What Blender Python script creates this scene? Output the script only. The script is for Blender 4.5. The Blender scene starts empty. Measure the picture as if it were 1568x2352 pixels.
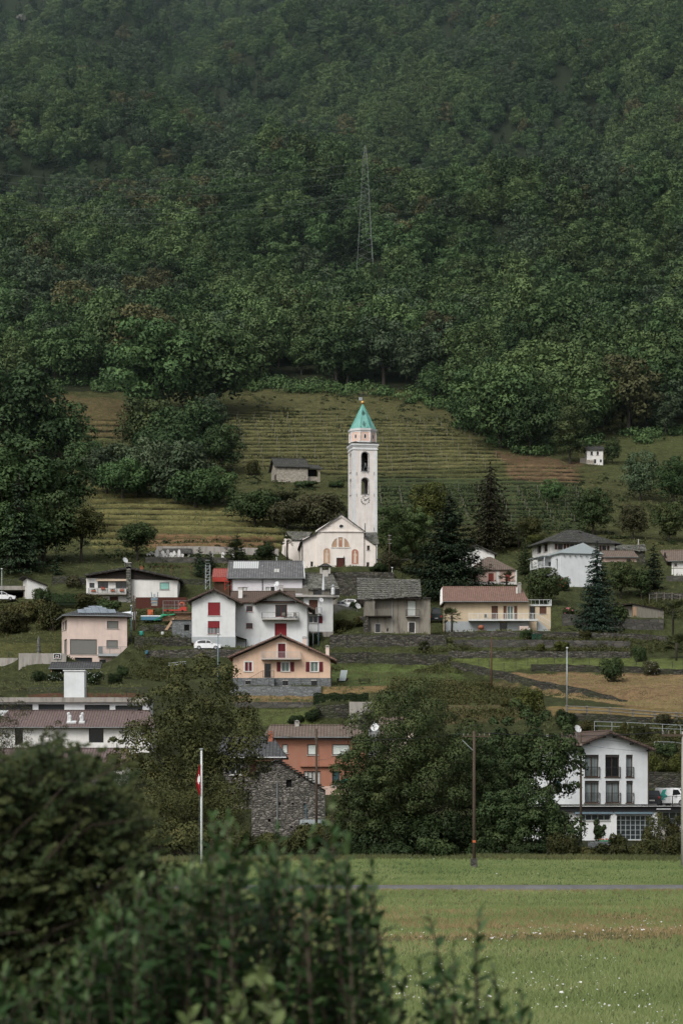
import bpy,bmesh,math,random
import numpy as np
from mathutils import Vector,Matrix
R = math.radians
sc = bpy.context.scene
COL = sc.collection
# ---------------------------------------------------------------- survey: photo pixel (1568 wide) + depth -> place
F,CX,HY,CH = 5553.0,784.0,1817.0,5.0
def W(px,py,Y): return Vector(((px-CX)/F*Y,Y,CH+(HY-py)/F*Y))
def proj(x,y,z): return CX+x/y*F,HY-(z-CH)/y*F
ZT = {'P': (0,0,1/0.57415),'A': (0,2000,1.7422),'B': (700,2000,1.96),'C': (1300,2000,2.24),'D': (1900,2000,1.8869),
      'E': (0,2600,2.24),'F': (700,2600,1.96),'G': (1900,2700,1.8869),'H': (1050,1500,2.6133),'I': (1250,550,3.36),
      'J': (2400,2850,3.9215),'K': (1350,2700,1.8447),'L': (450,2280,4.48),'M': (0,3000,1.4255),'N': (1000,3100,1.3067),
      'X': (0,1400,1.12),'V': (1400,1400,1.1781)}
def zp(z,x,y):
    if z == 'P': return x,y
    a,b,s = ZT[z]
    return (a+x/s)*0.57415,(b+y/s)*0.57415
def zx(z,x): return zp(z,x,0)[0]
def zy(z,y): return zp(z,0,y)[1]

# ---------------------------------------------------------------- materials
MATS = {}
def nt(name):
    m = bpy.data.materials.new(name);m.use_nodes = True
    t = m.node_tree;t.nodes.clear()
    o = t.nodes.new('ShaderNodeOutputMaterial');b = t.nodes.new('ShaderNodeBsdfPrincipled')
    t.links.new(b.outputs[0],o.inputs[0]);b.inputs['Roughness'].default_value = .85
    b.inputs['Specular IOR Level'].default_value = .25
    MATS[name] = m
    return m,t,b
def nd(t,typ,**k):
    n = t.nodes.new(typ)
    for a,v in k.items():
        if a in n.inputs.keys() if isinstance(a,str) else False: n.inputs[a].default_value = v
        else: setattr(n,a,v)
    return n
def ramp(t,fac,stops):
    r = t.nodes.new('ShaderNodeValToRGB')
    while len(r.color_ramp.elements) < len(stops): r.color_ramp.elements.new(.5)
    for e,(p,c) in zip(r.color_ramp.elements,stops):
        e.position = p;e.color = (*c,1) if not isinstance(c,(int,float)) else (c,c,c,1)
    t.links.new(fac,r.inputs[0]);return r.outputs[0]
def mixc(t,fac,a,b,mode='MIX'):
    m = t.nodes.new('ShaderNodeMix');m.data_type = 'RGBA';m.blend_type = mode
    for s,v in ((0,fac),(6,a),(7,b)):
        if isinstance(v,(int,float)): m.inputs[s].default_value = v
        elif isinstance(v,tuple): m.inputs[s].default_value = (*v,1)
        else: t.links.new(v,m.inputs[s])
    return m.outputs[2]
def uvmap(t,sx=1,sy=1):
    u = t.nodes.new('ShaderNodeUVMap');u.uv_map = 'UVMap'
    m = t.nodes.new('ShaderNodeMapping');m.inputs['Scale'].default_value = (sx,sy,1)
    t.links.new(u.outputs[0],m.inputs[0]);return m.outputs[0]
def noise(t,vec,scale,det=4,rough=.55,out=0):
    n = t.nodes.new('ShaderNodeTexNoise');n.inputs['Scale'].default_value = scale
    n.inputs['Detail'].default_value = det;n.inputs['Roughness'].default_value = rough
    if vec is not None: t.links.new(vec,n.inputs['Vector'])
    return n.outputs[out]
def bump(t,b,h,strength,dist=.05):
    n = t.nodes.new('ShaderNodeBump');n.inputs['Strength'].default_value = strength;n.inputs['Distance'].default_value = dist
    t.links.new(h,n.inputs['Height']);t.links.new(n.outputs[0],b.inputs['Normal'])
def sc3(c,k): return tuple(x*k for x in c)
def plaster(name,c,stain=.25,dirt=(.25,.22,.18)):
    m,t,b = nt(name);u = uvmap(t)
    f1 = ramp(t,noise(t,u,.55,6,.65),[(.35,sc3(c,.86)),(.65,c)])
    st = ramp(t,noise(t,uvmap(t,1.3,.16),1.2,5,.65),[(.47,0.0),(.72,1.0)])
    mul = t.nodes.new('ShaderNodeMath');mul.operation = 'MULTIPLY';mul.inputs[1].default_value = stain
    t.links.new(st,mul.inputs[0])
    c2 = mixc(t,mul.outputs[0],f1,dirt)
    t.links.new(c2,b.inputs['Base Color']);bump(t,b,noise(t,u,9,3),.25,.03);return m
def plain(name,c,rough=.6,metal=0,var=.12):
    m,t,b = nt(name);b.inputs['Roughness'].default_value = rough;b.inputs['Metallic'].default_value = metal
    g = t.nodes.new('ShaderNodeTexCoord')
    t.links.new(ramp(t,noise(t,g.outputs['Object'],1.7,4),[(.3,sc3(c,1-var)),(.7,sc3(c,1+var*.4))]),b.inputs['Base Color']);return m
def tiles(name,ca,cb,cm=(.09,.1,.06),w=.3,h=.36,moss=.35,dark=.35):
    m,t,b = nt(name);u = uvmap(t)
    br = t.nodes.new('ShaderNodeTexBrick');t.links.new(u,br.inputs['Vector'])
    br.offset = 0;br.inputs['Scale'].default_value = 1;br.inputs['Brick Width'].default_value = w;br.inputs['Row Height'].default_value = h
    br.inputs['Mortar Size'].default_value = .045;br.inputs['Mortar Smooth'].default_value = .6;br.inputs['Bias'].default_value = 0
    br.inputs['Color1'].default_value = (*ca,1);br.inputs['Color2'].default_value = (*cb,1);br.inputs['Mortar'].default_value = (*sc3(ca,dark),1)
    mo = ramp(t,noise(t,u,.45,6,.7),[(.5,0.0),(.72,moss)])
    t.links.new(mixc(t,mo,br.outputs['Color'],cm),b.inputs['Base Color'])
    w1 = t.nodes.new('ShaderNodeTexWave');w1.wave_profile = 'SAW';w1.bands_direction = 'Y';w1.inputs['Scale'].default_value = .314159/h*.5
    t.links.new(u,w1.inputs['Vector']);bump(t,b,br.outputs['Fac'],-.8,.06);return m
def slabs(name,ca,cb,sx,sy,mortar=(.02,.02,.018),rough=.9,moss=.3,cm=(.06,.07,.035),edge=.09,bst=.9):
    """rough stone: stretched voronoi cells with dark joints"""
    m,t,b = nt(name);b.inputs['Roughness'].default_value = rough
    u0 = uvmap(t,sx,sy)
    wob = noise(t,u0,1.1,3,.5,1)
    u = mixc(t,.12,u0,wob,'LINEAR_LIGHT')
    v = t.nodes.new('ShaderNodeTexVoronoi');v.inputs['Scale'].default_value = 1;v.inputs['Randomness'].default_value = .9;t.links.new(u,v.inputs['Vector'])
    e = t.nodes.new('ShaderNodeTexVoronoi');e.feature = 'DISTANCE_TO_EDGE';e.inputs['Scale'].default_value = 1;e.inputs['Randomness'].default_value = .9;t.links.new(u,e.inputs['Vector'])
    sep = t.nodes.new('ShaderNodeSeparateColor');t.links.new(v.outputs['Color'],sep.inputs[0])
    c = mixc(t,sep.outputs[0],ca,cb)
    c = mixc(t,ramp(t,noise(t,u0,3,4),[(.3,.0),(.8,.35)]),c,sc3(ca,.4))
    c = mixc(t,ramp(t,e.outputs['Distance'],[(0.,1.),(edge,0.)]),c,mortar)
    c = mixc(t,ramp(t,noise(t,uvmap(t),.35,6,.7),[(.45,0.),(.7,moss)]),c,cm)
    t.links.new(c,b.inputs['Base Color'])
    bump(t,b,ramp(t,e.outputs['Distance'],[(0.,0.),(edge*2,1.)]),bst,.08);return m
def wood(name,c,sx=6,sy=.4):
    m,t,b = nt(name)
    t.links.new(ramp(t,noise(t,uvmap(t,sx,sy),1.5,5,.7),[(.3,sc3(c,.55)),(.7,sc3(c,1.15))]),b.inputs['Base Color']);return m
def stripes(name,ca,cb,period,axis='Y',rough=.6,metal=0):
    m,t,b = nt(name);b.inputs['Roughness'].default_value = rough;b.inputs['Metallic'].default_value = metal
    w1 = t.nodes.new('ShaderNodeTexWave');w1.bands_direction = axis;w1.inputs['Scale'].default_value = .314159/period;t.links.new(uvmap(t),w1.inputs['Vector'])
    t.links.new(ramp(t,w1.outputs['Fac'],[(.25,ca),(.75,cb)]),b.inputs['Base Color']);bump(t,b,w1.outputs['Fac'],.4,.03);return m
def glass(name,c=(.02,.024,.026),curtain=None):
    m,t,b = nt(name);b.inputs['Roughness'].default_value = .12;b.inputs['Specular IOR Level'].default_value = .5
    if curtain:
        w1 = noise(t,uvmap(t,5,.15),1.6,3)
        t.links.new(ramp(t,w1,[(.35,sc3(curtain,.45)),(.65,curtain)]),b.inputs['Base Color'])
    else:
        t.links.new(ramp(t,noise(t,uvmap(t),.9,2),[(.3,c),(.8,sc3(c,1.7))]),b.inputs['Base Color'])
    return m
def leafmat(name,stops,trans=.12,rough=.65,hue=.0,spec=.2,vv=None):
    m,t,b = nt(name);b.inputs['Roughness'].default_value = rough;b.inputs['Specular IOR Level'].default_value = spec
    a = t.nodes.new('ShaderNodeAttribute');a.attribute_name = 'tint'
    oi = t.nodes.new('ShaderNodeObjectInfo')
    c = ramp(t,a.outputs['Fac'],stops)
    h = t.nodes.new('ShaderNodeHueSaturation');t.links.new(c,h.inputs['Color'])
    mr = t.nodes.new('ShaderNodeMapRange');mr.inputs['To Min'].default_value = .5-hue;mr.inputs['To Max'].default_value = .5+hue*.5
    t.links.new(oi.outputs['Random'],mr.inputs['Value']);t.links.new(mr.outputs[0],h.inputs['Hue'])
    m2 = t.nodes.new('ShaderNodeMath');m2.operation = 'MULTIPLY';m2.inputs[1].default_value = 7.31
    fr = t.nodes.new('ShaderNodeMath');fr.operation = 'FRACT';t.links.new(oi.outputs['Random'],m2.inputs[0]);t.links.new(m2.outputs[0],fr.inputs[0])
    mv = t.nodes.new('ShaderNodeMapRange');vv = (.38 if hue else 0) if vv is None else vv;mv.inputs['To Min'].default_value = (.78 if hue else .72)*(1-vv);mv.inputs['To Max'].default_value = (.78 if hue else .72)*(1+vv)
    t.links.new(fr.outputs[0],mv.inputs['Value']);t.links.new(mv.outputs[0],h.inputs['Value'])
    h.inputs['Saturation'].default_value = 1.1
    t.links.new(h.outputs[0],b.inputs['Base Color'])
    tr = t.nodes.new('ShaderNodeBsdfTranslucent');t.links.new(h.outputs[0],tr.inputs[0])
    mx = t.nodes.new('ShaderNodeMixShader');mx.inputs[0].default_value = trans
    out = [n for n in t.nodes if n.type == 'OUTPUT_MATERIAL'][0]
    t.links.new(b.outputs[0],mx.inputs[1]);t.links.new(tr.outputs[0],mx.inputs[2]);t.links.new(mx.outputs[0],out.inputs[0])
    return m

# ---------------------------------------------------------------- mesh builder
class MB:
    def __init__(s,xf=None): s.v = [];s.f = [];s.m = [];s.xf = xf
    def add(s,pts,faces,mi=0):
        o = len(s.v)
        for p in pts: s.v.append(tuple(s.xf(*p)) if s.xf else tuple(p))
        for f in faces: s.f.append([o+i for i in f]);s.m.append(mi)
        return s
    def box(s,a0,a1,b0,b1,c0,c1,mi=0):
        return s.add([(a0,b0,c0),(a1,b0,c0),(a1,b1,c0),(a0,b1,c0),(a0,b0,c1),(a1,b0,c1),(a1,b1,c1),(a0,b1,c1)],
                     [(0,3,2,1),(4,5,6,7),(0,1,5,4),(1,2,6,5),(2,3,7,6),(3,0,4,7)],mi)
    def prism(s,poly,d0,d1,mi=0,caps=True):
        n = len(poly)
        pts = [(a,d0,c) for a,c in poly]+[(a,d1,c) for a,c in poly]
        fs = [(i,(i+1) % n,n+(i+1) % n,n+i) for i in range(n)]
        if caps: fs += [tuple(range(n))[::-1],tuple(range(n,2*n))]
        return s.add(pts,fs,mi)
    def slab(s,pts,th,mi=0):
        """thick sheet: polygon pts (top surface), extruded down along its normal by th"""
        P = [Vector(p) for p in pts];nrm = Vector((0,0,0))
        for i in range(len(P)):
            a,b = P[i],P[(i+1) % len(P)]
            nrm += a.cross(b)
        nrm.normalize()
        if nrm.z < 0: P.reverse();nrm = -nrm
        n = len(P);Q = [p-nrm*th for p in P]
        return s.add([tuple(p) for p in P+Q],[tuple(range(n)),tuple(range(n,2*n))[::-1]]+[(i,n+i,n+(i+1) % n,(i+1) % n) for i in range(n)],mi)
    def tube(s,pts,r,n=6,mi=0,cap=True):
        P = [Vector(p) for p in pts];rr = r if isinstance(r,(list,tuple)) else [r]*len(P)
        vs = [];fs = []
        for i,p in enumerate(P):
            d = (P[min(i+1,len(P)-1)]-P[max(i-1,0)]).normalized()
            a = d.orthogonal().normalized() if abs(d.z) > .99 else d.cross(Vector((0,0,1))).normalized()
            b = d.cross(a)
            for k in range(n):
                q = p+(a*math.cos(2*math.pi*k/n)+b*math.sin(2*math.pi*k/n))*rr[i];vs.append(tuple(q))
        for i in range(len(P)-1):
            for k in range(n): fs.append((i*n+k,i*n+(k+1) % n,(i+1)*n+(k+1) % n,(i+1)*n+k))
        if cap: fs += [tuple(range(n))[::-1],tuple(range((len(P)-1)*n,len(P)*n))]
        return s.add(vs,fs,mi)
    def lathe(s,prof,c=(0,0,0),n=12,mi=0):
        vs = [];fs = []
        for r,z in prof:
            for k in range(n): vs.append((c[0]+r*math.cos(2*math.pi*(k+.5)/n),c[1]+r*math.sin(2*math.pi*(k+.5)/n),c[2]+z))
        for i in range(len(prof)-1):
            for k in range(n): fs.append((i*n+k,i*n+(k+1) % n,(i+1)*n+(k+1) % n,(i+1)*n+k))
        fs += [tuple(range(n))[::-1],tuple(range((len(prof)-1)*n,len(prof)*n))]
        return s.add(vs,fs,mi)
    def ball(s,c,r,n=10,mi=0,sq=(1,1,1)):
        vs = [];fs = []
        k2 = n//2
        for i in range(k2+1):
            a = math.pi*i/k2
            for k in range(n):
                b = 2*math.pi*k/n
                vs.append((c[0]+r*sq[0]*math.sin(a)*math.cos(b),c[1]+r*sq[1]*math.sin(a)*math.sin(b),c[2]+r*sq[2]*math.cos(a)))
        for i in range(k2):
            for k in range(n): fs.append((i*n+k,i*n+(k+1) % n,(i+1)*n+(k+1) % n,(i+1)*n+k))
        return s.add(vs,fs,mi)
    def build(s,name,mat,parent=None,smooth=False,loc=None):
        me = bpy.data.meshes.new(name);me.from_pydata(s.v,[],s.f);me.update()
        for m in (mat if isinstance(mat,(list,tuple)) else [mat]): me.materials.append(MATS[m] if isinstance(m,str) else m)
        if any(s.m): me.polygons.foreach_set('material_index',s.m)
        bm = bmesh.new();bm.from_mesh(me);bmesh.ops.recalc_face_normals(bm,faces=bm.faces);bm.to_mesh(me);bm.free()
        uvl = me.uv_layers.new(name='UVMap')
        uv = np.empty((len(me.loops),2),np.float32)
        for p in me.polygons:
            nz = p.normal
            t = Vector((-nz.y,nz.x,0))
            t = t.normalized() if t.length > 1e-4 else Vector((1,0,0))
            b = nz.cross(t)
            for li in p.loop_indices:
                q = me.vertices[me.loops[li].vertex_index].co;uv[li] = (q.dot(t),q.dot(b))
        uvl.data.foreach_set('uv',uv.ravel())
        if smooth: me.polygons.foreach_set('use_smooth',[True]*len(me.polygons))
        o = bpy.data.objects.new(name,me);COL.objects.link(o)
        if parent: o.parent = parent
        if loc is not None: o.location = loc
        return o
def tag(o,label=None,cat=None,group=None,kind=None):
    for k,v in (('label',label),('category',cat),('group',group),('kind',kind)):
        if v: o[k] = v
    return o
def thing(name,label,cat,loc,rz=0,group=None):
    o = bpy.data.objects.new(name,None);COL.objects.link(o);o.empty_display_size = .3
    o.location = loc;o.rotation_euler = (0,0,rz);return tag(o,label,cat,group,'thing')
def copy_tree(o,parent=None):
    c = o.copy();COL.objects.link(c)
    if parent: c.parent = parent
    for ch in o.children: copy_tree(ch,c)
    return c
def islands(o):
    """separate pieces of one mesh become parts of their own"""
    bm = bmesh.new();bm.from_mesh(o.data);seen = set();groups = []
    for v in bm.verts:
        if v in seen: continue
        st = [v];seen.add(v);g = []
        while st:
            q = st.pop();g.append(q.index)
            for e in q.link_edges:
                w_ = e.other_vert(q)
                if w_ not in seen: seen.add(w_);st.append(w_)
        groups.append(set(g))
    bm.free()
    if len(groups) < 2: return
    base = o.data
    for i,g in enumerate(groups):
        me = base.copy();b = bmesh.new();b.from_mesh(me);b.verts.ensure_lookup_table();bmesh.ops.delete(b,geom=[v for v in b.verts if v.index not in g],context='VERTS');b.to_mesh(me);b.free()
        if i == 0: o.data = me
        else: c = o.copy();c.data = me;COL.objects.link(c)
def clip(poly,axis,val,keep_less):
    out = []
    for i in range(len(poly)):
        a,b = poly[i],poly[(i+1) % len(poly)]
        ia = (a[axis] <= val) if keep_less else (a[axis] >= val);ib = (b[axis] <= val) if keep_less else (b[axis] >= val)
        if ia: out.append(a)
        if ia != ib:
            t = (val-a[axis])/(b[axis]-a[axis]);out.append((a[0]+t*(b[0]-a[0]),a[1]+t*(b[1]-a[1])))
    return out
def holed(mb,poly,holes,depth=.22,mi=0,d=0.):
    """a convex wall polygon (s,z) at depth d, cut by rectangular holes with reveals"""
    xs = sorted({p[0] for p in poly} | {h[0] for h in holes} | {h[1] for h in holes});zs = sorted({p[1] for p in poly} | {h[2] for h in holes} | {h[3] for h in holes})
    for i in range(len(xs)-1):
        for j in range(len(zs)-1):
            cx,cz = (xs[i]+xs[i+1])/2,(zs[j]+zs[j+1])/2
            if any(h[0] < cx < h[1] and h[2] < cz < h[3] for h in holes): continue
            q = poly
            for ax,v,kl in ((0,xs[i],False),(0,xs[i+1],True),(1,zs[j],False),(1,zs[j+1],True)):
                if len(q) > 2: q = clip(q,ax,v,kl)
            if len(q) > 2: mb.add([(a,d,c) for a,c in q],[tuple(range(len(q)))],mi)
    for a0,a1,c0,c1 in holes:
        mb.add([(a0,d,c0),(a1,d,c0),(a1,d,c1),(a0,d,c1),(a0,d+depth,c0),(a1,d+depth,c0),(a1,d+depth,c1),(a0,d+depth,c1)],
               [(0,1,5,4),(1,2,6,5),(2,3,7,6),(3,0,4,7)],mi)

# ---------------------------------------------------------------- buildings: a frame on the ground + facades
class Bld:
    def __init__(s,name,label,cat,pl,pr,pyb,Y,rot=0.,group=None):
        """front left / right bottom corners in photo pixels, base line pyb, depth Y of the left corner"""
        s.o = W(pl,pyb,Y);s.a = R(rot);s.t = Vector((math.cos(s.a),math.sin(s.a)))
        s.root = thing(name,label,cat,s.o,s.a,group);s.W = None
        s.fr = Fac(s,0,0,0.);s.Wd = s.fr.hit(pr,pyb)[0]
    def part(s,name,mb,mat,parent=None,label=None,smooth=False):
        o = mb.build(name,mat,parent or s.root,smooth)
        if label: o['label'] = label
        return o
    def side(s,which,D):
        return Fac(s,0,D,-90.) if which == 'L' else Fac(s,s.Wd,0,90.)
class Fac:
    def __init__(s,b,u0,v0,ang):
        s.b = b;s.u0,s.v0,s.ang = u0,v0,R(ang);s.holes = []
        s.ct,s.st = math.cos(s.ang),math.sin(s.ang)
        A = b.a+s.ang;s.T = Vector((math.cos(A),math.sin(A)));s.N = Vector((-s.T.y,s.T.x))
        ca,sa = math.cos(b.a),math.sin(b.a)
        s.O = Vector((b.o.x+ca*u0-sa*v0,b.o.y+sa*u0+ca*v0))
    def xf(s,a,d,z): return (s.u0+s.ct*a-s.st*d,s.v0+s.st*a+s.ct*d,z)
    def mb(s): return MB(s.xf)
    def hit(s,px,py,d=0.):
        k = (px-CX)/F;o = s.O+s.N*d
        # o + s*T lies on x = k*y
        q = (k*o.y-o.x)/(s.T.x-k*s.T.y);y = o.y+q*s.T.y
        return q,CH+(HY-py)/F*y-s.b.o.z
    def pt(s,z,x,y,d=0.): return s.hit(*zp(z,x,y),d)
    def rect(s,z,x0,y0,x1,y1,d=0.):
        a0,c1 = s.pt(z,x0,y0,d);a1,c0 = s.pt(z,x1,y1,d);return (a0,a1,c0,c1)
def window(f,r,frame='white_frame',pane='glass_dark',cols=2,rows=1,fw=.07,sill=True,shutter=None,open_shutters=None,blind=None,blind_frac=1.,trim=None,hole=True,name='window',rail=None,label=None,depth=.16):
    a0,a1,c0,c1 = r;b = f.b
    if hole: f.holes.append(r)
    dp = depth if hole else -.02
    m = f.mb()
    m.box(a0,a1,dp-.03,dp+.03,c0,c0+fw);m.box(a0,a1,dp-.03,dp+.03,c1-fw,c1)
    m.box(a0,a0+fw,dp-.03,dp+.03,c0+fw,c1-fw);m.box(a1-fw,a1,dp-.03,dp+.03,c0+fw,c1-fw)
    for k in range(1,cols):
        x = a0+(a1-a0)*k/cols;m.box(x-fw*.5,x+fw*.5,dp-.027,dp+.03,c0+fw,c1-fw)
    for k in range(1,rows):
        z = c0+(c1-c0)*k/rows;m.box(a0+fw,a1-fw,dp-.025,dp+.028,z-fw*.35,z+fw*.35)
    if trim:
        w = .11
        m.box(a0-w,a0-.002,-.03,.05,c0-w*.2,c1+w,1);m.box(a1+.002,a1+w,-.03,.05,c0-w*.2,c1+w,1);m.box(a0-.002,a1+.002,-.03,.05,c1+.002,c1+w,1)
    o = b.part(name,m,[frame,trim] if trim else frame,label=label)
    p = f.mb();p.box(a0+.01,a1-.01,dp+.035,dp+.06,c0+.01,c1-.01);b.part('pane',p,pane,o)
    if sill:
        p = f.mb();p.box(a0-.1,a1+.1,-.1,dp,c0-.09,c0-.002);b.part('sill',p,'stone_trim' if sill is True else sill,o)
    if blind:
        p = f.mb();z0 = c1-(c1-c0)*blind_frac;p.box(a0+.02,a1-.02,dp-.085,dp-.05,z0,c1-.01);b.part('blind',p,blind,o)
    if open_shutters:
        w = (a1-a0)*.5
        for x0,x1 in ((a0-w-.12,a0-.12),(a1+.12,a1+w+.12)):
            p = f.mb();p.box(x0,x1,-.07,-.02,c0,c1);b.part('shutter',p,open_shutters,o)
    if rail: railing(f,a0-.02,a1+.02,-.06,c0,c0+1.,o,rail)
    return o
def railing(f,a0,a1,d,z0,z1,parent=None,mat='grey_metal',step=.14,r=.012,posts=1.6,ends=None,name='railing'):
    m = f.mb();n = max(1,int((a1-a0)/step))
    m.box(a0,a1,d-.025,d+.025,z1-.05,z1);m.box(a0,a1,d-.015,d+.015,z0+.06,z0+.1)
    for k in range(n+1):
        x = a0+(a1-a0)*k/n;m.box(x-r,x+r,d-r,d+r,z0+.1,z1-.05)
    k2 = max(1,round((a1-a0)/posts))
    for k in range(k2+1):
        x = a0+(a1-a0)*k/k2;m.box(x-.03,x+.03,d-.032,d+.032,z0,z1)
    if ends:
        for x in (a0,a1): 
            m.box(x-.025,x+.025,d+.025,ends,z1-.05,z1);nn = max(1,int(abs(ends-d)/step))
            for k in range(1,nn): y = d+(ends-d)*k/nn;m.box(x-r,x+r,y-r,y+r,z0+.05,z1-.05)
    return f.b.part(name,m,mat,parent)
def shell(b,f,poly,D,mat,mi_back=0,sides=None,name='wall',base=None):
    """front wall polygon with f.holes, plain back wall, side walls with their own Fac holes. poly runs counter-clockwise from bottom left."""
    m = MB(f.xf);holed(m,poly,f.holes)
    m.add([(a,D,c) for a,c in poly],[tuple(range(len(poly)))])
    n = len(poly)
    xs = [p[0] for p in poly];x0,x1 = min(xs),max(xs)
    zl = [p[1] for p in poly if abs(p[0]-x0) < 1e-6];zr = [p[1] for p in poly if abs(p[0]-x1) < 1e-6]
    for which,x,zz in (('L',x0,zl),('R',x1,zr)):
        sf = (sides or {}).get(which)
        if sf:
            m2 = MB(sf.xf);holed(m2,[(0,min(zz)),(D,min(zz)),(D,max(zz)),(0,max(zz))],sf.holes)
            o = len(m.v);m.v += m2.v;m.f += [[i+o for i in q] for q in m2.f];m.m += m2.m
        else: m.add([(x,0,min(zz)),(x,D,min(zz)),(x,D,max(zz)),(x,0,max(zz))],[(0,1,2,3)])
    m.box(x0+.02,x1-.02,.9,.94,min(p[1] for p in poly),min(zl+zr)-.02)   # inner partition, keeps rooms dark
    return b.part(name,m,mat)
def gable_roof(b,f,pts,D,over=.7,th=.22,mat='tile_brown',back=.5,under='wood_dark',name='roof',soff=.14):
    """ridge runs away from the facade; pts = (left eave, apex, right eave) as (s,z) of the top edge"""
    (al,zl),(aa,za),(ar,zr) = pts
    m = f.mb()
    m.slab([(al,-over,zl),(aa,-over,za),(aa,D+back,za),(al,D+back,zl)],th)
    m.slab([(aa,-over,za+.004),(ar,-over,zr+.004),(ar,D+back,zr+.004),(aa,D+back,za+.004)],th)
    o = b.part(name,m,mat)
    m = f.mb()      # barge boards + rafters ends
    for (p,q) in (((al,zl),(aa,za)),((aa,za),(ar,zr))):
        m.prism([(p[0],p[1]-th-.012),(q[0],q[1]-th-.012),(q[0],q[1]-th-soff),(p[0],p[1]-th-soff)],-over+.02,-over+.07)
    for k in (.12,.5,.88):
        for (p,q) in (((al,zl),(aa,za)),((aa,za),(ar,zr))):
            x = p[0]+(q[0]-p[0])*k;z = p[1]+(q[1]-p[1])*k-th-.16
            m.box(x-.08,x+.08,-over+.1,-.003,z-.13,z+.02)
    b.part('rafter',m,under,o)
    m = f.mb();m.tube([(aa,-over-.02,za+.03),(aa,D+back,za+.03)],.1,6);b.part('ridge_tile',m,mat,o)
    return o
def lean_roof(b,f,a0,a1,ze,zr,dv,d0=-.5,th=.2,mat='tile_brown',name='roof',inset=(0,0),back=True,zb=None,gutter='grey_metal'):
    """eave runs along the facade at depth d0, ridge at depth dv"""
    m = f.mb()
    m.slab([(a0,d0,ze),(a1,d0,ze),(a1-inset[1],dv,zr),(a0+inset[0],dv,zr)],th)
    if back:
        db = dv+(dv-d0);m.slab([(a1,db,ze+.003),(a0,db,ze+.003),(a0+inset[0],dv,zr+.003),(a1-inset[1],dv,zr+.003)],th)
        if inset[0]: m.slab([(a0,db,ze+.006),(a0,d0,ze+.006),(a0+inset[0],dv,zr+.006)],th)
        if inset[1]: m.slab([(a1,d0,ze+.006),(a1,db,ze+.006),(a1-inset[1],dv,zr+.006)],th)
    o = b.part(name,m,mat)
    m = f.mb();m.tube([(a0+inset[0]+.02,dv,zr+.03),(a1-inset[1]-.02,dv,zr+.03)],.1,6);b.part('ridge_tile',m,mat,o)
    if gutter:
        m = f.mb();m.tube([(a0,d0-.06,ze-.1),(a1,d0-.06,ze-.1)],.065,6);b.part('gutter',m,gutter,o)
    return o
def ridge_z(f,z,x,y,d):
    """height of the point at depth d behind the facade seen at that photo pixel"""
    return f.pt(z,x,y,d)
def chimney(b,f,parent,z,x0,ytop,x1,ybot,d,mat='white_plaster',cap='stone_trim',name='chimney',dep=.6,hood=True):
    a0,a1,c0,c1 = f.rect(z,x0,ytop,x1,ybot,d)
    m = f.mb();m.box(a0,a1,d,d+dep,c0-.6,c1-.28)
    o = b.part(name,m,mat,parent)
    m = f.mb();m.box(a0-.06,a1+.06,d-.06,d+dep+.06,c1-.28,c1-.2)
    if hood:
        for x in (a0+.03,a1-.09): m.box(x,x+.06,d+.03,d+dep-.03,c1-.2,c1-.06)
        m.prism([(a0-.1,c1-.06),(a1+.1,c1-.06),((a0+a1)/2,c1+.08)],d-.05,d+dep+.05)
    b.part('chimney_cap',m,cap,o);return o
def dish(name,label,P,r,az=0,pole=1.,group=None,arm=True):
    o = thing(name,label,'satellite dish',P,az,group)
    m = MB();n = 16;rings = [(0,0),(.45,.06),(.8,.16),(1,.25)]
    vs = [(0,0,0)];fs = []
    tilt = R(25)
    def tr(x,y,d):      # dish faces -y, tilted up
        yy = -d*r*1.0;X = x*r;Z = y*r
        return (X,yy*math.cos(tilt)-Z*math.sin(tilt)*-1*-.0-Z*math.sin(tilt)*0+Z*math.sin(tilt),pole+Z*math.cos(tilt)-yy*math.sin(tilt))
    vs = [tr(0,0,0)]
    for q,d in rings[1:]:
        for k in range(n): vs.append(tr(q*math.cos(2*math.pi*k/n),q*math.sin(2*math.pi*k/n),d))
    for k in range(n): fs.append((0,1+k,1+(k+1) % n))
    for i in range(len(rings)-2):
        for k in range(n): fs.append((1+i*n+k,1+i*n+(k+1) % n,1+(i+1)*n+(k+1) % n,1+(i+1)*n+k))
    m.add(vs,fs);m.build('reflector','white_metal',o,True)
    m = MB();m.tube([(0,.12,0),(0,.12,pole),(0,.02,pole)],.035,6);m.build('mast','grey_metal',o)
    if arm:
        m = MB();m.tube([tr(0,-.9,.2),tr(0,-.25,1.0)],.02,5);m.ball(tr(0,-.22,1.02),.07,8);m.build('receiver','grey_metal',o)
    return o
# ---------------------------------------------------------------- material library
plaster('white_plaster',(.72,.71,.68),.25)
plaster('white_cool',(.67,.70,.71),.12)
plaster('white_grey',(.69,.70,.70),.16)
plaster('lilac_white',(.66,.63,.66),.12)
plaster('church_plaster',(.78,.72,.66),.3,(.42,.32,.24))
plaster('tower_plaster',(.76,.72,.68),.38,(.45,.27,.19))
plaster('pink_plaster',(.74,.59,.52),.2)
plaster('blush_plaster',(.62,.45,.38),.2)
plaster('peach_plaster',(.66,.465,.34),.3)
plaster('orange_plaster',(.35,.16,.105),.25)
plaster('yellow_plaster',(.58,.47,.325),.3)
plaster('grey_plaster',(.30,.31,.31),.3,(.12,.12,.11))
plaster('plinth_grey',(.40,.43,.44),.2,(.2,.2,.2))
plaster('stained_plaster',(.25,.228,.19),1.0,(.045,.04,.034))
plaster('concrete',(.33,.31,.28),.7,(.09,.08,.065))
slabs('concrete_dark',(.06,.056,.05),(.12,.113,.10),.9,2.2,moss=.6,cm=(.03,.034,.02),edge=.05,bst=.4)
plaster('octagon_plaster',(.74,.52,.42),.2)
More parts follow.
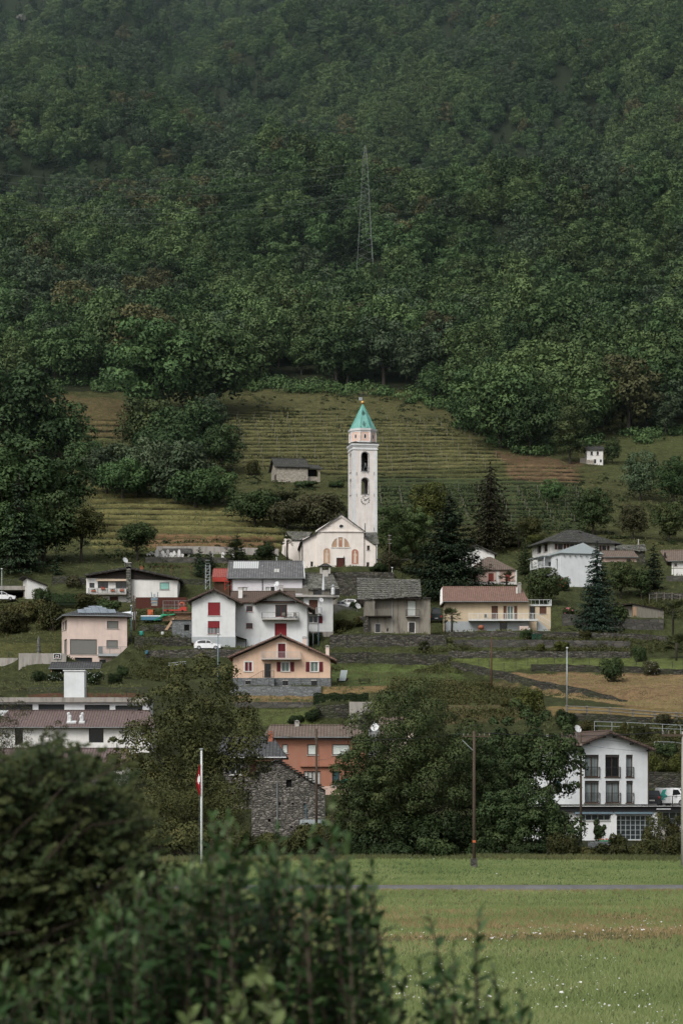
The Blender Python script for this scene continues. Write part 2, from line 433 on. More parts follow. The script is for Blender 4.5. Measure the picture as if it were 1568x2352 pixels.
plaster('fresco',(.46,.30,.20),.6,(.2,.16,.12))
plaster('fresco_red',(.38,.16,.11),.5,(.5,.38,.28))
plaster('fresco_pale',(.62,.5,.4),.5,(.3,.25,.2))
tiles('tile_brown',(.105,.075,.062),(.14,.098,.08),moss=.35)
tiles('tile_red',(.19,.115,.092),(.26,.16,.13),moss=.3,w=.32,h=.42)
tiles('tile_pinkbrown',(.15,.11,.105),(.19,.142,.132),moss=.08,w=.32,h=.42)
tiles('tile_mossy',(.15,.11,.09),(.20,.16,.13),moss=.5,w=.34,h=.4)
tiles('tile_grey',(.12,.12,.125),(.18,.18,.185),moss=.12,w=.4,h=.46,dark=.25)
tiles('tile_dark',(.06,.062,.066),(.095,.098,.10),moss=.15,w=.36,h=.42)
tiles('tile_orange_red',(.30,.085,.07),(.38,.12,.10),moss=0)
slabs('slate_roof',(.12,.12,.105),(.27,.265,.235),1.3,3.4,moss=.45,edge=.12)
slabs('slate_dark',(.05,.05,.048),(.11,.108,.10),1.5,4,moss=.25)
slabs('stone_wall',(.035,.032,.027),(.145,.134,.115),1.6,3.8,moss=.5)
slabs('stone_mossy',(.028,.027,.02),(.10,.093,.075),1.6,3.6,moss=.85,cm=(.035,.045,.018))
slabs('rubble_house',(.095,.088,.077),(.29,.27,.24),2.4,5.6,moss=.12,edge=.10)
slabs('barn_stone',(.30,.27,.225),(.58,.53,.45),2.6,5,mortar=(.34,.31,.26),moss=.2,cm=(.16,.14,.11))
slabs('block_plinth',(.13,.145,.15),(.22,.235,.24),1.6,4.5,mortar=(.09,.09,.09),moss=.1,bst=.4)
wood('wood_dark',(.030,.023,.019));wood('wood_brown',(.10,.055,.033));wood('wood_grey',(.20,.185,.155));wood('wood_door',(.085,.028,.02))
wood('wood_pale',(.36,.24,.15));wood('pole_wood',(.085,.062,.045),9,.3);wood('bark',(.05,.042,.034),5,1.2);wood('log_ends',(.30,.19,.12),7,7)
stripes('red_blind',(.22,.016,.022),(.16,.011,.016),.09);stripes('white_blind',(.66,.70,.66),(.55,.6,.55),.09)
stripes('grey_blind',(.24,.24,.22),(.12,.12,.11),.13);stripes('aqua_blind',(.26,.50,.44),(.22,.43,.38),.12)
stripes('dark_louvre',(.035,.04,.043),(.018,.02,.022),.1);stripes('red_shutter',(.12,.014,.02),(.075,.008,.013),.1)
stripes('rust_shutter',(.24,.052,.042),(.17,.035,.03),.1);stripes('brown_shutter',(.11,.045,.028),(.07,.03,.018),.1)
stripes('teal_shutter',(.03,.075,.08),(.02,.05,.055),.1);stripes('corrugated',(.34,.38,.38),(.2,.23,.235),.16,'X',.45)
stripes('collector',(.55,.57,.56),(.32,.34,.34),.35,'X',.35);stripes('fascia_wood',(.035,.028,.024),(.014,.011,.01),.2,'X',.8)
stripes('copper_roof',(.14,.42,.34),(.10,.32,.26),.25)
glass('glass_dark');glass('glass_black',(.006,.007,.008));glass('curtain_pale',curtain=(.22,.26,.26));glass('curtain_green',curtain=(.13,.19,.17));glass('curtain_white',curtain=(.55,.55,.52));glass('panel_glass',(.16,.19,.22))
plain('white_metal',(.62,.64,.64),.4);plain('grey_metal',(.20,.22,.22),.5);plain('dark_metal',(.03,.03,.032),.5);plain('galvanised',(.36,.40,.41),.4,.3)
plain('white_frame',(.70,.70,.68),.5);plain('brown_frame',(.07,.045,.032),.6);plain('dark_frame',(.035,.03,.027),.6);plain('red_frame',(.20,.02,.025),.6)
plain('stone_trim',(.42,.40,.37),.8);plain('pale_trim',(.72,.70,.66),.8);plain('terracotta',(.34,.12,.07),.8);plain('void',(.006,.006,.006),1)
plain('car_white',(.74,.75,.76),.25);plain('car_dark',(.018,.02,.024),.25);plain('car_green',(.022,.036,.034),.3);plain('rubber',(.012,.012,.012),.8);plain('rim_metal',(.35,.36,.37),.35,.6)
plain('lamp_red',(.4,.015,.012),.3);plain('lamp_clear',(.6,.62,.62),.2);plain('number_plate',(.7,.7,.66),.5)
plain('safety_red',(.42,.05,.035),.5);plain('safety_orange',(.48,.12,.05),.5);plain('tarp_green',(.03,.24,.12),.5);plain('tarp_white',(.68,.71,.72),.5);plain('blue_paint',(.06,.17,.24),.5);plain('steel_blue',(.16,.23,.28),.5)
plain('flag_red',(.30,.02,.022),.7);plain('flag_white',(.78,.78,.78),.7);plain('gold',(.62,.36,.12),.35,.7);plain('bronze',(.06,.07,.05),.5,.5);plain('teal_print',(.05,.36,.30),.5)
plain('bin_green',(.012,.05,.03),.5);plain('hydrangea',(.52,.18,.20),.8);plain('petal_red',(.40,.05,.03),.8);plain('umbrella_white',(.6,.62,.64),.7);plain('grave_stone',(.34,.33,.32),.7);plain('grave_white',(.7,.69,.67),.7);plain('awning',(.45,.36,.27),.8);plain('cloth_teal',(.02,.30,.22),.7)
plain('insulator',(.22,.19,.16),.3);plain('wire',(.022,.022,.022),.6);plain('wire_pale',(.13,.15,.14),.6)
# copper spire: patina with dark diamonds
m,t,b = nt('spire_copper');b.inputs['Roughness'].default_value = .55
u = uvmap(t,.9,.55)
mp = t.nodes.new('ShaderNodeMapping');mp.inputs['Rotation'].default_value = (0,0,R(45));t.links.new(u,mp.inputs[0])
ck = t.nodes.new('ShaderNodeTexVoronoi');ck.distance = 'CHEBYCHEV';ck.inputs['Randomness'].default_value = .12;ck.inputs['Scale'].default_value = 1.1;t.links.new(mp.outputs[0],ck.inputs['Vector'])
ft = ramp(t,ck.outputs['Distance'],[(.22,0.),(.46,1.)])
pat = mixc(t,ramp(t,noise(t,u,1.0,5,.7),[(.35,0.),(.6,1.)]),(.11,.29,.26),(.18,.38,.335))
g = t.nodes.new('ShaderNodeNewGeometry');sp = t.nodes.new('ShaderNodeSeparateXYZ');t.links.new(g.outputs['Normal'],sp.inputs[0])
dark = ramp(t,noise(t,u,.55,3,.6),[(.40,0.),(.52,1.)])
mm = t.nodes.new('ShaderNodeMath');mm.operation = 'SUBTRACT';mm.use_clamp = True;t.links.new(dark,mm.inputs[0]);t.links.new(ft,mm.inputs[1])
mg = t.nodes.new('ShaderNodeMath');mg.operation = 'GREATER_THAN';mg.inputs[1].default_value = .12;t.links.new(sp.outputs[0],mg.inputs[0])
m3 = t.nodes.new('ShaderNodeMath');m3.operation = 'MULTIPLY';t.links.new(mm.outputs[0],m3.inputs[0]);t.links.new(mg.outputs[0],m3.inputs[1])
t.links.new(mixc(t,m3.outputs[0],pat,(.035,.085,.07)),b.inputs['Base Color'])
# foliage
leafmat('leaf_forest',[(0,(.034,.062,.027)),(.45,(.068,.118,.048)),(.8,(.104,.164,.066)),(1,(.155,.205,.088))],hue=.012)
leafmat('leaf_pale',[(0,(.050,.084,.036)),(.5,(.108,.162,.066)),(1,(.17,.22,.10))],hue=.010)
leafmat('leaf_bluegreen',[(0,(.040,.062,.036)),(.5,(.078,.114,.062)),(1,(.135,.17,.095))],hue=.010)
leafmat('leaf_rust',[(0,(.052,.058,.028)),(.5,(.110,.112,.052)),(1,(.165,.155,.078))],hue=.012)
leafmat('leaf_conifer',[(0,(.013,.026,.016)),(.6,(.030,.052,.028)),(1,(.052,.076,.038))],hue=.014,trans=.03)
leafmat('leaf_fir',[(0,(.010,.020,.013)),(.7,(.022,.040,.020)),(1,(.055,.066,.028))],trans=.03)
leafmat('leaf_larch',[(0,(.014,.016,.009)),(.6,(.030,.031,.016)),(1,(.050,.046,.024))],trans=.03)
leafmat('leaf_spruce',[(0,(.016,.034,.024)),(.6,(.036,.064,.044)),(1,(.062,.096,.066))],trans=.03)
leafmat('leaf_walnut',[(0,(.040,.050,.019)),(.5,(.094,.104,.040)),(.85,(.145,.145,.058)),(1,(.20,.155,.07))])
leafmat('leaf_chestnut',[(0,(.032,.050,.020)),(.5,(.078,.106,.043)),(.9,(.13,.155,.064)),(1,(.175,.175,.08))])
leafmat('leaf_maple',[(0,(.028,.050,.020)),(.5,(.060,.094,.038)),(1,(.11,.145,.06))])
leafmat('leaf_olive',[(0,(.040,.044,.020)),(.5,(.085,.086,.044)),(1,(.14,.13,.075))])
leafmat('leaf_scrub',[(0,(.028,.034,.012)),(.5,(.062,.070,.026)),(1,(.12,.11,.045))],hue=.02)
leafmat('leaf_lime',[(0,(.05,.062,.017)),(.5,(.10,.118,.034)),(1,(.17,.17,.06))])
leafmat('leaf_hedge',[(0,(.013,.026,.010)),(.5,(.030,.050,.018)),(1,(.055,.080,.030))])
leafmat('leaf_laurel',[(0,(.022,.050,.020)),(.45,(.054,.108,.040)),(.8,(.105,.17,.068)),(1,(.20,.26,.12))],trans=.2,rough=.5,spec=.25)
leafmat('leaf_yew',[(0,(.012,.024,.009)),(.5,(.034,.052,.018)),(1,(.085,.095,.034))],trans=.05)
leafmat('leaf_young',[(0,(.06,.10,.035)),(.5,(.14,.19,.075)),(1,(.22,.27,.12))],rough=.45)
leafmat('leaf_palm',[(0,(.03,.045,.018)),(.6,(.075,.09,.04)),(1,(.16,.15,.08))])
leafmat('grass_blade',[(0,(.135,.18,.065)),(.5,(.20,.25,.098)),(.85,(.265,.295,.135)),(1,(.34,.32,.18))])
leafmat('grass_dry',[(0,(.14,.14,.06)),(.5,(.27,.22,.11)),(1,(.40,.29,.17))])
leafmat('weed_leaf',[(0,(.05,.065,.022)),(.6,(.105,.115,.045)),(1,(.19,.16,.08))])
plain('twig',(.07,.055,.04),.9)

# ---------------------------------------------------------------- daylight: overcast sky, soft sun
w = bpy.data.worlds.new('World');sc.world = w;w.use_nodes = True
t = w.node_tree;bg = t.nodes['Background']
sky = t.nodes.new('ShaderNodeTexSky');sky.sky_type = 'NISHITA';sky.sun_disc = False
SUN_EL,SUN_ROT = R(44),R(212)
sky.sun_elevation = SUN_EL;sky.sun_rotation = SUN_ROT;sky.dust_density = 4;sky.air_density = 1.0
hs = t.nodes.new('ShaderNodeHueSaturation');hs.inputs['Saturation'].default_value = .22
t.links.new(sky.outputs[0],hs.inputs['Color']);t.links.new(hs.outputs[0],bg.inputs[0]);bg.inputs[1].default_value = .15
sun = bpy.data.lights.new('sun','SUN');sun.energy = 1.5;sun.angle = R(24);sun.color = (1,.97,.92)
so = bpy.data.objects.new('sun',sun);COL.objects.link(so)
az = SUN_ROT;d = Vector((math.sin(az)*math.cos(SUN_EL),math.cos(az)*math.cos(SUN_EL),math.sin(SUN_EL)))
so.rotation_euler = d.to_track_quat('Z','Y').to_euler()
cam = bpy.data.cameras.new('camera');co = bpy.data.objects.new('camera',cam);COL.objects.link(co);sc.camera = co
co.location = (0,0,CH);co.rotation_euler = (R(90),0,0)
cam.sensor_fit = 'VERTICAL';cam.sensor_height = 36;cam.lens = F/2352*36
cam.shift_y = (HY-1176)/2352;cam.clip_end = 6000;cam.clip_start = .5
cam.dof.use_dof = True;cam.dof.focus_distance = 330;cam.dof.aperture_fstop = 4.2
sc.view_settings.view_transform = 'Standard';sc.view_settings.look = 'None';sc.view_settings.exposure = 0
sc.cycles.use_denoising = True
sc.cycles.max_bounces = 6;sc.cycles.diffuse_bounces = 2;sc.cycles.glossy_bounces = 2;sc.cycles.transmission_bounces = 3;sc.cycles.transparent_max_bounces = 4

# ---------------------------------------------------------------- survey points for the land
PTS = []
def cp(px,py,Y): PTS.append(tuple(W(px,py,Y)))
for x in (-260,-120,-40,0,40,120,260):
    for y in (176,195,215): PTS.append((x,y,0))
    PTS.append((x,232,.2))
WALLS = []   # name, label, [(px, ytop, ybot, Y)], material, thickness
def wl(label,pts,mat='stone_wall',th=.5,cap=None,name='retaining_wall'): WALLS.append((name,label,pts,mat,th,cap))
wl('tall dark stone wall carrying the church forecourt',[(685,1316,1392,434),(800,1315.5,1392,434),(905,1316,1388,434)])
wl('mossy dry stone wall under the grey rustic house',[(757,1461,1500,371),(880,1459,1497,371),(1024,1460,1496,371)],'stone_wall')
wl('low tumbled stone wall at top of the grass behind the peach house',[(752,1502,1533,362),(850,1500,1533,362),(930,1503,1538,361),(1030,1506,1538,360)],'stone_mossy')
wl('long dark wall sloping down beside the dry mown slope',[(1034,1520,1540,354),(1091,1531,1556,350),(1167,1547,1574,346),(1240,1566,1590,341),(1343,1584,1607,334),(1440,1611,1618,328)],'stone_mossy')
wl('stone wall just below the yellow house terrace',[(1024,1453.5,1470,378),(1120,1452.5,1470,378),(1290,1452.5,1470.5,378),(1420,1456,1472,378),(1530,1461,1478,378)])
wl('dark rendered concrete wall between two stone terrace walls',[(1030,1471,1494,374),(1230,1471,1494,374),(1446,1474,1495,374)],'concrete_dark')
wl('lowest dark stone wall above the curved lawn',[(1030,1497,1520,367),(1230,1497,1517,367),(1446,1498,1518,367)],'stone_wall')
wl('stained stone wall behind the blue spruce',[(1289,1411,1450,397),(1380,1418,1453,396),(1460,1424,1456,396),(1522,1424,1458,396)],'concrete_dark')
wl('overgrown bank wall under the round bush on the lawn',[(1219,1529,1548,349),(1340,1529,1551,349),(1460,1534,1551,349),(1590,1540,1556,349)],'stone_mossy')
wl('grey block retaining wall in front of the peach house',[(530,1578.5,1606,331),(640,1578.5,1608,331),(737,1578.5,1609,331)],'block_plinth')
wl('long low dark wall across the lawn below the peach house',[(540,1614,1630,318),(640,1614.5,1631,318),(722,1615,1631,318)],'concrete_dark')
wl('moss topped stone wall left of the white house with red blinds',[(310,1465,1491,364.5),(380,1465,1492,364.5),(440,1466,1493,364.5)],'stone_mossy')
wl('rough stone wall under the parked white hatchback',[(335,1494,1519,361),(440,1493,1519,361),(520,1493,1518,360),(610,1494,1515,360)])
wl('vegetable plot wall of stacked stone below the woodpile',[(322,1437,1456,379),(360,1437,1457,379),(399,1438,1457,379)])
wl('streaked concrete wall with the basketball hoop',[(44,1502,1540,361),(100,1502,1540,361),(153,1502,1540,361)],'concrete',.3)
wl('lower streaked concrete wall at the edge of the lawn',[(-40,1513,1540,362.5),(44,1513,1540,362)],'concrete',.3)
wl('dark wall under the wooden rail fence',[(1300,1640,1662,296),(1400,1643,1664,296),(1480,1650,1668,296),(1590,1656,1674,296)],'stone_mossy')
wl('creeper covered roadside wall behind the parked vehicles',[(1200,1765,1832,266),(1400,1772,1832,266),(1600,1775,1830,266)],'stone_mossy')
wl('stained cemetery wall in front of the graves',[(334,1281,1299,445),(440,1281,1299,445),(560,1283,1299,445)],'concrete_dark',.4)
wl('cemetery back wall under the terraced meadow',[(360,1256,1280,453),(480,1256,1281,453),(640,1262,1283,453)],'concrete',.4)
wl('stacked stone wall on the grassy right edge below the shed roof',[(1488,1362,1382,416),(1530,1362,1383,416),(1600,1363,1384,416)])
wl('pale concrete wall in front of the tiled house on the right edge',[(1530,1324,1341,431),(1600,1325,1342,431)],'concrete_dark',.3)
wl('planted rockery wall beside the board marked concrete stairs',[(726,1620,1662,300),(800,1620,1664,300)],'stone_mossy')
wl('dark stone wall left of the chalet',[(120,1325,1352,411),(196,1327,1350,411)],'stone_mossy')
wl('stone wall on the grass between chalet and scaffolding',[(415,1332,1350,412),(480,1332,1350,412)],'stone_mossy')
for _,_,pts,_,_,_ in WALLS:
    for i in range(len(pts)-1):
        a,b_ = pts[i],pts[i+1]
        n = max(2,int(abs(a[0]-b_[0])/F*a[3]/2.6))
        for k in range(n+(i == len(pts)-2)):
            q = [a[j]+(b_[j]-a[j])*k/n for j in range(4)]
            cp(q[0],q[1],q[3]+.75);P = W(q[0],q[2],q[3]-.75);PTS.append(tuple(P))
# building pads: (pxl, pxr, base, Y, depth)
PADS = dict(peach=(535.2,759,1577.7,335,9),wing=(440.9,707,1491.5,366,9),greyroof=(531.7,694,1374,395,9),oldslate=(690,770,1390,394,7),flat=(706,766,1463,383,6),
    rustic=(845,988,1457,375,9),yellow=(1018,1264,1453,385,9),pink=(150,328,1540,366,9),garage=(1190,1612,1930,240,3),chalet=(197,409,1383,405,9),modern=(-30,345,1728,286,11),orange=(620,840,1824,262,9),
    church=(692,866,1314.6,440,22),hip=(1226,1410,1300,450,9),blue=(1280,1360,1347.6,425,9),blush=(1097,1193,1342,422,8),gablewhite=(1080,1142,1310,440,8),shed=(1435,1522,1424,402,5),right=(1522,1600,1324,436,8),annex=(1386,1466,1291,441,6),
    barn=(630,740,1107,560,9),whiteshed=(58,102,1376,405,7),rowhouse=(-20,270,1822,264,5))
for k,(a,b_,py,Y,D) in PADS.items():
    for q in (0,.5,1):
        px = a+(b_-a)*q;P = W(px,py,Y)
        PTS.append((P.x,P.y-.4,P.z-.03));PTS.append((P.x*(Y+D)/Y,P.y+D,P.z+.3))
G = [  # (px, py, Y): slopes, lanes, lawns and the mountain
 (100,1835,250),(450,1830,255),(950,1836,250),(1150,1836,250),(420,1760,285),(950,1760,285),(1100,1740,285),(1250,1836,262),(1560,1839,262),(1400,1839,262),
 (450,1665,305),(550,1650,308),(650,1656,303),(560,1608,326),(650,1611,324),(1000,1600,325),(1100,1575,338),(950,1570,338),(820,1545,352),(900,1552,345),(1000,1548,348),(880,1650,300),(1050,1640,302),(1200,1630,310),
 (1300,1600,320),(1450,1585,330),(1560,1580,332),(1560,1635,305),(1400,1632,306),(1250,1555,345),(1400,1556,345),(1560,1560,344),(1150,1530,356),(1300,1523,359),(1500,1522,359),(1580,1524,359),
 (60,1500,374),(110,1492,377),(20,1450,388),(90,1440,390),(60,1400,400),(160,1395,402),(230,1400,398),(0,1390,402),(330,1425,385),(360,1460,374),(420,1458,374),(100,1600,330),(250,1595,330),(250,1560,350),(30,1590,332),
 (340,1400,397),(430,1392,400),(790,1399,406),(800,1430,390),(830,1440,384),(790,1455,380),(1000,1415,400),(960,1316,438),(1030,1380,410),(1060,1345,420),(1200,1400,402),(1250,1380,410),(1330,1400,404),(1500,1400,408),(1560,1420,400),(1460,1345,428),(1540,1350,426),(1500,1310,440),
 (300,1310,428),(430,1312,428),(560,1305,440),(250,1300,435),(100,1310,425),(0,1310,425),(640,1275,455),(400,1252,456),(520,1245,462),(300,1250,470),(250,1190,505),(400,1190,508),(560,1220,486),(300,1130,555),(500,1170,525),(150,1200,500),(0,1200,500),
 (700,1180,520),(950,1200,505),(1000,1230,490),(1150,1250,480),(1250,1215,500),(1200,1150,540),(1000,1130,550),(850,1110,565),(1350,1230,490),(1500,1200,510),(1500,1260,470),(1568,1220,500),
 (1200,1050,600),(1000,1000,630),(800,960,660),(620,950,668),(600,1050,600),(700,900,695),(900,905,695),(1040,940,680),(1350,1068,592),(1450,1080,590),(1568,1100,580),(1450,1020,625),(1568,1030,620),
 (200,940,660),(100,910,672),(280,985,640),(100,1080,590),(450,1060,600),(300,1060,598),(0,1000,630),
 (0,880,690),(300,880,700),(560,880,705),(1000,870,712),(1300,960,668),(1568,930,680),
 (0,740,800),(500,740,800),(1000,760,785),(1500,800,760),(0,560,960),(500,560,950),(1000,560,950),(1500,560,930),(0,380,1200),(500,380,1180),(1000,380,1150),(1500,380,1100),
 (0,220,1500),(500,220,1480),(1000,220,1400),(1500,220,1300),(0,60,2050),(300,60,2050),(600,60,1950),(900,60,1750),(1200,60,1600),(1568,60,1500),(0,-110,2500),(400,-90,2500),(800,-40,2350),(1200,-160,1950),(1568,-200,1850),
 (-700,1000,640),(2300,1000,640),(-700,600,900),(2300,600,900),(-700,200,1500),(2300,200,1350),(-700,-100,2500),(2300,-250,1900),(-500,1400,400),(2100,1400,400),(-500,1650,300),(2100,1650,300),(-700,1200,510),(2300,1200,510)]
for g in G: cp(*g)
C = np.array(PTS);n = len(C)
r_ = np.hypot(C[:,None,0]-C[None,:,0],C[:,None,1]-C[None,:,1])
A = np.zeros((n+3,n+3));A[:n,:n] = r_+np.eye(n)*-.02;A[:n,n] = 1;A[:n,n+1] = C[:,0]/500;A[:n,n+2] = C[:,1]/500;A[n:,:n] = A[:n,n:].T
sol = np.linalg.lstsq(A,np.concatenate([C[:,2],[0,0,0]]),rcond=None)[0]
def rbf(X,Y):
    out = np.empty(len(X));st = 20000
    for i in range(0,len(X),st):
        x,y = X[i:i+st],Y[i:i+st]
        out[i:i+st] = np.hypot(x[:,None]-C[None,:,0],y[:,None]-C[None,:,1]).astype(np.float32) @ sol[:n]+sol[n]+sol[n+1]*x/500+sol[n+2]*y/500
    return out
def inpoly(px,py,poly):
    ins = np.zeros(px.shape,bool);j = len(poly)-1
    for i in range(len(poly)):
        xi,yi = poly[i];xj,yj = poly[j]
        c = ((yi > py) != (yj > py)) & (px < (xj-xi)*(py-yi)/((yj-yi) or 1e-9)+xi);ins ^= c;j = i
    return ins
rng = np.random.default_rng(7)
def vnoise(x,y,s,seed=0):
    x = x/s+seed*17.3;y = y/s+seed*5.7
    xi = np.floor(x).astype(int);yi = np.floor(y).astype(int);fx = x-xi;fy = y-yi
    h = lambda a,b: ((np.sin(a*127.1+b*311.7+seed*13)*43758.5453) % 1)
    fx = fx*fx*(3-2*fx);fy = fy*fy*(3-2*fy)
    return (h(xi,yi)*(1-fx)+h(xi+1,yi)*fx)*(1-fy)+(h(xi,yi+1)*(1-fx)+h(xi+1,yi+1)*fx)*fy
XI = np.linspace(-1,1,281)
YR = np.concatenate([np.arange(176,480,.8),np.arange(480,725,.55),np.arange(725,2560,16)])
HWD = 55+.20*YR
GX = XI[None,:]*HWD[:,None];GY = np.repeat(YR[:,None],len(XI),1)
gx,gy = GX.ravel(),GY.ravel()
gz = rbf(gx,gy)
gz = np.where(gy < 239.5,np.clip(gz,-.05,.6),gz)
# vineyard and meadow terraces
TERR = [  # polygon, step height, strength
 ([(520,950),(600,935),(1020,975),(1175,1060),(1330,1080),(1340,1200),(1150,1215),(870,1170),(860,1095),(560,1080)],1.62,.8),
 ([(205,1120),(330,1120),(600,1190),(690,1240),(620,1262),(210,1258)],2.35,.75),
 ([(180,960),(300,965),(300,1010),(190,1020)],2.6,.7)]
ppx,ppy = proj(gx,gy,gz)
jx = (vnoise(gx,gy,9,1)-.5)*26;jy = (vnoise(gx,gy,7,2)-.5)*14
frac = np.full(gz.shape,.5);tmask = np.zeros(gz.shape)
for poly,stp,k in TERR:
    ins = inpoly(ppx+jx,ppy+jy,poly)
    u = (gz+(vnoise(gx,gy,18,5)-.5)*1.0)/stp;fl = np.floor(u);fr = u-fl
    e = np.clip((fr-.4)/.5,0,1);e = e*e*(3-2*e)
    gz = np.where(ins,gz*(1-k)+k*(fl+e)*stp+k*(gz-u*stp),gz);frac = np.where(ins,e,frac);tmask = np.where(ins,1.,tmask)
gz += np.where(gy > 480,(vnoise(gx,gy,3.1,3)-.5)*.35,(vnoise(gx,gy,2.3,4)-.5)*.14)*np.clip((gy-238)/20,0,1)
rel = np.clip((gy-760)/160,0,1)
gz += rel*((vnoise(gx,gy,120,31)-.5)*52+(vnoise(gx+gy*.35,gy*.5,52,32)-.5)*30)*np.clip(gy/1200,.6,1.3)
TZ = gz.reshape(GX.shape)
def tz(x,y):
    i = int(np.searchsorted(YR,y)-1);i = min(max(i,0),len(YR)-2)
    f = (y-YR[i])/(YR[i+1]-YR[i]);h = 55+.2*y;q = (x/h+1)/2*(len(XI)-1)
    j = min(max(int(q),0),len(XI)-2);g = q-j
    return (TZ[i,j]*(1-g)+TZ[i,j+1]*g)*(1-f)+(TZ[i+1,j]*(1-g)+TZ[i+1,j+1]*g)*f
def land(px,py,y0=178.,y1=2400.):
    """where the sight line through a photo pixel meets the land"""
    Y = y0
    while Y < y1:
        P = W(px,py,Y)
        if tz(P.x,P.y) >= P.z: return Vector((P.x,P.y,tz(P.x,P.y)))
        Y += .6 if Y < 480 else 1.5 if Y < 725 else 6
    return W(px,py,y1)
# land cover painted per vertex: base colours of grass, scrub, dry mown slope, earth, plus terrace shade
COVER = [  # polygon in the survey picture, colour
 ([(-400,900),(2000,900),(2000,1270),(-400,1270)],(.072,.078,.030)),
 ([(520,890),(860,895),(1020,930),(1160,1060),(880,1090),(560,1080)],(.100,.100,.042)),
 ([(1140,1035),(1330,1060),(1330,1150),(1200,1140)],(.125,.088,.048)),
 ([(860,1090),(1340,1110),(1340,1220),(860,1200)],(.045,.060,.025)),
 ([(200,1110),(600,1180),(680,1250),(560,1262),(210,1262)],(.125,.120,.046)),
 ([(330,1225),(620,1235),(640,1262),(340,1258)],(.16,.105,.055)),
 ([(60,900),(290,920),(300,1010),(180,1000),(60,960)],(.11,.09,.042)),
 ([(1380,1000),(1700,1000),(1700,1110),(1380,1100)],(.075,.088,.033)),
 ([(-300,1270),(2000,1270),(2000,1500),(-300,1500)],(.058,.070,.028)),
 ([(-60,1470),(140,1470),(140,1505),(-60,1512)],(.10,.105,.038)),
 ([(-60,1380),(300,1385),(250,1480),(-60,1475)],(.062,.070,.026)),
 ([(750,1525),(1040,1530),(1080,1570),(760,1578)],(.085,.115,.038)),
 ([(1034,1512),(1700,1512),(1700,1545),(1200,1535),(1150,1545),(1040,1530)],(.115,.145,.046)),
 ([(1180,1545),(1700,1550),(1700,1645),(1450,1625),(1230,1580)],(.225,.155,.085)),
 ([(530,1585),(760,1590),(720,1613),(540,1613)],(.20,.15,.075)),
 ([(735,1577),(900,1577),(900,1595),(735,1592)],(.22,.16,.075)),
 ([(530,1630),(740,1632),(730,1668),(530,1668)],(.10,.125,.042)),
 ([(1020,1560),(1200,1570),(1200,1660),(1020,1660)],(.12,.10,.05)),
 ([(1250,1622),(1700,1630),(1700,1656),(1280,1644)],(.22,.165,.07)),
 ([(60,1592),(320,1594),(320,1612),(60,1612)],(.13,.065,.035)),
 ([(1190,1822),(1700,1822),(1700,1850),(1190,1850)],(.09,.09,.088)),
 ([(770,1388),(830,1388),(830,1402),(770,1402)],(.085,.085,.08))]
ppx,ppy = proj(gx,gy,gz)
jx = (vnoise(gx,gy,5,8)-.5)*16;jy = (vnoise(gx,gy,4,9)-.5)*9
colr = np.tile(np.array((.024,.030,.014)),(len(gx),1));colr[gy < 480] = (.050,.060,.024);colr[gy < 245] = (.035,.04,.018)
for poly,c in COVER:
    colr[inpoly(ppx+jx,ppy+jy,poly)] = c
colr = np.where((ppy < 1000)[:,None] & (gy > 730)[:,None],np.array((.020,.028,.013)),colr)
mot = .72+.56*vnoise(gx,gy,1.7,11)*.6+.5*vnoise(gx,gy,11,12)*.5
colr = colr*mot[:,None]
bank = tmask*np.clip((.50-frac)/.14,0,1)*np.clip(vnoise(gx,gy*.3,7,14)*1.7+.15,0,1)  # dark foot of each terrace step: vines and wall shadow painted into the colour
colr = colr*(1-.82*bank[:,None]);colr = colr*(1+.35*(tmask*np.clip((frac-.6)/.2,0,1))[:,None])  # upper part of each step painted lighter, as lit grass
def grid_mesh(name,X,Y,Z,mat,col=None):
    nr,nc = X.shape
    me = bpy.data.meshes.new(name);me.vertices.add(nr*nc);me.vertices.foreach_set('co',np.stack([X,Y,Z],-1).astype(np.float32).ravel())
    i = (np.arange(nr-1)[:,None]*nc+np.arange(nc-1)[None,:]).ravel()
    q = np.stack([i,i+1,i+nc+1,i+nc],-1)
    me.loops.add(q.size);me.loops.foreach_set('vertex_index',q.ravel().astype(np.int32))
    me.polygons.add(len(q));me.polygons.foreach_set('loop_start',np.arange(0,q.size,4,dtype=np.int32));me.polygons.foreach_set('loop_total',np.full(len(q),4,np.int32))
    me.polygons.foreach_set('use_smooth',np.ones(len(q),bool));me.update(calc_edges=True);me.validate()
    if col is not None:
        at = me.color_attributes.new('cover','FLOAT_COLOR','POINT');at.data.foreach_set('color',np.concatenate([col,np.ones((len(col),1))],1).astype(np.float32).ravel())
    me.materials.append(MATS[mat]);o = bpy.data.objects.new(name,me);COL.objects.link(o);return o
m,t,b = nt('ground_cover');b.inputs['Roughness'].default_value = .95;b.inputs['Specular IOR Level'].default_value = .1
a = t.nodes.new('ShaderNodeAttribute');a.attribute_name = 'cover'
tc = t.nodes.new('ShaderNodeTexCoord');v = tc.outputs['Object']
n1 = ramp(t,noise(t,v,.9,8,.75),[(.3,.45),(.7,1.5)])
n2 = ramp(t,noise(t,v,5,5,.7),[(.3,.6),(.7,1.35)])
c = mixc(t,1.,a.outputs['Color'],n1,'MULTIPLY');c = mixc(t,1.,c,n2,'MULTIPLY');c = mixc(t,1.,c,(.80,.78,.78),'MULTIPLY')
t.links.new(c,b.inputs['Base Color']);bump(t,b,noise(t,v,4,6,.7),.7,.25)
tag(grid_mesh('hillside',GX,GY,TZ,'ground_cover',colr),kind='structure')
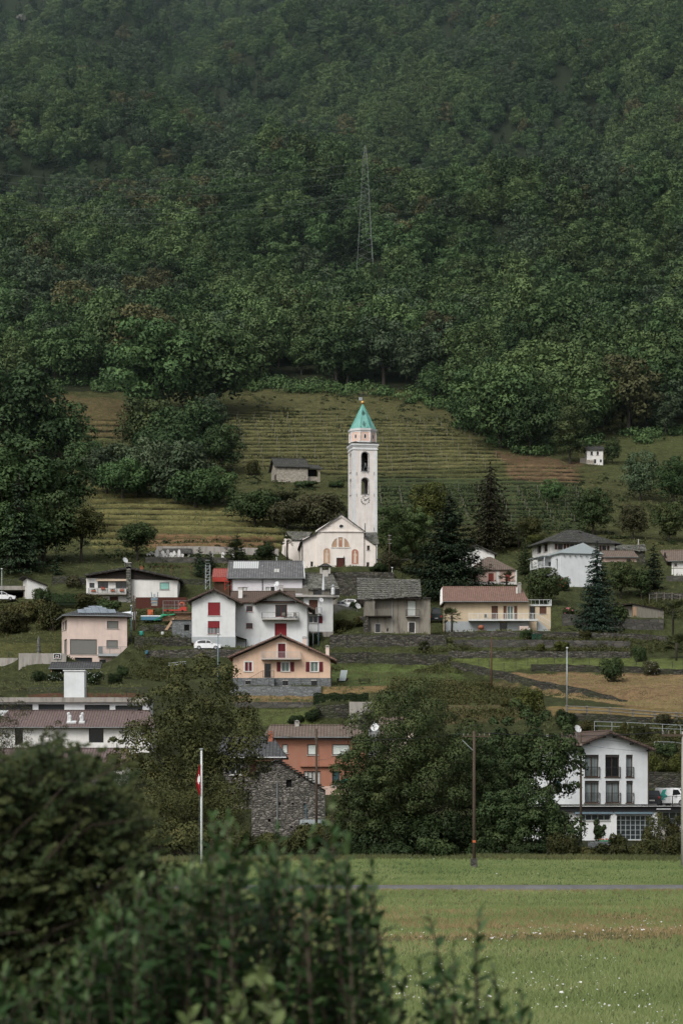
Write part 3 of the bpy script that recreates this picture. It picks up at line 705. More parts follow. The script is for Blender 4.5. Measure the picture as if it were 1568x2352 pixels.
# meadow: flat valley floor with the railway bank we stand on
mx = np.linspace(-90,90,181);my = np.concatenate([np.arange(-6,40,1.),np.arange(40,176.8,1.2),[178.]])
MX,MY = np.meshgrid(mx,my)
def mz_(x,y): return 3.3*np.clip((22-y)/16,0,1)**1.3+(vnoise(x,y,6,21)-.5)*.16+(vnoise(x,y,25,22)-.5)*.3
MZ = mz_(MX,MY);MZ = np.where((MY > 110) & (MY < 134),MZ*.35,MZ);MZ = np.where(MY > 176,-.06,MZ)
road = np.clip(1-np.abs(MY-(122.2+.018*MX))/3.2,0,1)
dry = np.exp(-((MY-90)/11)**2)*np.clip(vnoise(MX,MY,11,25)*1.5,0,1)*np.clip(.5+vnoise(MX,MY,3.5,26),.3,1)*.6+np.clip(1-np.abs(MY-118)/4,0,1)*.6
mc = np.array((.14,.178,.072))[None,None]*(1-dry[...,None].clip(0,1))+np.array((.21,.155,.078))[None,None]*dry[...,None].clip(0,1)
mc = mc*(.75+.5*vnoise(MX,MY,4,28))[...,None]
mc = np.where((MY > 126)[...,None],mc*np.array((.80,1.,.84)),mc)
tag(grid_mesh('meadow',MX,MY,MZ,'ground_cover',mc.reshape(-1,3)),kind='structure')
def mz(x,y): return float(mz_(np.array([x]),np.array([y]))[0])*(.35 if 110 < y < 134 else 1)
m = MB();m.add([(-90,121.4-.018*90,.22),(90,121.4+.018*90,.22),(90,123.0+.018*90,.22),(-90,123.0-.018*90,.22),(-90,120.5-.018*90,-.2),(90,120.5+.018*90,-.2),(90,123.9+.018*90,-.2),(-90,123.9-.018*90,-.2)],
    [(0,1,2,3),(0,1,5,4),(2,3,7,6)])
plain('asphalt',(.135,.136,.138),.7,var=.25);tag(m.build('road','asphalt'),kind='structure')
# ---------------------------------------------------------------- retaining walls
for name,label,pts,mat,th,cap in WALLS:
    o = thing(name,label,'wall',W(pts[len(pts)//2][0],pts[len(pts)//2][2],pts[len(pts)//2][3]))
    inv = o.location
    m = MB();vs = [];fs = [];k = 0
    dens = []
    for i in range(len(pts)-1):
        nn = max(2,int(abs(pts[i][0]-pts[i+1][0])/F*pts[i][3]/1.1))
        for q in range(nn): dens.append([pts[i][j]+(pts[i+1][j]-pts[i][j])*q/nn for j in range(4)])
    dens.append(list(pts[-1]));rr = random.Random(len(label))
    rough = .12 if mat.startswith('stone') else .02
    for p in dens:
        T = W(p[0],p[1],p[3])-inv;Bt = W(p[0],p[2],p[3])-inv
        z1 = T.z+.1+rr.uniform(-rough,rough);z0 = Bt.z-1.2
        vs += [(T.x,T.y-.55*0-th/2-.18,z0),(T.x,T.y-th/2+rr.uniform(-rough,rough)*.5,z1),(T.x,T.y+th/2+.35,z1),(T.x,T.y+th/2+.35,z0)]
    for i in range(len(dens)-1):
        for q in range(4): fs.append((i*4+q,i*4+(q+1) % 4,(i+1)*4+(q+1) % 4,(i+1)*4+q))
    fs += [(0,1,2,3),tuple(range((len(dens)-1)*4,len(dens)*4))]
    m.add(vs,fs);m.build('masonry',mat,o)

m = bpy.data.materials.new('mountain_air');m.use_nodes = True;t = m.node_tree;t.nodes.clear();o = t.nodes.new('ShaderNodeOutputMaterial');vs_ = t.nodes.new('ShaderNodeVolumeScatter');vs_.inputs['Color'].default_value = (.66,.92,.90,1);vs_.inputs['Density'].default_value = .00007;vs_.inputs['Anisotropy'].default_value = .2;t.links.new(vs_.outputs[0],o.inputs['Volume']);MATS['mountain_air'] = m
mb_ = MB();mb_.box(-900,900,476,3000,-60,1500);ha = tag(mb_.build('haze','mountain_air'),kind='structure')
# ================================================================ BUILDINGS
def poly_px(f,z,pts): return [f.pt(z,x,y) for x,y in pts]
# ---------------------------------------------------------------- peach house
b = Bld('peach_house','peach gabled house with dark red shutters and long balcony above a grey stone plinth','house',535.2,758.5,1577.7,335)
f = b.fr;Wd = b.Wd;D = 9.5
pl = f.pt('B',455,1396)[1]
r = f.rect('B',545,1268,607,1345);o = window(f,r,'white_frame','red_shutter',2,1,trim='pale_trim',depth=.05)
for q in ((835,1272,896,1345),(1062,1270,1122,1347)):
    window(f,f.rect('B',*q),'white_frame','curtain_green',2,1,trim='pale_trim',open_shutters='red_shutter')
window(f,f.rect('B',807,1126,866,1240),'red_frame','red_shutter',2,1,trim='pale_trim',sill=False,depth=.06,name='balcony_door')
r = f.rect('B',701,1283,752,1393);f.holes.append(r)
m = f.mb();m.box(r[0],r[1],.16,.2,r[2],r[3]);m.box(r[0],r[0]+.06,.1,.15,r[2],r[3]);m.box(r[1]-.06,r[1],.1,.15,r[2],r[3]);m.box((r[0]+r[1])/2-.03,(r[0]+r[1])/2+.03,.1,.15,r[2],r[3]);o = b.part('door',m,'glass_black')
m = f.mb();m.box(r[1]-.14,r[1]-.08,.05,.1,r[2]+1,r[2]+1.1);b.part('handle',m,'grey_metal',o)
shell(b,f,[(0,0),(Wd,0),f.pt('B',1235,1247),f.pt('B',828,1062),f.pt('B',455,1217)][:2]+[(Wd,f.pt('B',1235,1240)[1]),f.pt('B',828,1075),(0,f.pt('B',455,1240)[1])],D,'peach_plaster')
# stone plinth with cellar windows and steps
m = f.mb();m.box(-.04,Wd+.04,-.08,.3,-.6,pl);m.box(-.04,.3,.3,D,-.6,pl);m.box(Wd-.3,Wd+.04,.3,D,-.6,pl);pli = b.part('plinth',m,'block_plinth')
for q in ((553,1417,593,1448),(844,1417,885,1455),(1068,1417,1110,1455)):
    r = f.rect('B',*q,-.1);m = f.mb();m.box(r[0],r[1],-.12,-.082,r[2],r[3]);o = b.part('cellar_window',m,'glass_black');m = f.mb();m.box(r[0]-.05,r[1]+.05,-.16,-.125,r[3],r[3]+.1);m.box(r[0]-.05,r[1]+.05,-.2,-.125,r[2]-.08,r[2]);b.part('frame',m,'stone_trim',o)
a0 = f.pt('B',690,1396)[0];a1 = f.pt('B',780,1396)[0];m = f.mb();m.box(a0,a1,-1.4,-.085,-.5,pl-.02)
for k in range(7): m.box(a0-.32*(k+1),a0-.32*k-.001,-1.4,-.1,-.5,pl-.02-(k+1)*pl/8)
b.part('stairs',m,'block_plinth')
railing(f,a0,a1,-1.36,pl,pl+.95,None,'dark_metal',.12)
m = f.mb();s0 = a0-2.3;m.tube([(s0,-1.36,.9),(a0,-1.36,pl+.95)],.025)
for k in range(9): x = s0+(a0-s0)*k/8;m.box(x-.012,x+.012,-1.37,-1.35,max(-.1,(x-s0)/2.3*pl-.1),.9+(x-s0)/2.3*(pl+.05))
b.part('stair_rail',m,'dark_metal')
# balcony
r = f.rect('B',676,1190,985,1250,-1.1)
m = f.mb();m.box(r[0],r[1],-1.2,-.002,r[2]-.02,r[2]+.13);o = b.part('balcony',m,'stone_trim')
railing(f,r[0]+.03,r[1]-.03,-1.15,r[2]+.13,r[3],o,'galvanised',.13,ends=-.05)
roof = gable_roof(b,f,(f.pt('B',410,1228,-.8),f.pt('B',828,1047,-.8),f.pt('B',1268,1250,-.8)),D,.8,.2,'tile_red')
chimney(b,f,roof,'B',1000,1072,1030,1120,3.5,'pink_plaster');chimney(b,f,roof,'B',1180,1140,1208,1195,3,'pink_plaster',dep=.5)
m = f.mb();x = Wd+.12;m.tube([(x,-.1,2.6),(x,-.1,.1)],.05);m.tube([(-.1,-.1,2.8),(-.1,-.1,.1)],.05);b.part('downpipe',m,'dark_metal')

# ---------------------------------------------------------------- white house with red blinds
b = Bld('white_house','large white double gabled house with red roller blinds and a curved balcony','house',440.9,540.5,1491,366,0)
f = b.fr;Wl = b.Wd;D = 11
window(f,f.rect('B',259,803,355,906),'red_frame','glass_dark',2,blind='red_blind');window(f,f.rect('B',258,949,351,1051),'red_frame','curtain_pale',3,blind='red_blind',blind_frac=.52)
shell(b,f,[(0,0),(Wl,0),(Wl,f.pt('B',473,800)[1]),f.pt('B',305,708),(0,f.pt('B',133,800)[1])],D,'white_grey')
m = f.mb();zpl = f.pt('B',133,1073)[1];m.box(-.03,Wl+.03,-.06,.2,-1,zpl);m.box(-.03,.2,.2,D,-1,zpl);m.box(Wl-.2,Wl+.03,.2,3.4,-1,zpl);b.part('plinth',m,'plinth_grey')
g = Fac(b,Wl,3.5,0.)     # recessed middle + right wing
x1 = g.pt('B',1043,800)[0];xm = g.pt('B',662,800)[0]
for q in ((560,832,610,875),(557,966,609,1008)): window(g,g.rect('B',*q),'red_frame','glass_black',2 if q[1] > 900 else 1)
window(g,g.rect('B',787,822,879,918),'red_frame','glass_black',2,sill=False,name='balcony_door',trim='pale_trim');window(g,g.rect('B',782,967,875,1075),'red_frame','red_blind',1,sill=False,name='garden_door')
window(g,g.rect('B',561,1104,603,1140),'red_frame','red_blind',1,sill=False)
zt = g.pt('B',560,800)[1];ap = g.pt('B',820,716)
zr = g.pt('B',1043,825)[1];zl = ap[1]-(ap[0]-0)*(ap[1]-zr)/(x1-ap[0])
m = MB(g.xf);hs = g.holes
holed(m,[(0,-1),(x1,-1),(x1,zr),ap,(xm,ap[1]-(ap[0]-xm)*(ap[1]-zr)/(x1-ap[0])-.15),(0,zt)],hs)
m.add([(x1,0,-1),(x1,8,-1),(x1,8,zr),(x1,0,zr)],[(0,1,2,3)]);m.add([(0,8,-1),(x1,8,-1),(x1,8,zr),(ap[0],8,ap[1]),(0,8,zt)],[(0,1,2,3,4)]);m.box(.02,x1-.02,1.2,1.25,-1,zt-.1)
m.box(xm-.03,xm+.03,-.05,-.001,-.5,zt)
b.part('wing_wall',m,'white_grey')
m = g.mb();z2 = g.pt('B',560,1087)[1];m.box(.01,x1+.03,-.05,-.004,-1,z2);b.part('plinth',m,'white_cool')
# balcony with rounded corners
r = g.rect('B',680,870,970,932,-1.3);a0,a1 = r[0],r[1];zb = r[2]
arc = [(a0,0)]+[(a0+.5-.5*math.cos(t_),-.9-.45*math.sin(t_)) for t_ in (0,.5,1.,1.57)]+[(a1-.5+.5*math.cos(t_),-.9-.45*math.sin(t_)) for t_ in (1.57,1.,.5,0)]+[(a1,0)]
m = g.mb();m.add([(x,y,zb-.12) for x,y in arc]+[(x,y,zb+.06) for x,y in arc],[tuple(range(len(arc)))[::-1],tuple(range(len(arc),2*len(arc)))]+[(i,(i+1) % len(arc),len(arc)+(i+1) % len(arc),len(arc)+i) for i in range(len(arc))]);bal = b.part('balcony',m,'stone_trim')
m = g.mb()
for z in (zb+.16,zb+1.0): m.tube([(x,y,z) for x,y in arc],.022,5)
L = [Vector(p) for p in arc]
for i in range(len(L)-1):
    nn = max(1,int((L[i+1]-L[i]).length/.17))
    for k in range(nn): q = L[i]+(L[i+1]-L[i])*k/nn;m.box(q.x-.011,q.x+.011,q.y-.011,q.y+.011,zb+.06,zb+1)
b.part('railing',m,'dark_metal',bal)
# roofs
roof = gable_roof(b,f,(f.pt('B',90,786,-.9),f.pt('B',305,690,-.9),f.pt('B',530,802,-.9)),D,.9,.22,'tile_brown')
gable_roof(b,g,(g.pt('B',606,800,-1.6),g.pt('B',820,702,-1.6),g.pt('B',1095,850,-1.6)),9,1.6,.22,'tile_brown')
ze = g.pt('B',560,800,-.5)[1];zr2 = g.pt('B',560,718,4.2)[1]
lean_roof(b,g,g.pt('B',430,800)[0],g.pt('B',940,800)[0],ze,zr2,4.2,-.5,.2,'tile_brown',gutter=None)
chimney(b,g,roof,'B',497,684,529,752,1.2,'white_plaster');chimney(b,g,roof,'B',815,668,845,705,3.2,'stone_trim')
m = f.mb();x = Wl+.1;m.tube([(x+.35,-.6,f.pt('B',505,812)[1]),(x,-.1,f.pt('B',486,830)[1]),(x,-.1,.1)],.05);b.part('downpipe',m,'dark_metal')
m = g.mb();m.tube([(x1+.5,-1.3,g.pt('B',1040,830)[1]),(x1-.1,-.1,g.pt('B',1003,850)[1]),(x1-.1,-.1,0)],.05);b.part('downpipe',m,'dark_metal')
# porch roof between the wings
m = g.mb();q = [g.pt('B',480,1065,-3),g.pt('B',562,1092,-1)];m.slab([(q[0][0],-3,q[0][1]),(q[1][0],-1,q[1][1]),(q[1][0],0,q[1][1]),(q[0][0],0,q[0][1])],.15);m.box(q[1][0]-.15,q[1][0]-.05,-.95,-.85,-.5,q[1][1]-.16);b.part('porch_roof',m,'wood_dark')
for (x,col,zz) in ((850,'wood_grey',0),(940,'wood_grey',0),(893,'bin_green',.1)):
    P = g.pt('B',x,920,-.7);wx = Vector(g.xf(P[0],-.7,zb+.06));wp = b.root.matrix_basis @ wx if False else Vector((b.o.x+wx.x,b.o.y+wx.y,b.o.z+wx.z))
    nm = 'garden_table' if col == 'bin_green' else 'folding_chair'
    lab = {850: 'wooden folding chair near the balcony door of the white house',940: 'wooden folding chair at the right end of the curved balcony',893: 'small green table between two chairs on the curved balcony'}[x]
    o = thing(nm,lab,'table' if col == 'bin_green' else 'chair',wp,0,None if col == 'bin_green' else 'folding chairs on the balcony')
    if col == 'bin_green':
        m = MB();m.box(-.4,.4,-.3,.3,.68,.72);m.build('tabletop',col,o)
        for sx in (-.32,.32): m = MB();m.box(sx-.02,sx+.02,-.25,.25,0,.68);m.build('leg',col,o)
    else:
        m = MB();m.slab([(-.22,-.2,.44),(.22,-.2,.44),(.22,.2,.42),(-.22,.2,.42)],.04);m.build('seat',col,o)
        m = MB();m.slab([(-.22,.18,.5),(.22,.18,.5),(.22,.3,.95),(-.22,.3,.95)],.03);m.build('backrest',col,o)
        for sx in (-.2,.2): m = MB();m.tube([(sx,-.25,0),(sx,.22,.6)],.02,5);m.tube([(sx,.28,0),(sx,-.2,.44)],.02,5);m.build('leg',col,o)

# ---------------------------------------------------------------- grey roofed house with solar collector
b = Bld('grey_roof_house','lilac white house under a long grey tiled roof carrying a solar collector','house',531.7,694,1374,395)
f = b.fr;Wd = b.Wd
window(f,f.rect('B',525,683,572,722),'white_frame','curtain_white',2);window(f,f.rect('B',710,683,745,722),'white_frame','curtain_white',2);window(f,f.rect('B',750,680,780,722),'dark_frame','glass_black',1)
zt = f.pt('B',600,618)[1]
shell(b,f,[(0,-1),(Wd,-1),(Wd,zt),(0,zt)],9,'lilac_white')
e0 = f.pt('B',405,609,-.7);e1 = f.pt('B',1013,609,-.7);rz = f.pt('B',700,481,4.5)[1]
roof = lean_roof(b,f,e0[0],e1[0],e0[1],rz,4.5,-.7,.22,'tile_grey',inset=(.08,.3))
sl = (rz-e0[1])/5.2;zat = lambda d: e0[1]+(d+.7)*sl
def onroof(f,zx_,x0,y0,x1,y1,zat,lift=.08,th=.1,d0=-.5,d1=4.4):
    # find depths where the sight line meets the roof plane
    def dep(x,y):
        lo,hi = d0,d1
        for _ in range(30):
            mid = (lo+hi)/2
            if f.pt(zx_,x,y,mid)[1] > zat(mid): lo = mid
            else: hi = mid
        return mid
    da,db = dep(x0,y1),dep(x0,y0);a0 = f.pt(zx_,x0,y1,da)[0];a1 = f.pt(zx_,x1,y1,da)[0]
    m = f.mb();m.slab([(a0,da,zat(da)+lift),(a1,da,zat(da)+lift),(a1,db,zat(db)+lift),(a0,db,zat(db)+lift)],th);return m,(a0,a1,da,db)
m,q = onroof(f,'B',455,488,655,541,zat,.12);o = b.part('solar_collector',m,'collector',roof)
m,q = onroof(f,'B',776,544,818,569,zat,.1);b.part('skylight',m,'curtain_white',roof)
for (x,y0,y1,d) in ((688,513,540,2.8),(682,575,596,.8),(797,449,482,4.7)):
    P = f.pt('B',x,y1,d);T = f.pt('B',x,y0,d);m = f.mb();m.tube([(P[0],d,P[1]-.3),(P[0],d,T[1])],.09);m.tube([(P[0],d,T[1]-.12),(P[0],d,T[1]+.02)],.16);b.part('vent_pipe',m,'galvanised',roof)
m = f.mb()
for x in (447,685): P = f.pt('B',x,700,-.12)[0];m.tube([(P,-.12,0),(P,-.12,zt)],.06)
b.part('downpipe',m,'dark_metal')
m = f.mb();m.slab([(e1[0],-.72,e0[1]+.05),(e1[0]+.14,-.72,e0[1]+.05),(e1[0]-.3+.14,4.5,rz+.05),(e1[0]-.3,4.5,rz+.05)],.3);b.part('verge_board',m,'white_metal',roof)
# ---------------------------------------------------------------- half finished red tiled house in scaffolding
b = Bld('unfinished_house','small unfinished house with new orange red roof tiles and membrane','house',zx('B',300),zx('B',428),1376,402)
f = b.fr;zt = f.pt('B',300,640)[1]
shell(b,f,[(0,-1),(b.Wd,-1),(b.Wd,zt),(0,zt)],6,'wood_brown')
e = f.pt('B',292,606,-.4);rz = f.pt('B',300,540,3.)[1]
lean_roof(b,f,e[0],b.Wd+.6,e[1],rz,3.,-.4,.2,'tile_orange_red',gutter=None)
m = f.mb();q = f.rect('B',296,608,428,640,-.45);m.box(*q[:2],-.45,-.41,q[2],q[3]);b.part('membrane',m,'safety_red')
def scaffold(name,label,z,x0,x1,ybase,ytop,Y,lifts,mat='galvanised',dep=1.0,bays=1):
    P = W(zx(z,x0),zy(z,ybase),Y);Q = W(zx(z,x1),zy(z,ytop),Y);o = thing(name,label,'scaffolding',P)
    w_,h = Q.x-P.x,Q.z-P.z
    for k in range(bays+1):
        for y in (0,dep): m = MB();m.tube([(w_*k/bays,y,0),(w_*k/bays,y,h)],.045);m.build('standard',mat,o)
    for k in range(1,lifts+1):
        z0 = h*k/(lifts+.35);m = MB();m.box(0,w_,.06,dep-.06,z0-.05,z0);m.build('deck','wood_grey',o)
        m = MB()
        for zz in (z0+.5,z0+1.): m.tube([(0,-.03,zz),(w_,-.03,zz)],.03)
        m.tube([(0,-.04,z0-h/(lifts+.35)),(w_,-.04,z0)],.025);m.build('guard_rail',mat,o)
    return o
scaffold('scaffold_tower','tall narrow steel scaffold tower left of the new red roof','B',240,275,700,505,399,4)
scaffold('scaffold','red and grey scaffold under the eaves of the unfinished house','B',390,440,705,615,398.5,2,'safety_red')

# ---------------------------------------------------------------- old slate roofed house behind
b = Bld('slate_roof_house','low old house with heavy grey stone slab roof below the church wall','house',zx('B',1000),zx('B',1270),1388,394.5)
f = b.fr;zt = f.pt('B',1100,700)[1]
window(f,f.rect('B',1083,706,1122,745),'dark_frame','glass_black',2)
shell(b,f,[(0,-1),(b.Wd,-1),(b.Wd,zt),(0,zt)],7,'stained_plaster')
e = f.pt('B',996,694,-.5);e1 = f.pt('B',1288,694,-.5);rz = f.pt('B',1100,584,4.2)[1]
lean_roof(b,f,e[0],e1[0],e[1],rz,4.2,-.5,.22,'slate_roof',inset=(0,f.pt('B',1288,694)[0]-f.pt('B',1237,694)[0]),gutter=None)
o = b.root;ch = chimney(b,f,None,'B',1157,535,1200,582,3.5,'stone_trim','slate_dark',dep=.9)
# ---------------------------------------------------------------- flat roofed white house
b = Bld('flat_roof_house','white house with flat concrete terrace roof and brown panel door','house',zx('B',1010),zx('B',1238),1462,383,9)
f = b.fr;Wd = b.Wd;D = 6.5;zt = f.pt('B',1100,764)[1]
window(f,f.rect('B',1050,783,1118,888),'brown_frame','brown_shutter',1,sill=True,depth=.05,name='panel_door');window(f,f.rect('B',1048,908,1120,965),'white_frame','glass_dark',2)
sf = b.side('R',D)
window(sf,(1.5,2.5,f.pt('B',1250,965)[1],f.pt('B',1250,915)[1]),'white_frame','glass_dark',1);window(sf,(1.5,2.4,f.pt('B',1250,840)[1],f.pt('B',1250,805)[1]),'dark_frame','glass_black',1)
shell(b,f,[(0,-1),(Wd,-1),(Wd,zt),(0,zt)],D,'white_grey',sides={'R': sf})
m = f.mb();z0 = f.pt('B',1200,1033)[1];m.box(-.05,Wd+.06,-.06,.2,-1.5,z0);m.box(Wd-.2,Wd+.06,.2,D,-1.5,z0);b.part('plinth',m,'concrete')
m = f.mb();zs = f.pt('B',1100,748)[1];m.box(f.pt('B',905,760)[0],Wd+.9,-.8,D+.4,zt,zs);sl_ = b.part('flat_roof',m,'stone_trim')
a1 = Wd+.8;railing(f,Wd-2,a1,-.7,zs,zs+.95,sl_,'dark_metal',.12,ends=D)
m = f.mb();q = f.rect('B',845,690,1047,745,-.6);m.box(q[0],q[1],-.62,-.56,q[2]+.2,q[3]);b.part('slatted_screen',m,'wood_grey',sl_)
r = f.rect('B',1044,842,1150,888,-.9);m = f.mb();m.box(r[0],r[1],-1,-.002,r[2]-.1,r[2]);o = b.part('balcony',m,'stone_trim');railing(f,r[0]+1.3,r[1],-.95,r[2],r[3],o,'galvanised',.13,ends=-.05)
q = f.rect('B',1126,910,1155,967);m = f.mb();m.box(q[0],q[1],-.06,-.005,q[2],q[3]);b.part('shutter',m,'red_shutter')
P = W(zx('B',1163),zy('B',741),381.5);o = thing('closed_parasol','closed white parasol standing on the flat terrace roof','parasol',P)
m = MB();m.tube([(0,0,0),(0,0,1.0)],.03);m.build('pole','galvanised',o);m = MB();m.lathe([(.02,.55),(.24,.7),(.2,1.5),(.12,2.4),(.03,3.2)],n=8);m.build('canopy','umbrella_white',o)
P = W(zx('B',1238),zy('B',742),382);o = thing('roof_lantern','small white metal flue with conical cap at the terrace corner','flue',P)
m = MB();m.lathe([(.3,0),(.3,.9),(.2,1.1),(.2,1.3)],n=10);m.build('body','white_metal',o);m = MB();m.lathe([(.32,1.3),(.03,1.65)],n=10);m.build('cap','galvanised',o)

# ---------------------------------------------------------------- grey rustic house
b = Bld('rustic_house','old grey stained farmhouse with thick stone slab roof and hanging wooden loggia','house',zx('C',345),zx('C',942),1457,375)
f = b.fr;Wd = b.Wd;D = 9
xm = f.pt('C',600,900)[0];xu = f.pt('C',355,900)[0];zu = f.pt('C',500,1042)[1];zt = f.pt('C',500,903)[1];zblk = f.pt('C',700,884)[1]
window(f,f.rect('C',452,1113,493,1187),'dark_frame','glass_dark',2,trim='grey_plaster');window(f,f.rect('C',749,1098,802,1190),'dark_frame','glass_black',2,2,trim='pale_trim')
window(f,f.rect('C',740,908,806,1038),'white_frame','white_blind',2,sill=False,trim=None,depth=.06,name='balcony_door');window(f,f.rect('C',552,1150,566,1182),'dark_frame','glass_black',1)
shell(b,f,[(.05,-1),(Wd,-1),(Wd,zblk),(xm,zblk),(.05,zblk)],D,'stained_plaster')
m = f.mb();m.box(xm-.12,xm+.04,-.05,-.004,0,zblk);b.part('corner_pilaster',m,'grey_plaster')
# loggia
m = f.mb();m.box(xu,xm-.13,-1.1,-.004,zu-.15,zu);o = b.part('loggia',m,'wood_dark')
q = f.rect('C',355,905,445,1036,-1.);m = f.mb();m.box(xu,q[1],-1.08,-1.02,zu,zt);m.box(xu,xu+.06,-1.01,-.1,zu,zt);b.part('plank_wall',m,'wood_grey',o)
railing(f,q[1],xm-.15,-1.05,zu,zu+1.0,o,'wood_grey',.2,.04,posts=3)
m = f.mb();q = f.rect('C',450,915,595,1036,-.02);m.box(q[0],q[1],-.03,-.003,zu,zt-.1);b.part('board_panel',m,'wood_grey',o)
m = f.mb();m.prism([(f.pt('C',300,1038)[0],zu-.1),(f.pt('C',385,1090)[0],zu-1.7),(f.pt('C',385,1040)[0],zu-.1)],-1,.5);m.box(f.pt('C',345,1080)[0],f.pt('C',385,1080)[0],-.9,-.2,-.8,zu-1.2);b.part('stone_pier',m,'stone_wall')
r = f.rect('C',722,982,845,1042,-.8);m = f.mb();m.box(r[0],r[1],-.9,-.003,r[2]-.08,r[2]);o = b.part('balcony',m,'concrete');railing(f,r[0],r[1],-.85,r[2],r[3],o,'dark_metal',.14,ends=-.05)
e = f.pt('C',288,897,-1.3);e1 = f.pt('C',862,868,-1.3);rz = f.pt('C',500,705,5)[1]
m = f.mb();rnd = random.Random(3);N = 26
top = [(e[0]+(e1[0]-e[0])*k/N,5+rnd.uniform(-.1,.1),rz+rnd.uniform(-.07,.07)+.35*(1-k/N)*.4-.25*k/N) for k in range(N+1)]
bot = [(e[0]+(e1[0]-e[0])*k/N,-1.3+rnd.uniform(-.15,.1),e[1]+(e1[1]-e[1])*k/N+rnd.uniform(-.05,.06)) for k in range(N+1)]
for k in range(N):
    for j in range(10):
        def q(i,jj): s_ = jj/10;A_,B_ = bot[i],top[i];return (A_[0]+(B_[0]-A_[0])*s_,A_[1]+(B_[1]-A_[1])*s_,A_[2]+(B_[2]-A_[2])*s_)
        h = rnd.uniform(.05,.13);p = [q(k,j),q(k+1,j),q(k+1,j+1),q(k,j+1)]
        m.slab([(p[0][0],p[0][1]-.1,p[0][2]+h),(p[1][0],p[1][1]-.1,p[1][2]+h),(p[2][0],p[2][1],p[2][2]+.02),(p[3][0],p[3][1],p[3][2]+.02)],.12)
m.slab([(e1[0],11,e[1]),(e[0],11,e[1]),(e[0],5,rz),(e1[0],5,rz-.1)],.2)
roof = b.part('roof',m,'slate_roof');
m = f.mb();m.prism([(e[0]+.4,e[1]-.1),(e1[0]-.4,e1[1]-.1),(e1[0]-.4,rz-.3),(e[0]+.4,rz-.3)],4.9,5.0);m.box(xu,e1[0]-.3,-1.25,-1.1,e1[1]-.35,e1[1]-.2);m.box(xu,e1[0]-.3,.5,.6,zt-1.5,e1[1]-.1);b.part('roof_beam',m,'wood_dark',roof)
m = f.mb();q = f.rect('C',600,872,945,886,-.35);m.box(xm-.1,Wd+.12,-.4,D,zblk+.002,zblk+.14);m.box(f.pt('C',708,890)[0],f.pt('C',850,890)[0],-.42,-.3,zblk-.1,zblk-.004,1);b.part('block_roof',m,['slate_dark','white_metal'])

# ---------------------------------------------------------------- yellow house
b = Bld('yellow_house','cream yellow house with red brown pantile roof and long white balcony','house',zx('C',1078),zx('D',405),1453,385)
f = b.fr;Wd = b.Wd;D = 9;zb = f.pt('D',100,912)[1];zt = f.pt('D',100,762)[1]
for q in ((122,800,170,905),): window(f,f.rect('D',*q),'brown_frame','brown_shutter',2,sill=False,depth=.05,name='shuttered_door')
window(f,f.rect('D',240,800,286,905),'white_frame','curtain_green',2,sill=False,name='balcony_door',open_shutters='brown_shutter')
r = f.rect('D',185,925,240,1000);window(f,(r[0],r[1],0,r[3]),'dark_frame','glass_black',1,sill=False,name='cellar_door')
window(f,f.rect('D',108,930,132,958),'dark_frame','glass_black',1)
shell(b,f,[(0,-1),(Wd,-1),(Wd,zt),(0,zt)],D,'yellow_plaster')
m = f.mb();xa,xb = f.pt('D',185,925)[0],f.pt('D',240,925)[0];m.box(-.03,xa,-.05,-.004,-1,zb-.1);m.box(xb,Wd+.02,-.05,-.004,-1,zb-.1);b.part('basement_render',m,'plinth_grey')
e = f.pt('D',0,764,-.9)[1];x0 = f.pt('C',1052,900,-.9)[0];x1 = f.pt('D',405,764,-.9)[0];rz = f.pt('C',1300,780,4.5)[1]
roof = lean_roof(b,f,x0,x1,e,rz,4.5,-.9,.22,'tile_red',inset=(.15,.9))
m = f.mb();q0 = f.pt('C',1026,940,-.5);m.slab([(q0[0],-.7,q0[1]),(x0+.1,-.9,e),(x0+.15,4.5,rz),(q0[0]+.3,4.5,rz-.5)],.15);b.part('gable_board',m,'pale_trim',roof)
chimney(b,f,roof,'D',318,625,345,715,2.2,'concrete','stone_trim',dep=.7);m = f.mb();q = f.rect('D',309,660,318,690,2);m.box(q[0],q[1],2,2.5,q[2]-.5,q[3]);b.part('chimney',m,'pale_trim',roof)
r0 = f.pt('C',1285,1075,-1.5)[0];r1 = f.pt('D',472,912,-1.5)[0]
m = f.mb();m.box(r0,r1,-1.6,-.004,zb-.1,zb+.08);bal = b.part('balcony',m,'white_metal')
m = f.mb();H = f.pt('D',100,856,-1.5)[1]-zb
for z in (zb+.16,zb+H): m.box(r0,r1,-1.56,-1.5,z-.03,z+.03)
k = 0;xx = r0
while xx < r1: m.box(xx-.03,xx+.03,-1.56,-1.5,zb+.08,zb+H);xx += 1.45
xx = r0
while xx < r1: m.box(xx-.01,xx+.01,-1.54,-1.52,zb+.17,zb+H);xx += .14
m.box(r1-.06,r1,-1.5,-.1,zb+H-.03,zb+H+.03);m.box(r1-.06,r1,-1.5,-.1,zb+.13,zb+.19)
b.part('railing',m,'white_metal',bal)
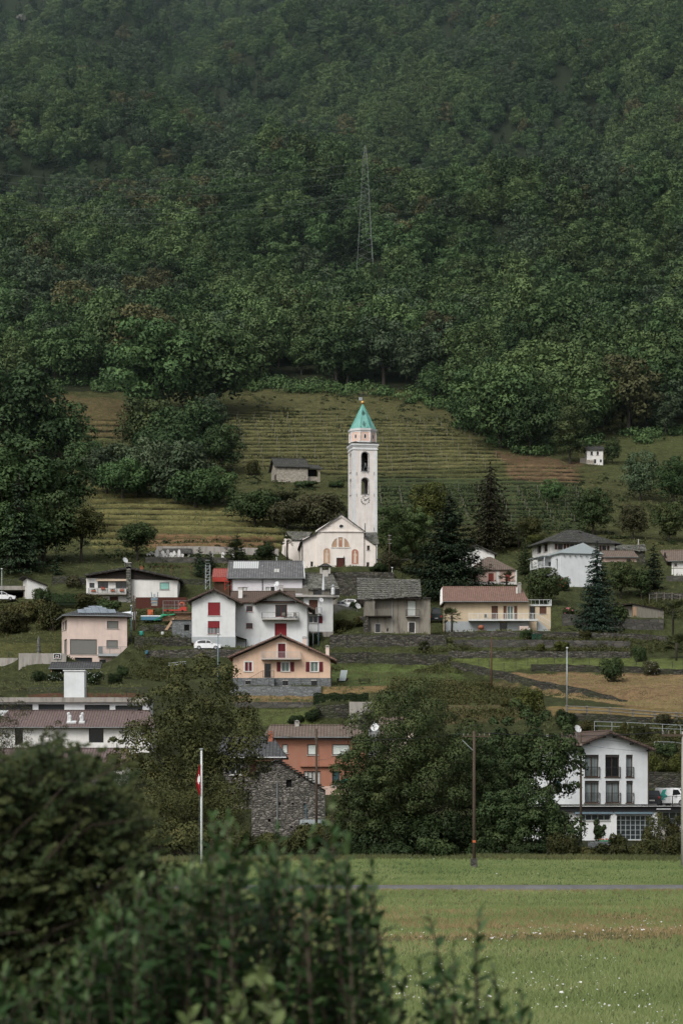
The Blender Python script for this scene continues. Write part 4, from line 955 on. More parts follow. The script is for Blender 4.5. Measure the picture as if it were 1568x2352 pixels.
# side block with terrace roof
g = Fac(b,Wd,1.2,0.);x2 = g.pt('D',568,912)[0];z2 = g.pt('D',500,800)[1]
window(g,g.rect('D',412,805,451,908),'dark_frame','glass_black',1,sill=False,name='doorway');window(g,g.rect('D',484,804,536,860),'brown_frame','brown_shutter',1,depth=.05)
m = MB(g.xf);holed(m,[(0.01,-1),(x2,-1),(x2,z2),(0.01,z2)],g.holes);m.add([(x2,0,-1),(x2,6,-1),(x2,6,z2),(x2,0,z2)],[(0,1,2,3)]);m.box(.05,x2-.05,.6,.65,0,z2-.1);b.part('side_wall',m,'yellow_plaster')
m = g.mb();m.box(-.25,x2+.15,-.2,6,z2+.002,z2+.16);tr_ = b.part('terrace_roof',m,'white_metal');railing(g,-.2,x2+.1,-.1,z2+.16,z2+1.0,tr_,'white_metal',.6,.012,posts=2,ends=6)
m = g.mb();xs = g.pt('D',462,950)[0];m.prism([(xs,-.6),(xs,zb-.1),(g.pt('D',480,912)[0],zb-.1),(g.pt('D',570,978)[0],-.1),(g.pt('D',570,978)[0],-.6)],-1.3,-.01);st_ = b.part('stairs',m,'plinth_grey')
m = g.mb();p,q = g.pt('D',472,862,-1.25),g.pt('D',566,918,-1.25);m.tube([(p[0],-1.25,p[1]),(q[0],-1.25,q[1]),(q[0],-1.25,q[1]-.9)],.035);p2,q2 = g.pt('D',472,900,-1.25),g.pt('D',566,955,-1.25);m.tube([(p2[0],-1.25,p2[1]),(q2[0],-1.25,q2[1])],.025)
for k in range(1,8): t_ = k/8;m.tube([(p[0]+(q[0]-p[0])*t_,-1.25,p[1]+(q[1]-p[1])*t_),(p[0]+(q[0]-p[0])*t_,-1.25,p2[1]+(q2[1]-p2[1])*t_)],.012,4)
b.part('stair_rail',m,'white_metal',st_)
for (nm,lab,cat,x,mat) in (('folding_chair','dark folding chair on the long white balcony','chair',80,'dark_metal'),):
    P = W(zx('D',x),zy('D',907),384.2);o = thing(nm,lab,cat,P);m = MB();m.box(-.25,.25,-.2,.2,.4,.44);m.build('seat',mat,o);m = MB();m.slab([(-.25,.2,.46),(.25,.2,.46),(.25,.3,.95),(-.25,.3,.95)],.03);m.build('backrest',mat,o)
    for sx in (-.22,.22): m = MB();m.tube([(sx,-.2,-.0),(sx,.25,.5)],.02,4);m.tube([(sx,.2,0),(sx,-.2,.42)],.02,4);m.build('leg',mat,o)

# ---------------------------------------------------------------- pink house with solar panels
b = Bld('pink_house','pale pink cube house with grey roller shutters and rooftop solar panels','house',zx('A',472),zx('A',887),1537,366,12)
f = b.fr;Wd = b.Wd;D = 9;zt = f.pt('A',660,808)[1]
for q in ((748,843,827,896),(744,977,823,1030),(490,970,677,1075)): window(f,f.rect('A',*q),'dark_frame','grey_blind',1,depth=.08)
r = f.rect('A',522,1098,645,1170);window(f,r,'dark_frame','dark_louvre',1,sill=False,name='garage_door')
sf = b.side('L',D)
def srect(z,x0,y0,x1,y1): return sf.rect(z,x0,y0,x1,y1)
for q in ((437,855,447,905),(452,847,468,898),(449,978,467,1075)): window(sf,srect('A',*q),'dark_frame','grey_blind',1,depth=.08)
shell(b,f,[(0,-1),(Wd,-1),(Wd,zt),(0,zt)],D,'pink_plaster',sides={'L': sf})
ov = .75;e = zt+.1;ap = f.pt('A',660,733,D/2)
rh = 1.1;m = f.mb();A_ = (Wd/2-rh*.15,D/2,ap[1]);B_ = (Wd/2+rh*.15,D/2,ap[1])
c0,c1,c2,c3 = (-ov,-ov,e),(Wd+ov,-ov,e),(Wd+ov,D+ov,e),(-ov,D+ov,e)
m.slab([c0,c1,B_,A_],.18);m.slab([c1,c2,B_],.181);m.slab([c2,c3,A_,B_],.18);m.slab([c3,c0,A_],.181);roof = b.part('roof',m,'tile_dark')
m = f.mb();m.tube([(-ov-.05,-ov-.05,e-.12),(Wd+ov+.05,-ov-.05,e-.12),(Wd+ov+.05,D+ov,e-.12)],.06);m.tube([(-ov-.05,D+ov,e-.12),(-ov-.05,-ov-.05,e-.12)],.06);b.part('gutter',m,'galvanised',roof)
m = f.mb();m.box(-ov+.05,Wd+ov-.05,-ov+.05,0,e-.3,e-.22);b.part('soffit',m,'brown_frame',roof)
slp = (ap[1]-e)/(D/2+ov);zat2 = lambda d: e+(d+ov)*slp
for (x0,y0,x1,y1) in ((548,768,598,792),(600,768,650,792),(652,768,702,792),(704,768,756,792),(758,768,812,792),(590,756,640,767),(642,756,690,767),(692,756,745,767),(622,745,668,755),(670,745,716,755)):
    m,q = onroof(f,'A',x0,y0,x1,y1,zat2,.14,.06,-ov,D/2);o = b.part('solar_panel',m,'panel_glass',roof)
# balcony + white annex on the right
r = f.rect('A',690,1020,995,1075,-1.2)
m = f.mb();m.box(r[0],r[1],-1.3,-.002,r[2]-.35,r[2]);m.box(Wd+.01,r[1],.01,3,r[2]-.35,r[2]);bal = b.part('balcony',m,'plinth_grey')
railing(f,r[0]+.05,r[1]-.05,-1.25,r[2],r[3],bal,'grey_metal',.13,ends=-.05)
m = f.mb();q = f.rect('A',965,1022,993,1072,-1.3);m.box(q[0],r[1],-1.31,-1.275,r[2],r[3]);q = f.rect('A',692,1018,718,1075,-1.3);m.box(r[0],q[1],-1.31,-1.275,r[2],r[3]);b.part('balcony_panel',m,'grey_metal',bal)
g = Fac(b,0,-.2,0.);x0 = g.pt('A',806,1100)[0];x1 = g.pt('A',978,1100)[0];zt3 = r[2]-.36
window(g,g.rect('A',850,1105,893,1165),'white_frame','glass_black',2,sill=False)
m = MB(g.xf);holed(m,[(x0,-1),(x1,-1),(x1,zt3),(x0,zt3)],g.holes);m.add([(x1,0,-1),(x1,3,-1),(x1,3,zt3),(x1,0,zt3)],[(0,1,2,3)]);m.add([(x0,0,-1),(x0,.2,-1),(x0,.2,zt3),(x0,0,zt3)],[(0,1,2,3)]);m.box(x0+.03,x1-.05,.4,.45,-1,zt3-.05);b.part('annex_wall',m,'white_plaster')
r = g.rect('A',695,1112,740,1195);m = g.mb();m.box(r[0],r[1],.12,.19,-.5,r[3]);o = b.part('door',m,'glass_black');m = g.mb();m.box(r[0]+.1,r[0]+.15,.05,.115,.8,1.);b.part('handle',m,'grey_metal',o)
m = g.mb();s0 = g.pt('A',1000,1080)[0]
for k in range(9): m.box(x1+.02-.36*k+1.4,x1+.38-.36*k+1.4,-1.4,-.1,-1.2,2.9-.33*k)
st_ = b.part('stairs',m,'concrete');m = g.mb();p,q = g.pt('A',988,1075,-1.4),g.pt('A',850,1160,-1.4);m.tube([(p[0],-1.4,p[1]),(q[0],-1.4,q[1])],.03)
for k in range(12): t_ = k/11;m.tube([(p[0]+(q[0]-p[0])*t_,-1.4,p[1]+(q[1]-p[1])*t_),(p[0]+(q[0]-p[0])*t_,-1.4,p[1]+(q[1]-p[1])*t_-.9)],.012,4)
b.part('stair_rail',m,'galvanised',st_)
# carport roof in front
b = Bld('carport','low carport with dark tiled roof in front of the pink house','carport',zx('A',355),zx('A',690),1545,359)
f = b.fr;e = f.pt('A',350,1172,-.2)[1];rz = f.pt('A',400,1134,1.8)[1]
lean_roof(b,f,-.3,b.Wd+.3,e,rz,1.8,-.2,.14,'tile_dark',inset=(.15,0))
m = f.mb()
for x in (.1,b.Wd/2,b.Wd-.1): m.box(x-.08,x+.08,0,.16,-.6,e-.05);m.box(x-.08,x+.08,3.2,3.36,-.6,e-.05)
b.part('post',m,'wood_pale')

# ---------------------------------------------------------------- chalet with stone chimney stack
b = Bld('chalet_house','wide white house with dark timber gable and rough stone chimney stack','house',zx('A',603),zx('A',1238),1384,405)
f = b.fr;Wd = b.Wd;D = 10;ap = f.pt('A',905,480)
for q,c in (((684,565,755,615),2),((808,567,882,618),2),((625,578,660,612),1)): window(f,f.rect('A',*q),'dark_frame','glass_dark',c,sill=False)
window(f,f.rect('A',1115,575,1180,624),'dark_frame','aqua_blind',1,depth=.07)
r = f.rect('A',765,672,826,730);window(f,(r[0],r[1],0.02,r[3]),'brown_frame','brown_shutter',1,sill=False,name='garage_door')
zl,zr = f.pt('A',603,530)[1],f.pt('A',1238,545)[1]
shell(b,f,[(0,-1),(Wd,-1),(Wd,zr),ap,(0,zl)],D,'white_plaster')
zf = f.pt('A',900,556)[1]
m = f.mb();m.prism([(0,f.pt('A',603,543)[1]),(Wd,f.pt('A',1238,560)[1]),(Wd,zr-.05),(ap[0],ap[1]-.05),(0,zl-.05)],-.16,-.004);b.part('timber_gable',m,'fascia_wood')
gable_roof(b,f,(f.pt('A',590,517,-1),f.pt('A',900,464,-1),f.pt('A',1256,541,-1)),D,1.,.25,'slate_dark')
r = f.rect('A',618,616,882,655,-1.3);m = f.mb();m.box(r[0],r[1],-1.4,-.003,r[2]-.12,r[2]+.1);bal = b.part('balcony',m,'concrete')
m = f.mb();m.box(r[0],r[1],-1.3,-1.25,r[2]+.2,r[3]-.08);b.part('parapet',m,'pale_trim',bal);railing(f,r[0],r[1],-1.36,r[2]+.1,r[3]+.05,bal,'grey_metal',.16)
m = f.mb();q = f.rect('A',672,543,882,565,-.5);m.slab([(q[0],-.7,q[2]),(q[1],-.7,q[2]),(q[1],-.05,q[3]-.1),(q[0],-.05,q[3]-.1)],.05);b.part('awning',m,'awning',label='rolled striped beige awning')
r = f.rect('A',882,440,914,730,-.9);m = f.mb();m.box(r[0],r[1],-1,.4,-.6,r[3]);ch = b.part('chimney',m,'slate_roof');m = f.mb();m.box(r[0]-.08,r[1]+.08,-1.08,.48,r[3]+.002,r[3]+.12);b.part('chimney_cap',m,'stone_trim',ch)
chimney(b,f,None,'A',978,462,996,475,3,'terracotta','terracotta')
for k,(x,y) in enumerate(((652,630),(720,615),(786,628),(850,628))):
    P = f.pt('A',x,y,-1.5);o = thing('flower_box',['terracotta flower box hanging at left end of the chalet balcony','terracotta flower box on the chalet rail below the wide window','terracotta flower box in the middle of the chalet balcony','terracotta flower box beside the stone chimney stack'][k],'planter',(b.o.x+P[0],b.o.y-1.5,b.o.z+P[1]-.2),0,'flower boxes along the chalet balcony')
    m = MB();m.box(-.35,.35,-.12,.12,0,.25);m.build('box','terracotta',o);m = MB();rr = random.Random(k)
    for j in range(30): m.ball((rr.uniform(-.35,.35),rr.uniform(-.15,.1),rr.uniform(.22,.4)),.05,4)
    m.build('flowers','petal_red' if k % 2 else 'leaf_hedge',o)
# ---------------------------------------------------------------- white mono pitch shed, left
b = Bld('garage_shed','small white garage wall with a sloping single pitch roof','shed',zx('A',190),zx('A',330),1378,405,14)
f = b.fr
pz = lambda x: f.pt('A',x,545+(x-190)*.36)[1]
m = MB(f.xf);holed(m,[(0,-1),(b.Wd,-1),(b.Wd,f.pt('A',325,590)[1]),(0,f.pt('A',190,548)[1])],[]);b.part('wall',m,'white_plaster');m = f.mb();m.box(.05,b.Wd-.05,5,5.1,-1,2);b.part('back_wall',m,'white_plaster')
sl0,sl1 = f.pt('A',162,526,-.4),f.pt('A',335,592,-.4);m = f.mb();m.slab([(sl0[0],-.4,sl0[1]),(sl1[0],-.4,sl1[1]),(sl1[0],6,sl1[1]),(sl0[0],6,sl0[1])],.18);b.part('roof',m,'wood_dark')
m = f.mb();m.box(0.02,.2,.02,6,-1,sl0[1]-.4);m.box(b.Wd-.2,b.Wd-.02,.02,6,-1,sl1[1]-.25);b.part('side_wall',m,'white_plaster')
b = Bld('carport','flat concrete carport with dark opening at the left edge','carport',-20,zx('A',190),1378,408)
f = b.fr;r = f.rect('A',-30,600,188,628);m = f.mb();m.box(r[0],r[1],-.3,6,r[2],r[3]);b.part('roof',m,'concrete')
m = f.mb();m.box(-.5,b.Wd-.05,5.5,5.7,-1,r[2]-.01);b.part('back_wall',m,'void');m = f.mb();m.box(.3,.5,0,.2,-1,r[2]-.01);m.box(b.Wd-.5,b.Wd-.3,0,.2,-1,r[2]-.01);b.part('post',m,'concrete')
railing(f,-.5,b.Wd-1.5,-.1,r[3],r[3]+1.1,None,'dark_metal',.2)

# ---------------------------------------------------------------- modern white house, lower left
b = Bld('modern_house','long white modern house with louvred clerestory band and brown ribbed tile roof','house',zx('E',-80),zx('E',1345),1733,286)
f = b.fr;Wd = b.Wd;D = 11;zt = f.pt('E',700,692)[1]
for q in ((137,690,208,850),(798,697,930,830)): window(f,f.rect('E',q[0],q[1]+6,q[2],q[3]),'dark_frame','glass_black',1,sill=False,name='doorway')
shell(b,f,[(0,-1),(Wd,-1),(Wd,zt),(0,zt)],D,'white_plaster')
e = f.pt('E',700,688,-.7)[1];rz = f.pt('E',700,545,5)[1];x0 = f.pt('E',-60,688,-.7)[0];x1 = f.pt('E',1392,688,-.7)[0]
roof = lean_roof(b,f,x0,x1,e,rz,5,-.7,.2,'tile_pinkbrown',inset=(1,1),back=False)
g = Fac(b,0,5.02,0.);zc0 = rz-.6;zc1 = g.pt('E',700,470)[1];c0 = g.pt('E',-60,500)[0];c1 = g.pt('E',1335,500)[0]
for q in ((-20,487,295,540),(347,487,579,540),(760,492,985,542),(1035,497,1280,545)): window(g,g.rect('E',*q),'dark_frame','dark_louvre',1,sill=False,name='louvre_window',depth=.12)
m = MB(g.xf);holed(m,[(c0,zc0),(c1,zc0),(c1,zc1),(c0,zc1)],g.holes);m.add([(c1,0,zc0),(c1,6,zc0),(c1,6,zc1),(c1,0,zc1)],[(0,1,2,3)]);m.box(c0,c1-.05,.4,.45,zc0,zc1-.02);b.part('clerestory_wall',m,'white_cool')
zs = g.pt('E',700,425,-.6)[1];xs0 = g.pt('E',-60,440,-.6)[0];xs1 = g.pt('E',1330,440,-.6)[0]
m = g.mb();m.box(xs0,xs1,-.6,8,zc1-.002,zs);ter = b.part('terrace_slab',m,'concrete')
railing(g,g.pt('E',250,425)[0],g.pt('E',1300,425)[0],1.6,zs,zs+1.25,ter,'dark_metal',.13,.009,posts=2.2)
r = g.rect('E',576,190,757,425,.6);m = g.mb();m.box(r[0],r[1],.6,3,zs-.01,r[3]);blk = b.part('roof_block',m,'white_cool');m = g.mb();m.box(r[0]-.12,r[1]+.12,.48,3.12,r[3]+.002,r[3]+.14);b.part('cap',m,'white_metal',blk)
slr = (rz-e)/5.7;zat3 = lambda d: e+(d+.7)*slr
for gx0,gx1,tubes in ((598,682,((617,565),(631,590))),(708,758,((729,590),(741,568)))):
    m,q = onroof(f,'E',gx0,645,gx1,662,zat3,.16,.14);o = b.part('flue_base',m,'white_metal',roof)
    m = f.mb()
    for x,y in tubes: T = f.pt('E',x,y,.8);m.tube([(T[0],.8,zat3(.8)),(T[0],.8,T[1]-.15)],.15,8);m.lathe([(.2,T[1]-.2),(.2,T[1]),(.05,T[1]+.12)],(T[0],.8,0),10)
    b.part('flue',m,'white_metal',o)
m = f.mb();P = f.pt('E',930,800,-.4);m.box(P[0]+.3,P[0]+1.5,-.5,0,P[1]-2,P[1]-.4);b.part('step_block',m,'white_plaster')
# lower row house
b = Bld('row_house','low house with brown ribbed roof half hidden behind the dark bush','house',zx('E',-60),zx('E',1120),1822,263.5)
f = b.fr;zt = f.pt('E',700,1020)[1]
window(f,f.rect('E',905,1125,1010,1210),'white_frame','curtain_pale',1)
shell(b,f,[(0,-1),(b.Wd,-1),(b.Wd,zt),(0,zt)],6,'white_plaster')
e = f.pt('E',700,1015,-.6)[1];rz = f.pt('E',700,885,4)[1];lean_roof(b,f,-.5,b.Wd+.3,e,rz,4,-.6,.2,'tile_pinkbrown',inset=(.3,.3))

# ---------------------------------------------------------------- orange house
b = Bld('orange_house','burnt orange rendered house with pale roller shutters and old tiled roof','house',zx('F',700),zx('F',1490),1824,262)
f = b.fr;Wd = b.Wd;D = 9;zt = f.pt('F',1000,690)[1]
for q in ((840,740,884,810),(1038,740,1120,822),(1232,740,1368,822)): window(f,f.rect('F',*q),'dark_frame','white_blind',1,depth=.1)
window(f,f.rect('F',1010,950,1140,1055),'dark_frame','curtain_white',4);window(f,f.rect('F',1232,950,1290,1062),'dark_frame','teal_shutter',1)
zr = f.pt('F',1000,1068)[1]
shell(b,f,[(0,-1),(Wd,-1),(Wd,zt),(0,zt)],D,'orange_plaster')
m = f.mb();m.box(-.02,Wd+.02,-.06,-.004,-1.2,zr);b.part('plinth',m,'blush_plaster')
m = f.mb();q = f.rect('F',980,900,1480,915,-.2);m.box(q[0],q[1],-.35,-.003,q[2],q[3]);b.part('string_course',m,'orange_plaster',label='projecting orange ledge between the storeys')
e = f.pt('F',1000,678,-.8)[1];rz = f.pt('F',1000,592,4.5)[1]
roof = lean_roof(b,f,f.pt('F',690,678,-.8)[0],f.pt('F',1500,678,-.8)[0],e,rz,4.5,-.8,.22,'tile_mossy',inset=(.6,1.))
chimney(b,f,roof,'F',940,555,972,590,4,'stone_trim','stone_trim',dep=.8)
m = f.mb();q = f.rect('F',1295,1000,1355,1062,-.6);m.slab([(q[0],-.7,q[2]),(q[1],-.7,q[2]+.2),(q[1],-.5,q[3]),(q[0],-.5,q[3]-.3)],.03)
o = thing('hanging_cloth','bright teal cloth hanging on a line beside the orange house','cloth',b.o);m.build('cloth','cloth_teal',o)
# ---------------------------------------------------------------- dark roof house in front of it
b = Bld('dark_roof_house','house with dark grey tiled roof and white gutter behind the walnut tree','house',zx('F',380),zx('F',830),1918,247)
f = b.fr;Wd = b.Wd;zt = f.pt('F',600,850)[1]
window(f,f.rect('F',585,880,645,980),'brown_frame','brown_shutter',2);window(f,f.rect('F',640,1090,678,1170),'brown_frame','brown_shutter',1);window(f,f.rect('F',430,890,520,980),'white_frame','glass_dark',2)
shell(b,f,[(0,-1),(Wd,-1),(Wd,zt),(0,zt)],8,'rubble_house')
e = f.pt('F',600,835,-1)[1];rz = f.pt('F',600,690,4)[1]
roof = lean_roof(b,f,f.pt('F',330,835,-1)[0],f.pt('F',873,835,-1)[0],e,rz,4,-1,.22,'tile_dark',gutter='white_metal',inset=(.3,1.4))
m = f.mb();q = f.rect('F',560,845,845,872,-.9);m.box(q[0],q[1],-.9,-.75,q[2],q[3]);m.tube([(Wd+.05,-.95,q[2]),(Wd-.3,-.12,q[2]-.5),(Wd-.3,-.12,.2)],.05);b.part('eaves_beam',m,'wood_brown',roof)
chimney(b,f,roof,'F',733,640,766,690,3,'terracotta','terracotta')
# ---------------------------------------------------------------- stone house
b = Bld('stone_house','roofless looking rubble stone house with broken slate gable edge and tiny openings','stone house',zx('F',600),zx('F',1175),1928,235)
f = b.fr;Wd = b.Wd;D = 8
for q in ((872,1018,914,1076),(812,1195,826,1214),(914,1200,932,1214),(1008,1203,1022,1216),(905,1382,922,1397),(728,1326,752,1347),(812,1378,828,1392),(966,992,980,1006)): 
    r = f.rect('F',*q);f.holes.append(r);m = f.mb();m.box(r[0]+.01,r[1]-.01,.2,.24,r[2]+.01,r[3]-.01);b.part('opening',m,'void')
ap = f.pt('F',795,862);zr = f.pt('F',1175,1098)[1];zl = f.pt('F',600,1000)[1]
shell(b,f,[(0,-1),(Wd,-1),(Wd,zr),ap,(0,zl)],D,'rubble_house')
m = f.mb();rnd = random.Random(5)
for (p,q) in (((-.2,zl+.05),ap),(ap,(Wd+.15,zr-.05))):
    N = 15
    for k in range(N):
        a0 = p[0]+(q[0]-p[0])*k/N;z0 = p[1]+(q[1]-p[1])*(k+.5)/N;h = rnd.uniform(.04,.12);w_ = (q[0]-p[0])/N
        for j in range(7): m.box(a0-rnd.uniform(0,.12),a0+w_+rnd.uniform(0,.12),-.3+j*1.25-rnd.uniform(0,.1),-.3+j*1.25+1.24,z0+.02+rnd.uniform(0,.03)+.02*(j % 2),z0+h+.04)
b.part('roof',m,'slate_dark')
m = f.mb();x = f.pt('F',803,1100)[0];m.tube([(x,-.1,f.pt('F',803,1040)[1]),(x,-.1,f.pt('F',803,1375)[1])],.055);b.part('downpipe',m,'grey_metal')
m = f.mb();p,q = f.pt('F',1023,1210),f.pt('F',1030,1325);m.tube([(p[0],-.08,p[1]),(q[0],-.08,q[1])],.035);b.part('blue_pipe',m,'blue_paint')
b = Bld('lean_to_shed','little lean-to shed with corrugated metal roof against the stone house','shed',zx('F',985),zx('F',1185),zy('F',1450),232.8)
f = b.fr;a = f.pt('F',975,1375,-.3);e = f.pt('F',1000,1375,-.3)[1];rz = f.pt('F',1000,1330,1.8)[1]
m = f.mb();m.slab([(-.1,-.3,e),(b.Wd+.15,-.3,e),(b.Wd+.15,1.8,rz),(-.1,1.8,rz)],.05);b.part('roof',m,'corrugated')
m = f.mb();m.box(0,.5,0,.06,-1,e-.06);m.box(b.Wd-.1,b.Wd,0,.1,-1,e-.06);m.box(0,.06,.07,1.7,-1,e-.02);b.part('plank_wall',m,'blush_plaster');m = f.mb();m.box(.5,b.Wd-.1,1.2,1.25,-1,e);b.part('dark_interior',m,'void')

# ---------------------------------------------------------------- white house on the right with garage level
b = Bld('white_gable_house','white two storey house with tall dark framed windows in a low gable','house',zx('G',712),zx('G',1300),1847.5,240,16)
f = b.fr;Wd = b.Wd;D = 12;ap = f.pt('G',1018,437);zl = f.pt('G',712,560)[1];zr = f.pt('G',1297,560)[1]
for (x0,x1,y0,y1,pane,c,bl) in ((825,932,602,770,'curtain_pale',2,0),(980,1087,602,770,'glass_black',2,0),(1136,1188,602,770,'curtain_pale',1,0),(825,933,798,965,'curtain_pale',2,0),(982,1089,798,965,'curtain_pale',2,0),(1138,1189,798,965,'curtain_pale',1,0)):
    r = f.rect('G',x0,y0,x1,y1);o = window(f,r,'brown_frame',pane,c,sill='brown_frame',depth=.2,fw=.09)
    m = f.mb();m.box(r[0]+.05,r[1]-.05,.06,.14,r[3]-.26,r[3]-.02);b.part('blind_box',m,'dark_frame',o)
    railing(f,r[0]+.02,r[1]+.06,-.06,r[2],r[2]+1.,o,'dark_metal',.11,.008,posts=3)
sf = b.side('L',D)
for q in ((590,790,640,880),(670,790,695,880),(545,620,580,700)):
    r = sf.rect('G',*q);window(sf,(min(r[0],r[1]),max(r[0],r[1]),r[2],r[3]),'white_frame','teal_shutter',2,depth=.06)
shell(b,f,[(0,0),(Wd,0),(Wd,zr),ap,(0,zl)],D,'white_cool',sides={'L': sf})
e0,e1 = f.pt('G',700,552,-.8),f.pt('G',1360,556,-.8);roof = gable_roof(b,f,(e0,f.pt('G',1022,421,-.8),e1),D,.8,.2,'tile_brown')
m = f.mb();m.tube([(Wd+.02,-.06,zr),(Wd+.02,-.06,0)],.05);b.part('downpipe',m,'brown_frame')
m = f.mb();q = f.pt('G',650,448,6);b_q = (-.2,8);
m.slab([(.3,7.5,zl+1.35),(1.,7.5,zl+1.65),(1.,9,zl+1.65),(.3,9,zl+1.35)],.06);b.part('skylight',m,'curtain_white',roof)
# garage deck
b = Bld('garage_building','flat roofed garage storey with wide grid window carrying the street level','garage',1196,1610,1929,240,0)
f = b.fr;Wd = b.Wd;zt = f.pt('J',600,1475)[1]
for (q,c,rw,nm) in (((245,1615,780,2000),7,5,'grid_window'),((-330,1600,155,1695),5,1,'window'),((872,1560,1400,1780),5,2,'grid_window')):
    r = f.rect('J',*q);window(f,r,'galvanised','glass_dark',c,rw,.07,sill=True,name=nm,depth=.25)
r = f.rect('J',100,1620,152,1690,.2);
zc = f.pt('J',600,1560)[1]
shell(b,f,[(0,-1),(Wd,-1),(Wd,zc+.6),(0,zc+.6)],9,'white_grey')
m = f.mb();m.box(-.5,Wd,-.9,10,zc+.55,zt);dk = b.part('deck',m,'concrete');m = f.mb();m.box(-.4,Wd,-.5,-.004,zc+.05,zc+.55);b.part('fascia_beam',m,'dark_metal',dk)
m = f.mb()
for x in (205,845): q = f.pt('J',x,1700)[0];m.box(q-.28,q+.28,-.28,-.003,-1,zc+.04)
b.part('pier',m,'white_grey')
m = f.mb();q0 = f.pt('J',872,1785);m.box(q0[0],Wd,-.2,-.003,-1,q0[1]);b.part('panel_wall',m,'concrete')
m = f.mb();q = f.rect('J',218,1560,822,1592,-.3);m.box(q[0],q[1],-.45,-.3,q[2],q[3]);q = f.rect('J',-400,1560,190,1592,-.3);m.box(q[0],q[1],-.45,-.3,q[2],q[3]);b.part('awning_box',m,'steel_blue',dk)
m = f.mb();q = f.rect('J',878,1512,1102,1522,-1.);m.box(q[0],q[1],-1,-.92,q[2],q[3]+.02);b.part('strip_light',m,'white_metal',dk)
q0 = f.pt('J',752,1440,-.6)[0];q1 = f.pt('J',1500,1440,-.6)[0];railing(f,q0,q1,-.7,zt,zt+1.05,dk,'dark_metal',.12,.012,posts=2.)
DECK = (b.o.x,b.o.y,b.o.z+zt)
for k,(x0,x1) in enumerate(((0,22),(45,75))):
    r = f.rect('J',x0,1655,x1,1680,.1)
# ---------------------------------------------------------------- church
b = Bld('church','pale plastered village church with pedimented front, painted saints and slate roofs','church',zx('H',418),zx('H',1190),1314.6,440,3)
f = b.fr;D = 24
X = lambda x,y=1800: f.pt('H',x,y)[0]
Z = lambda y,x=800: f.pt('H',x,y)[1]
xa,xn0,xn1,xr = 0,X(567),X(1057),b.Wd
# nave front with door, lunette, oculus, painted niches
r = f.rect('H',772,1912,862,2062);r = (r[0],r[1],0.03,r[3]);f.holes.append(r)
m = f.mb();m.box(r[0],r[0]+(r[1]-r[0])*.8,.14,.2,r[2],r[3]);m.box(r[0]+(r[1]-r[0])*.8+.01,r[1],.06,.2,r[2],r[3])
dr = b.part('door',m,'wood_door')
m = f.mb()
for k in range(4):
    for j in range(2): w_ = (r[1]-r[0])*.4;x = r[0]+.08+w_*j;z = r[2]+.15+k*(r[3]-r[2]-.1)/4;m.box(x,x+w_-.1,.115,.138,z,z+(r[3]-r[2])/4-.15)
b.part('door_panel',m,'wood_door',dr)
m = f.mb();m.box(r[0]-.22,r[0]-.002,-.07,.1,0,r[3]+.25);m.box(r[1]+.002,r[1]+.22,-.07,.1,0,r[3]+.25);m.box(r[0]-.001,r[1]+.001,-.07,.1,r[3]+.002,r[3]+.25);b.part('door_frame',m,'pale_trim')
rc = (r[0],r[1],r[2],r[3])
oc = f.pt('H',822,1582);ns = []
def disc(m,c,rx,rz,d0,d1,n=20,a0=0,a1=2*math.pi):
    P = [(c[0]+rx*math.cos(a0+(a1-a0)*k/n),c[1]+rz*math.sin(a0+(a1-a0)*k/n)) for k in range(n if a1-a0 > 6.2 else n+1)]
    m.prism(P,d0,d1);return m
zp_ = Z(1636);ap = f.pt('H',822,1466)
hz = f.holes;nv = MB(f.xf)
holed(nv,[(xn0,-1),(xn1,-1),(xn1,zp_),(ap[0],ap[1]),(xn0,zp_)],hz)
nv.add([(xn0,0,-1),(xn0,D,-1),(xn0,D,zp_),(xn0,0,zp_)],[(0,1,2,3)]);nv.add([(xn1,0,-1),(xn1,D,-1),(xn1,D,zp_),(xn1,0,zp_)],[(0,1,2,3)]);nv.add([(xn0,D,-1),(xn1,D,-1),(xn1,D,zp_),(ap[0],D,ap[1]),(xn0,D,zp_)],[(0,1,2,3,4)])
b.part('nave_wall',nv,'church_plaster')
# pediment mouldings
m = f.mb()
m.box(xn0-.12,xn1+.12,-.22,-.004,zp_-.1,zp_+.12)
for (p,q) in (((xn0-.25,zp_+.1),(ap[0],ap[1]+.1)),((ap[0],ap[1]+.1),(xn1+.25,zp_+.1))):
    m.prism([(p[0],p[1]-.42),(q[0],q[1]-.42),(q[0],q[1]),(p[0],p[1])],-.24,-.005)
b.part('pediment_moulding',m,'tower_plaster')
m = disc(f.mb(),oc,.38,.3,-.03,-.006);o = b.part('oculus',m,'glass_black');m = f.mb()
for k in range(18): a = 2*math.pi*k/18;a2 = a+2*math.pi/18;m.add([(oc[0]+r1*math.cos(t_),dd,oc[1]+r1*.8*math.sin(t_)) for dd in (-.06,-.005) for r1,t_ in ((.38,a),(.48,a),(.48,a2),(.38,a2))],[(0,1,2,3),(1,2,6,5),(0,3,7,4)])
b.part('frame',m,'pale_trim',o)
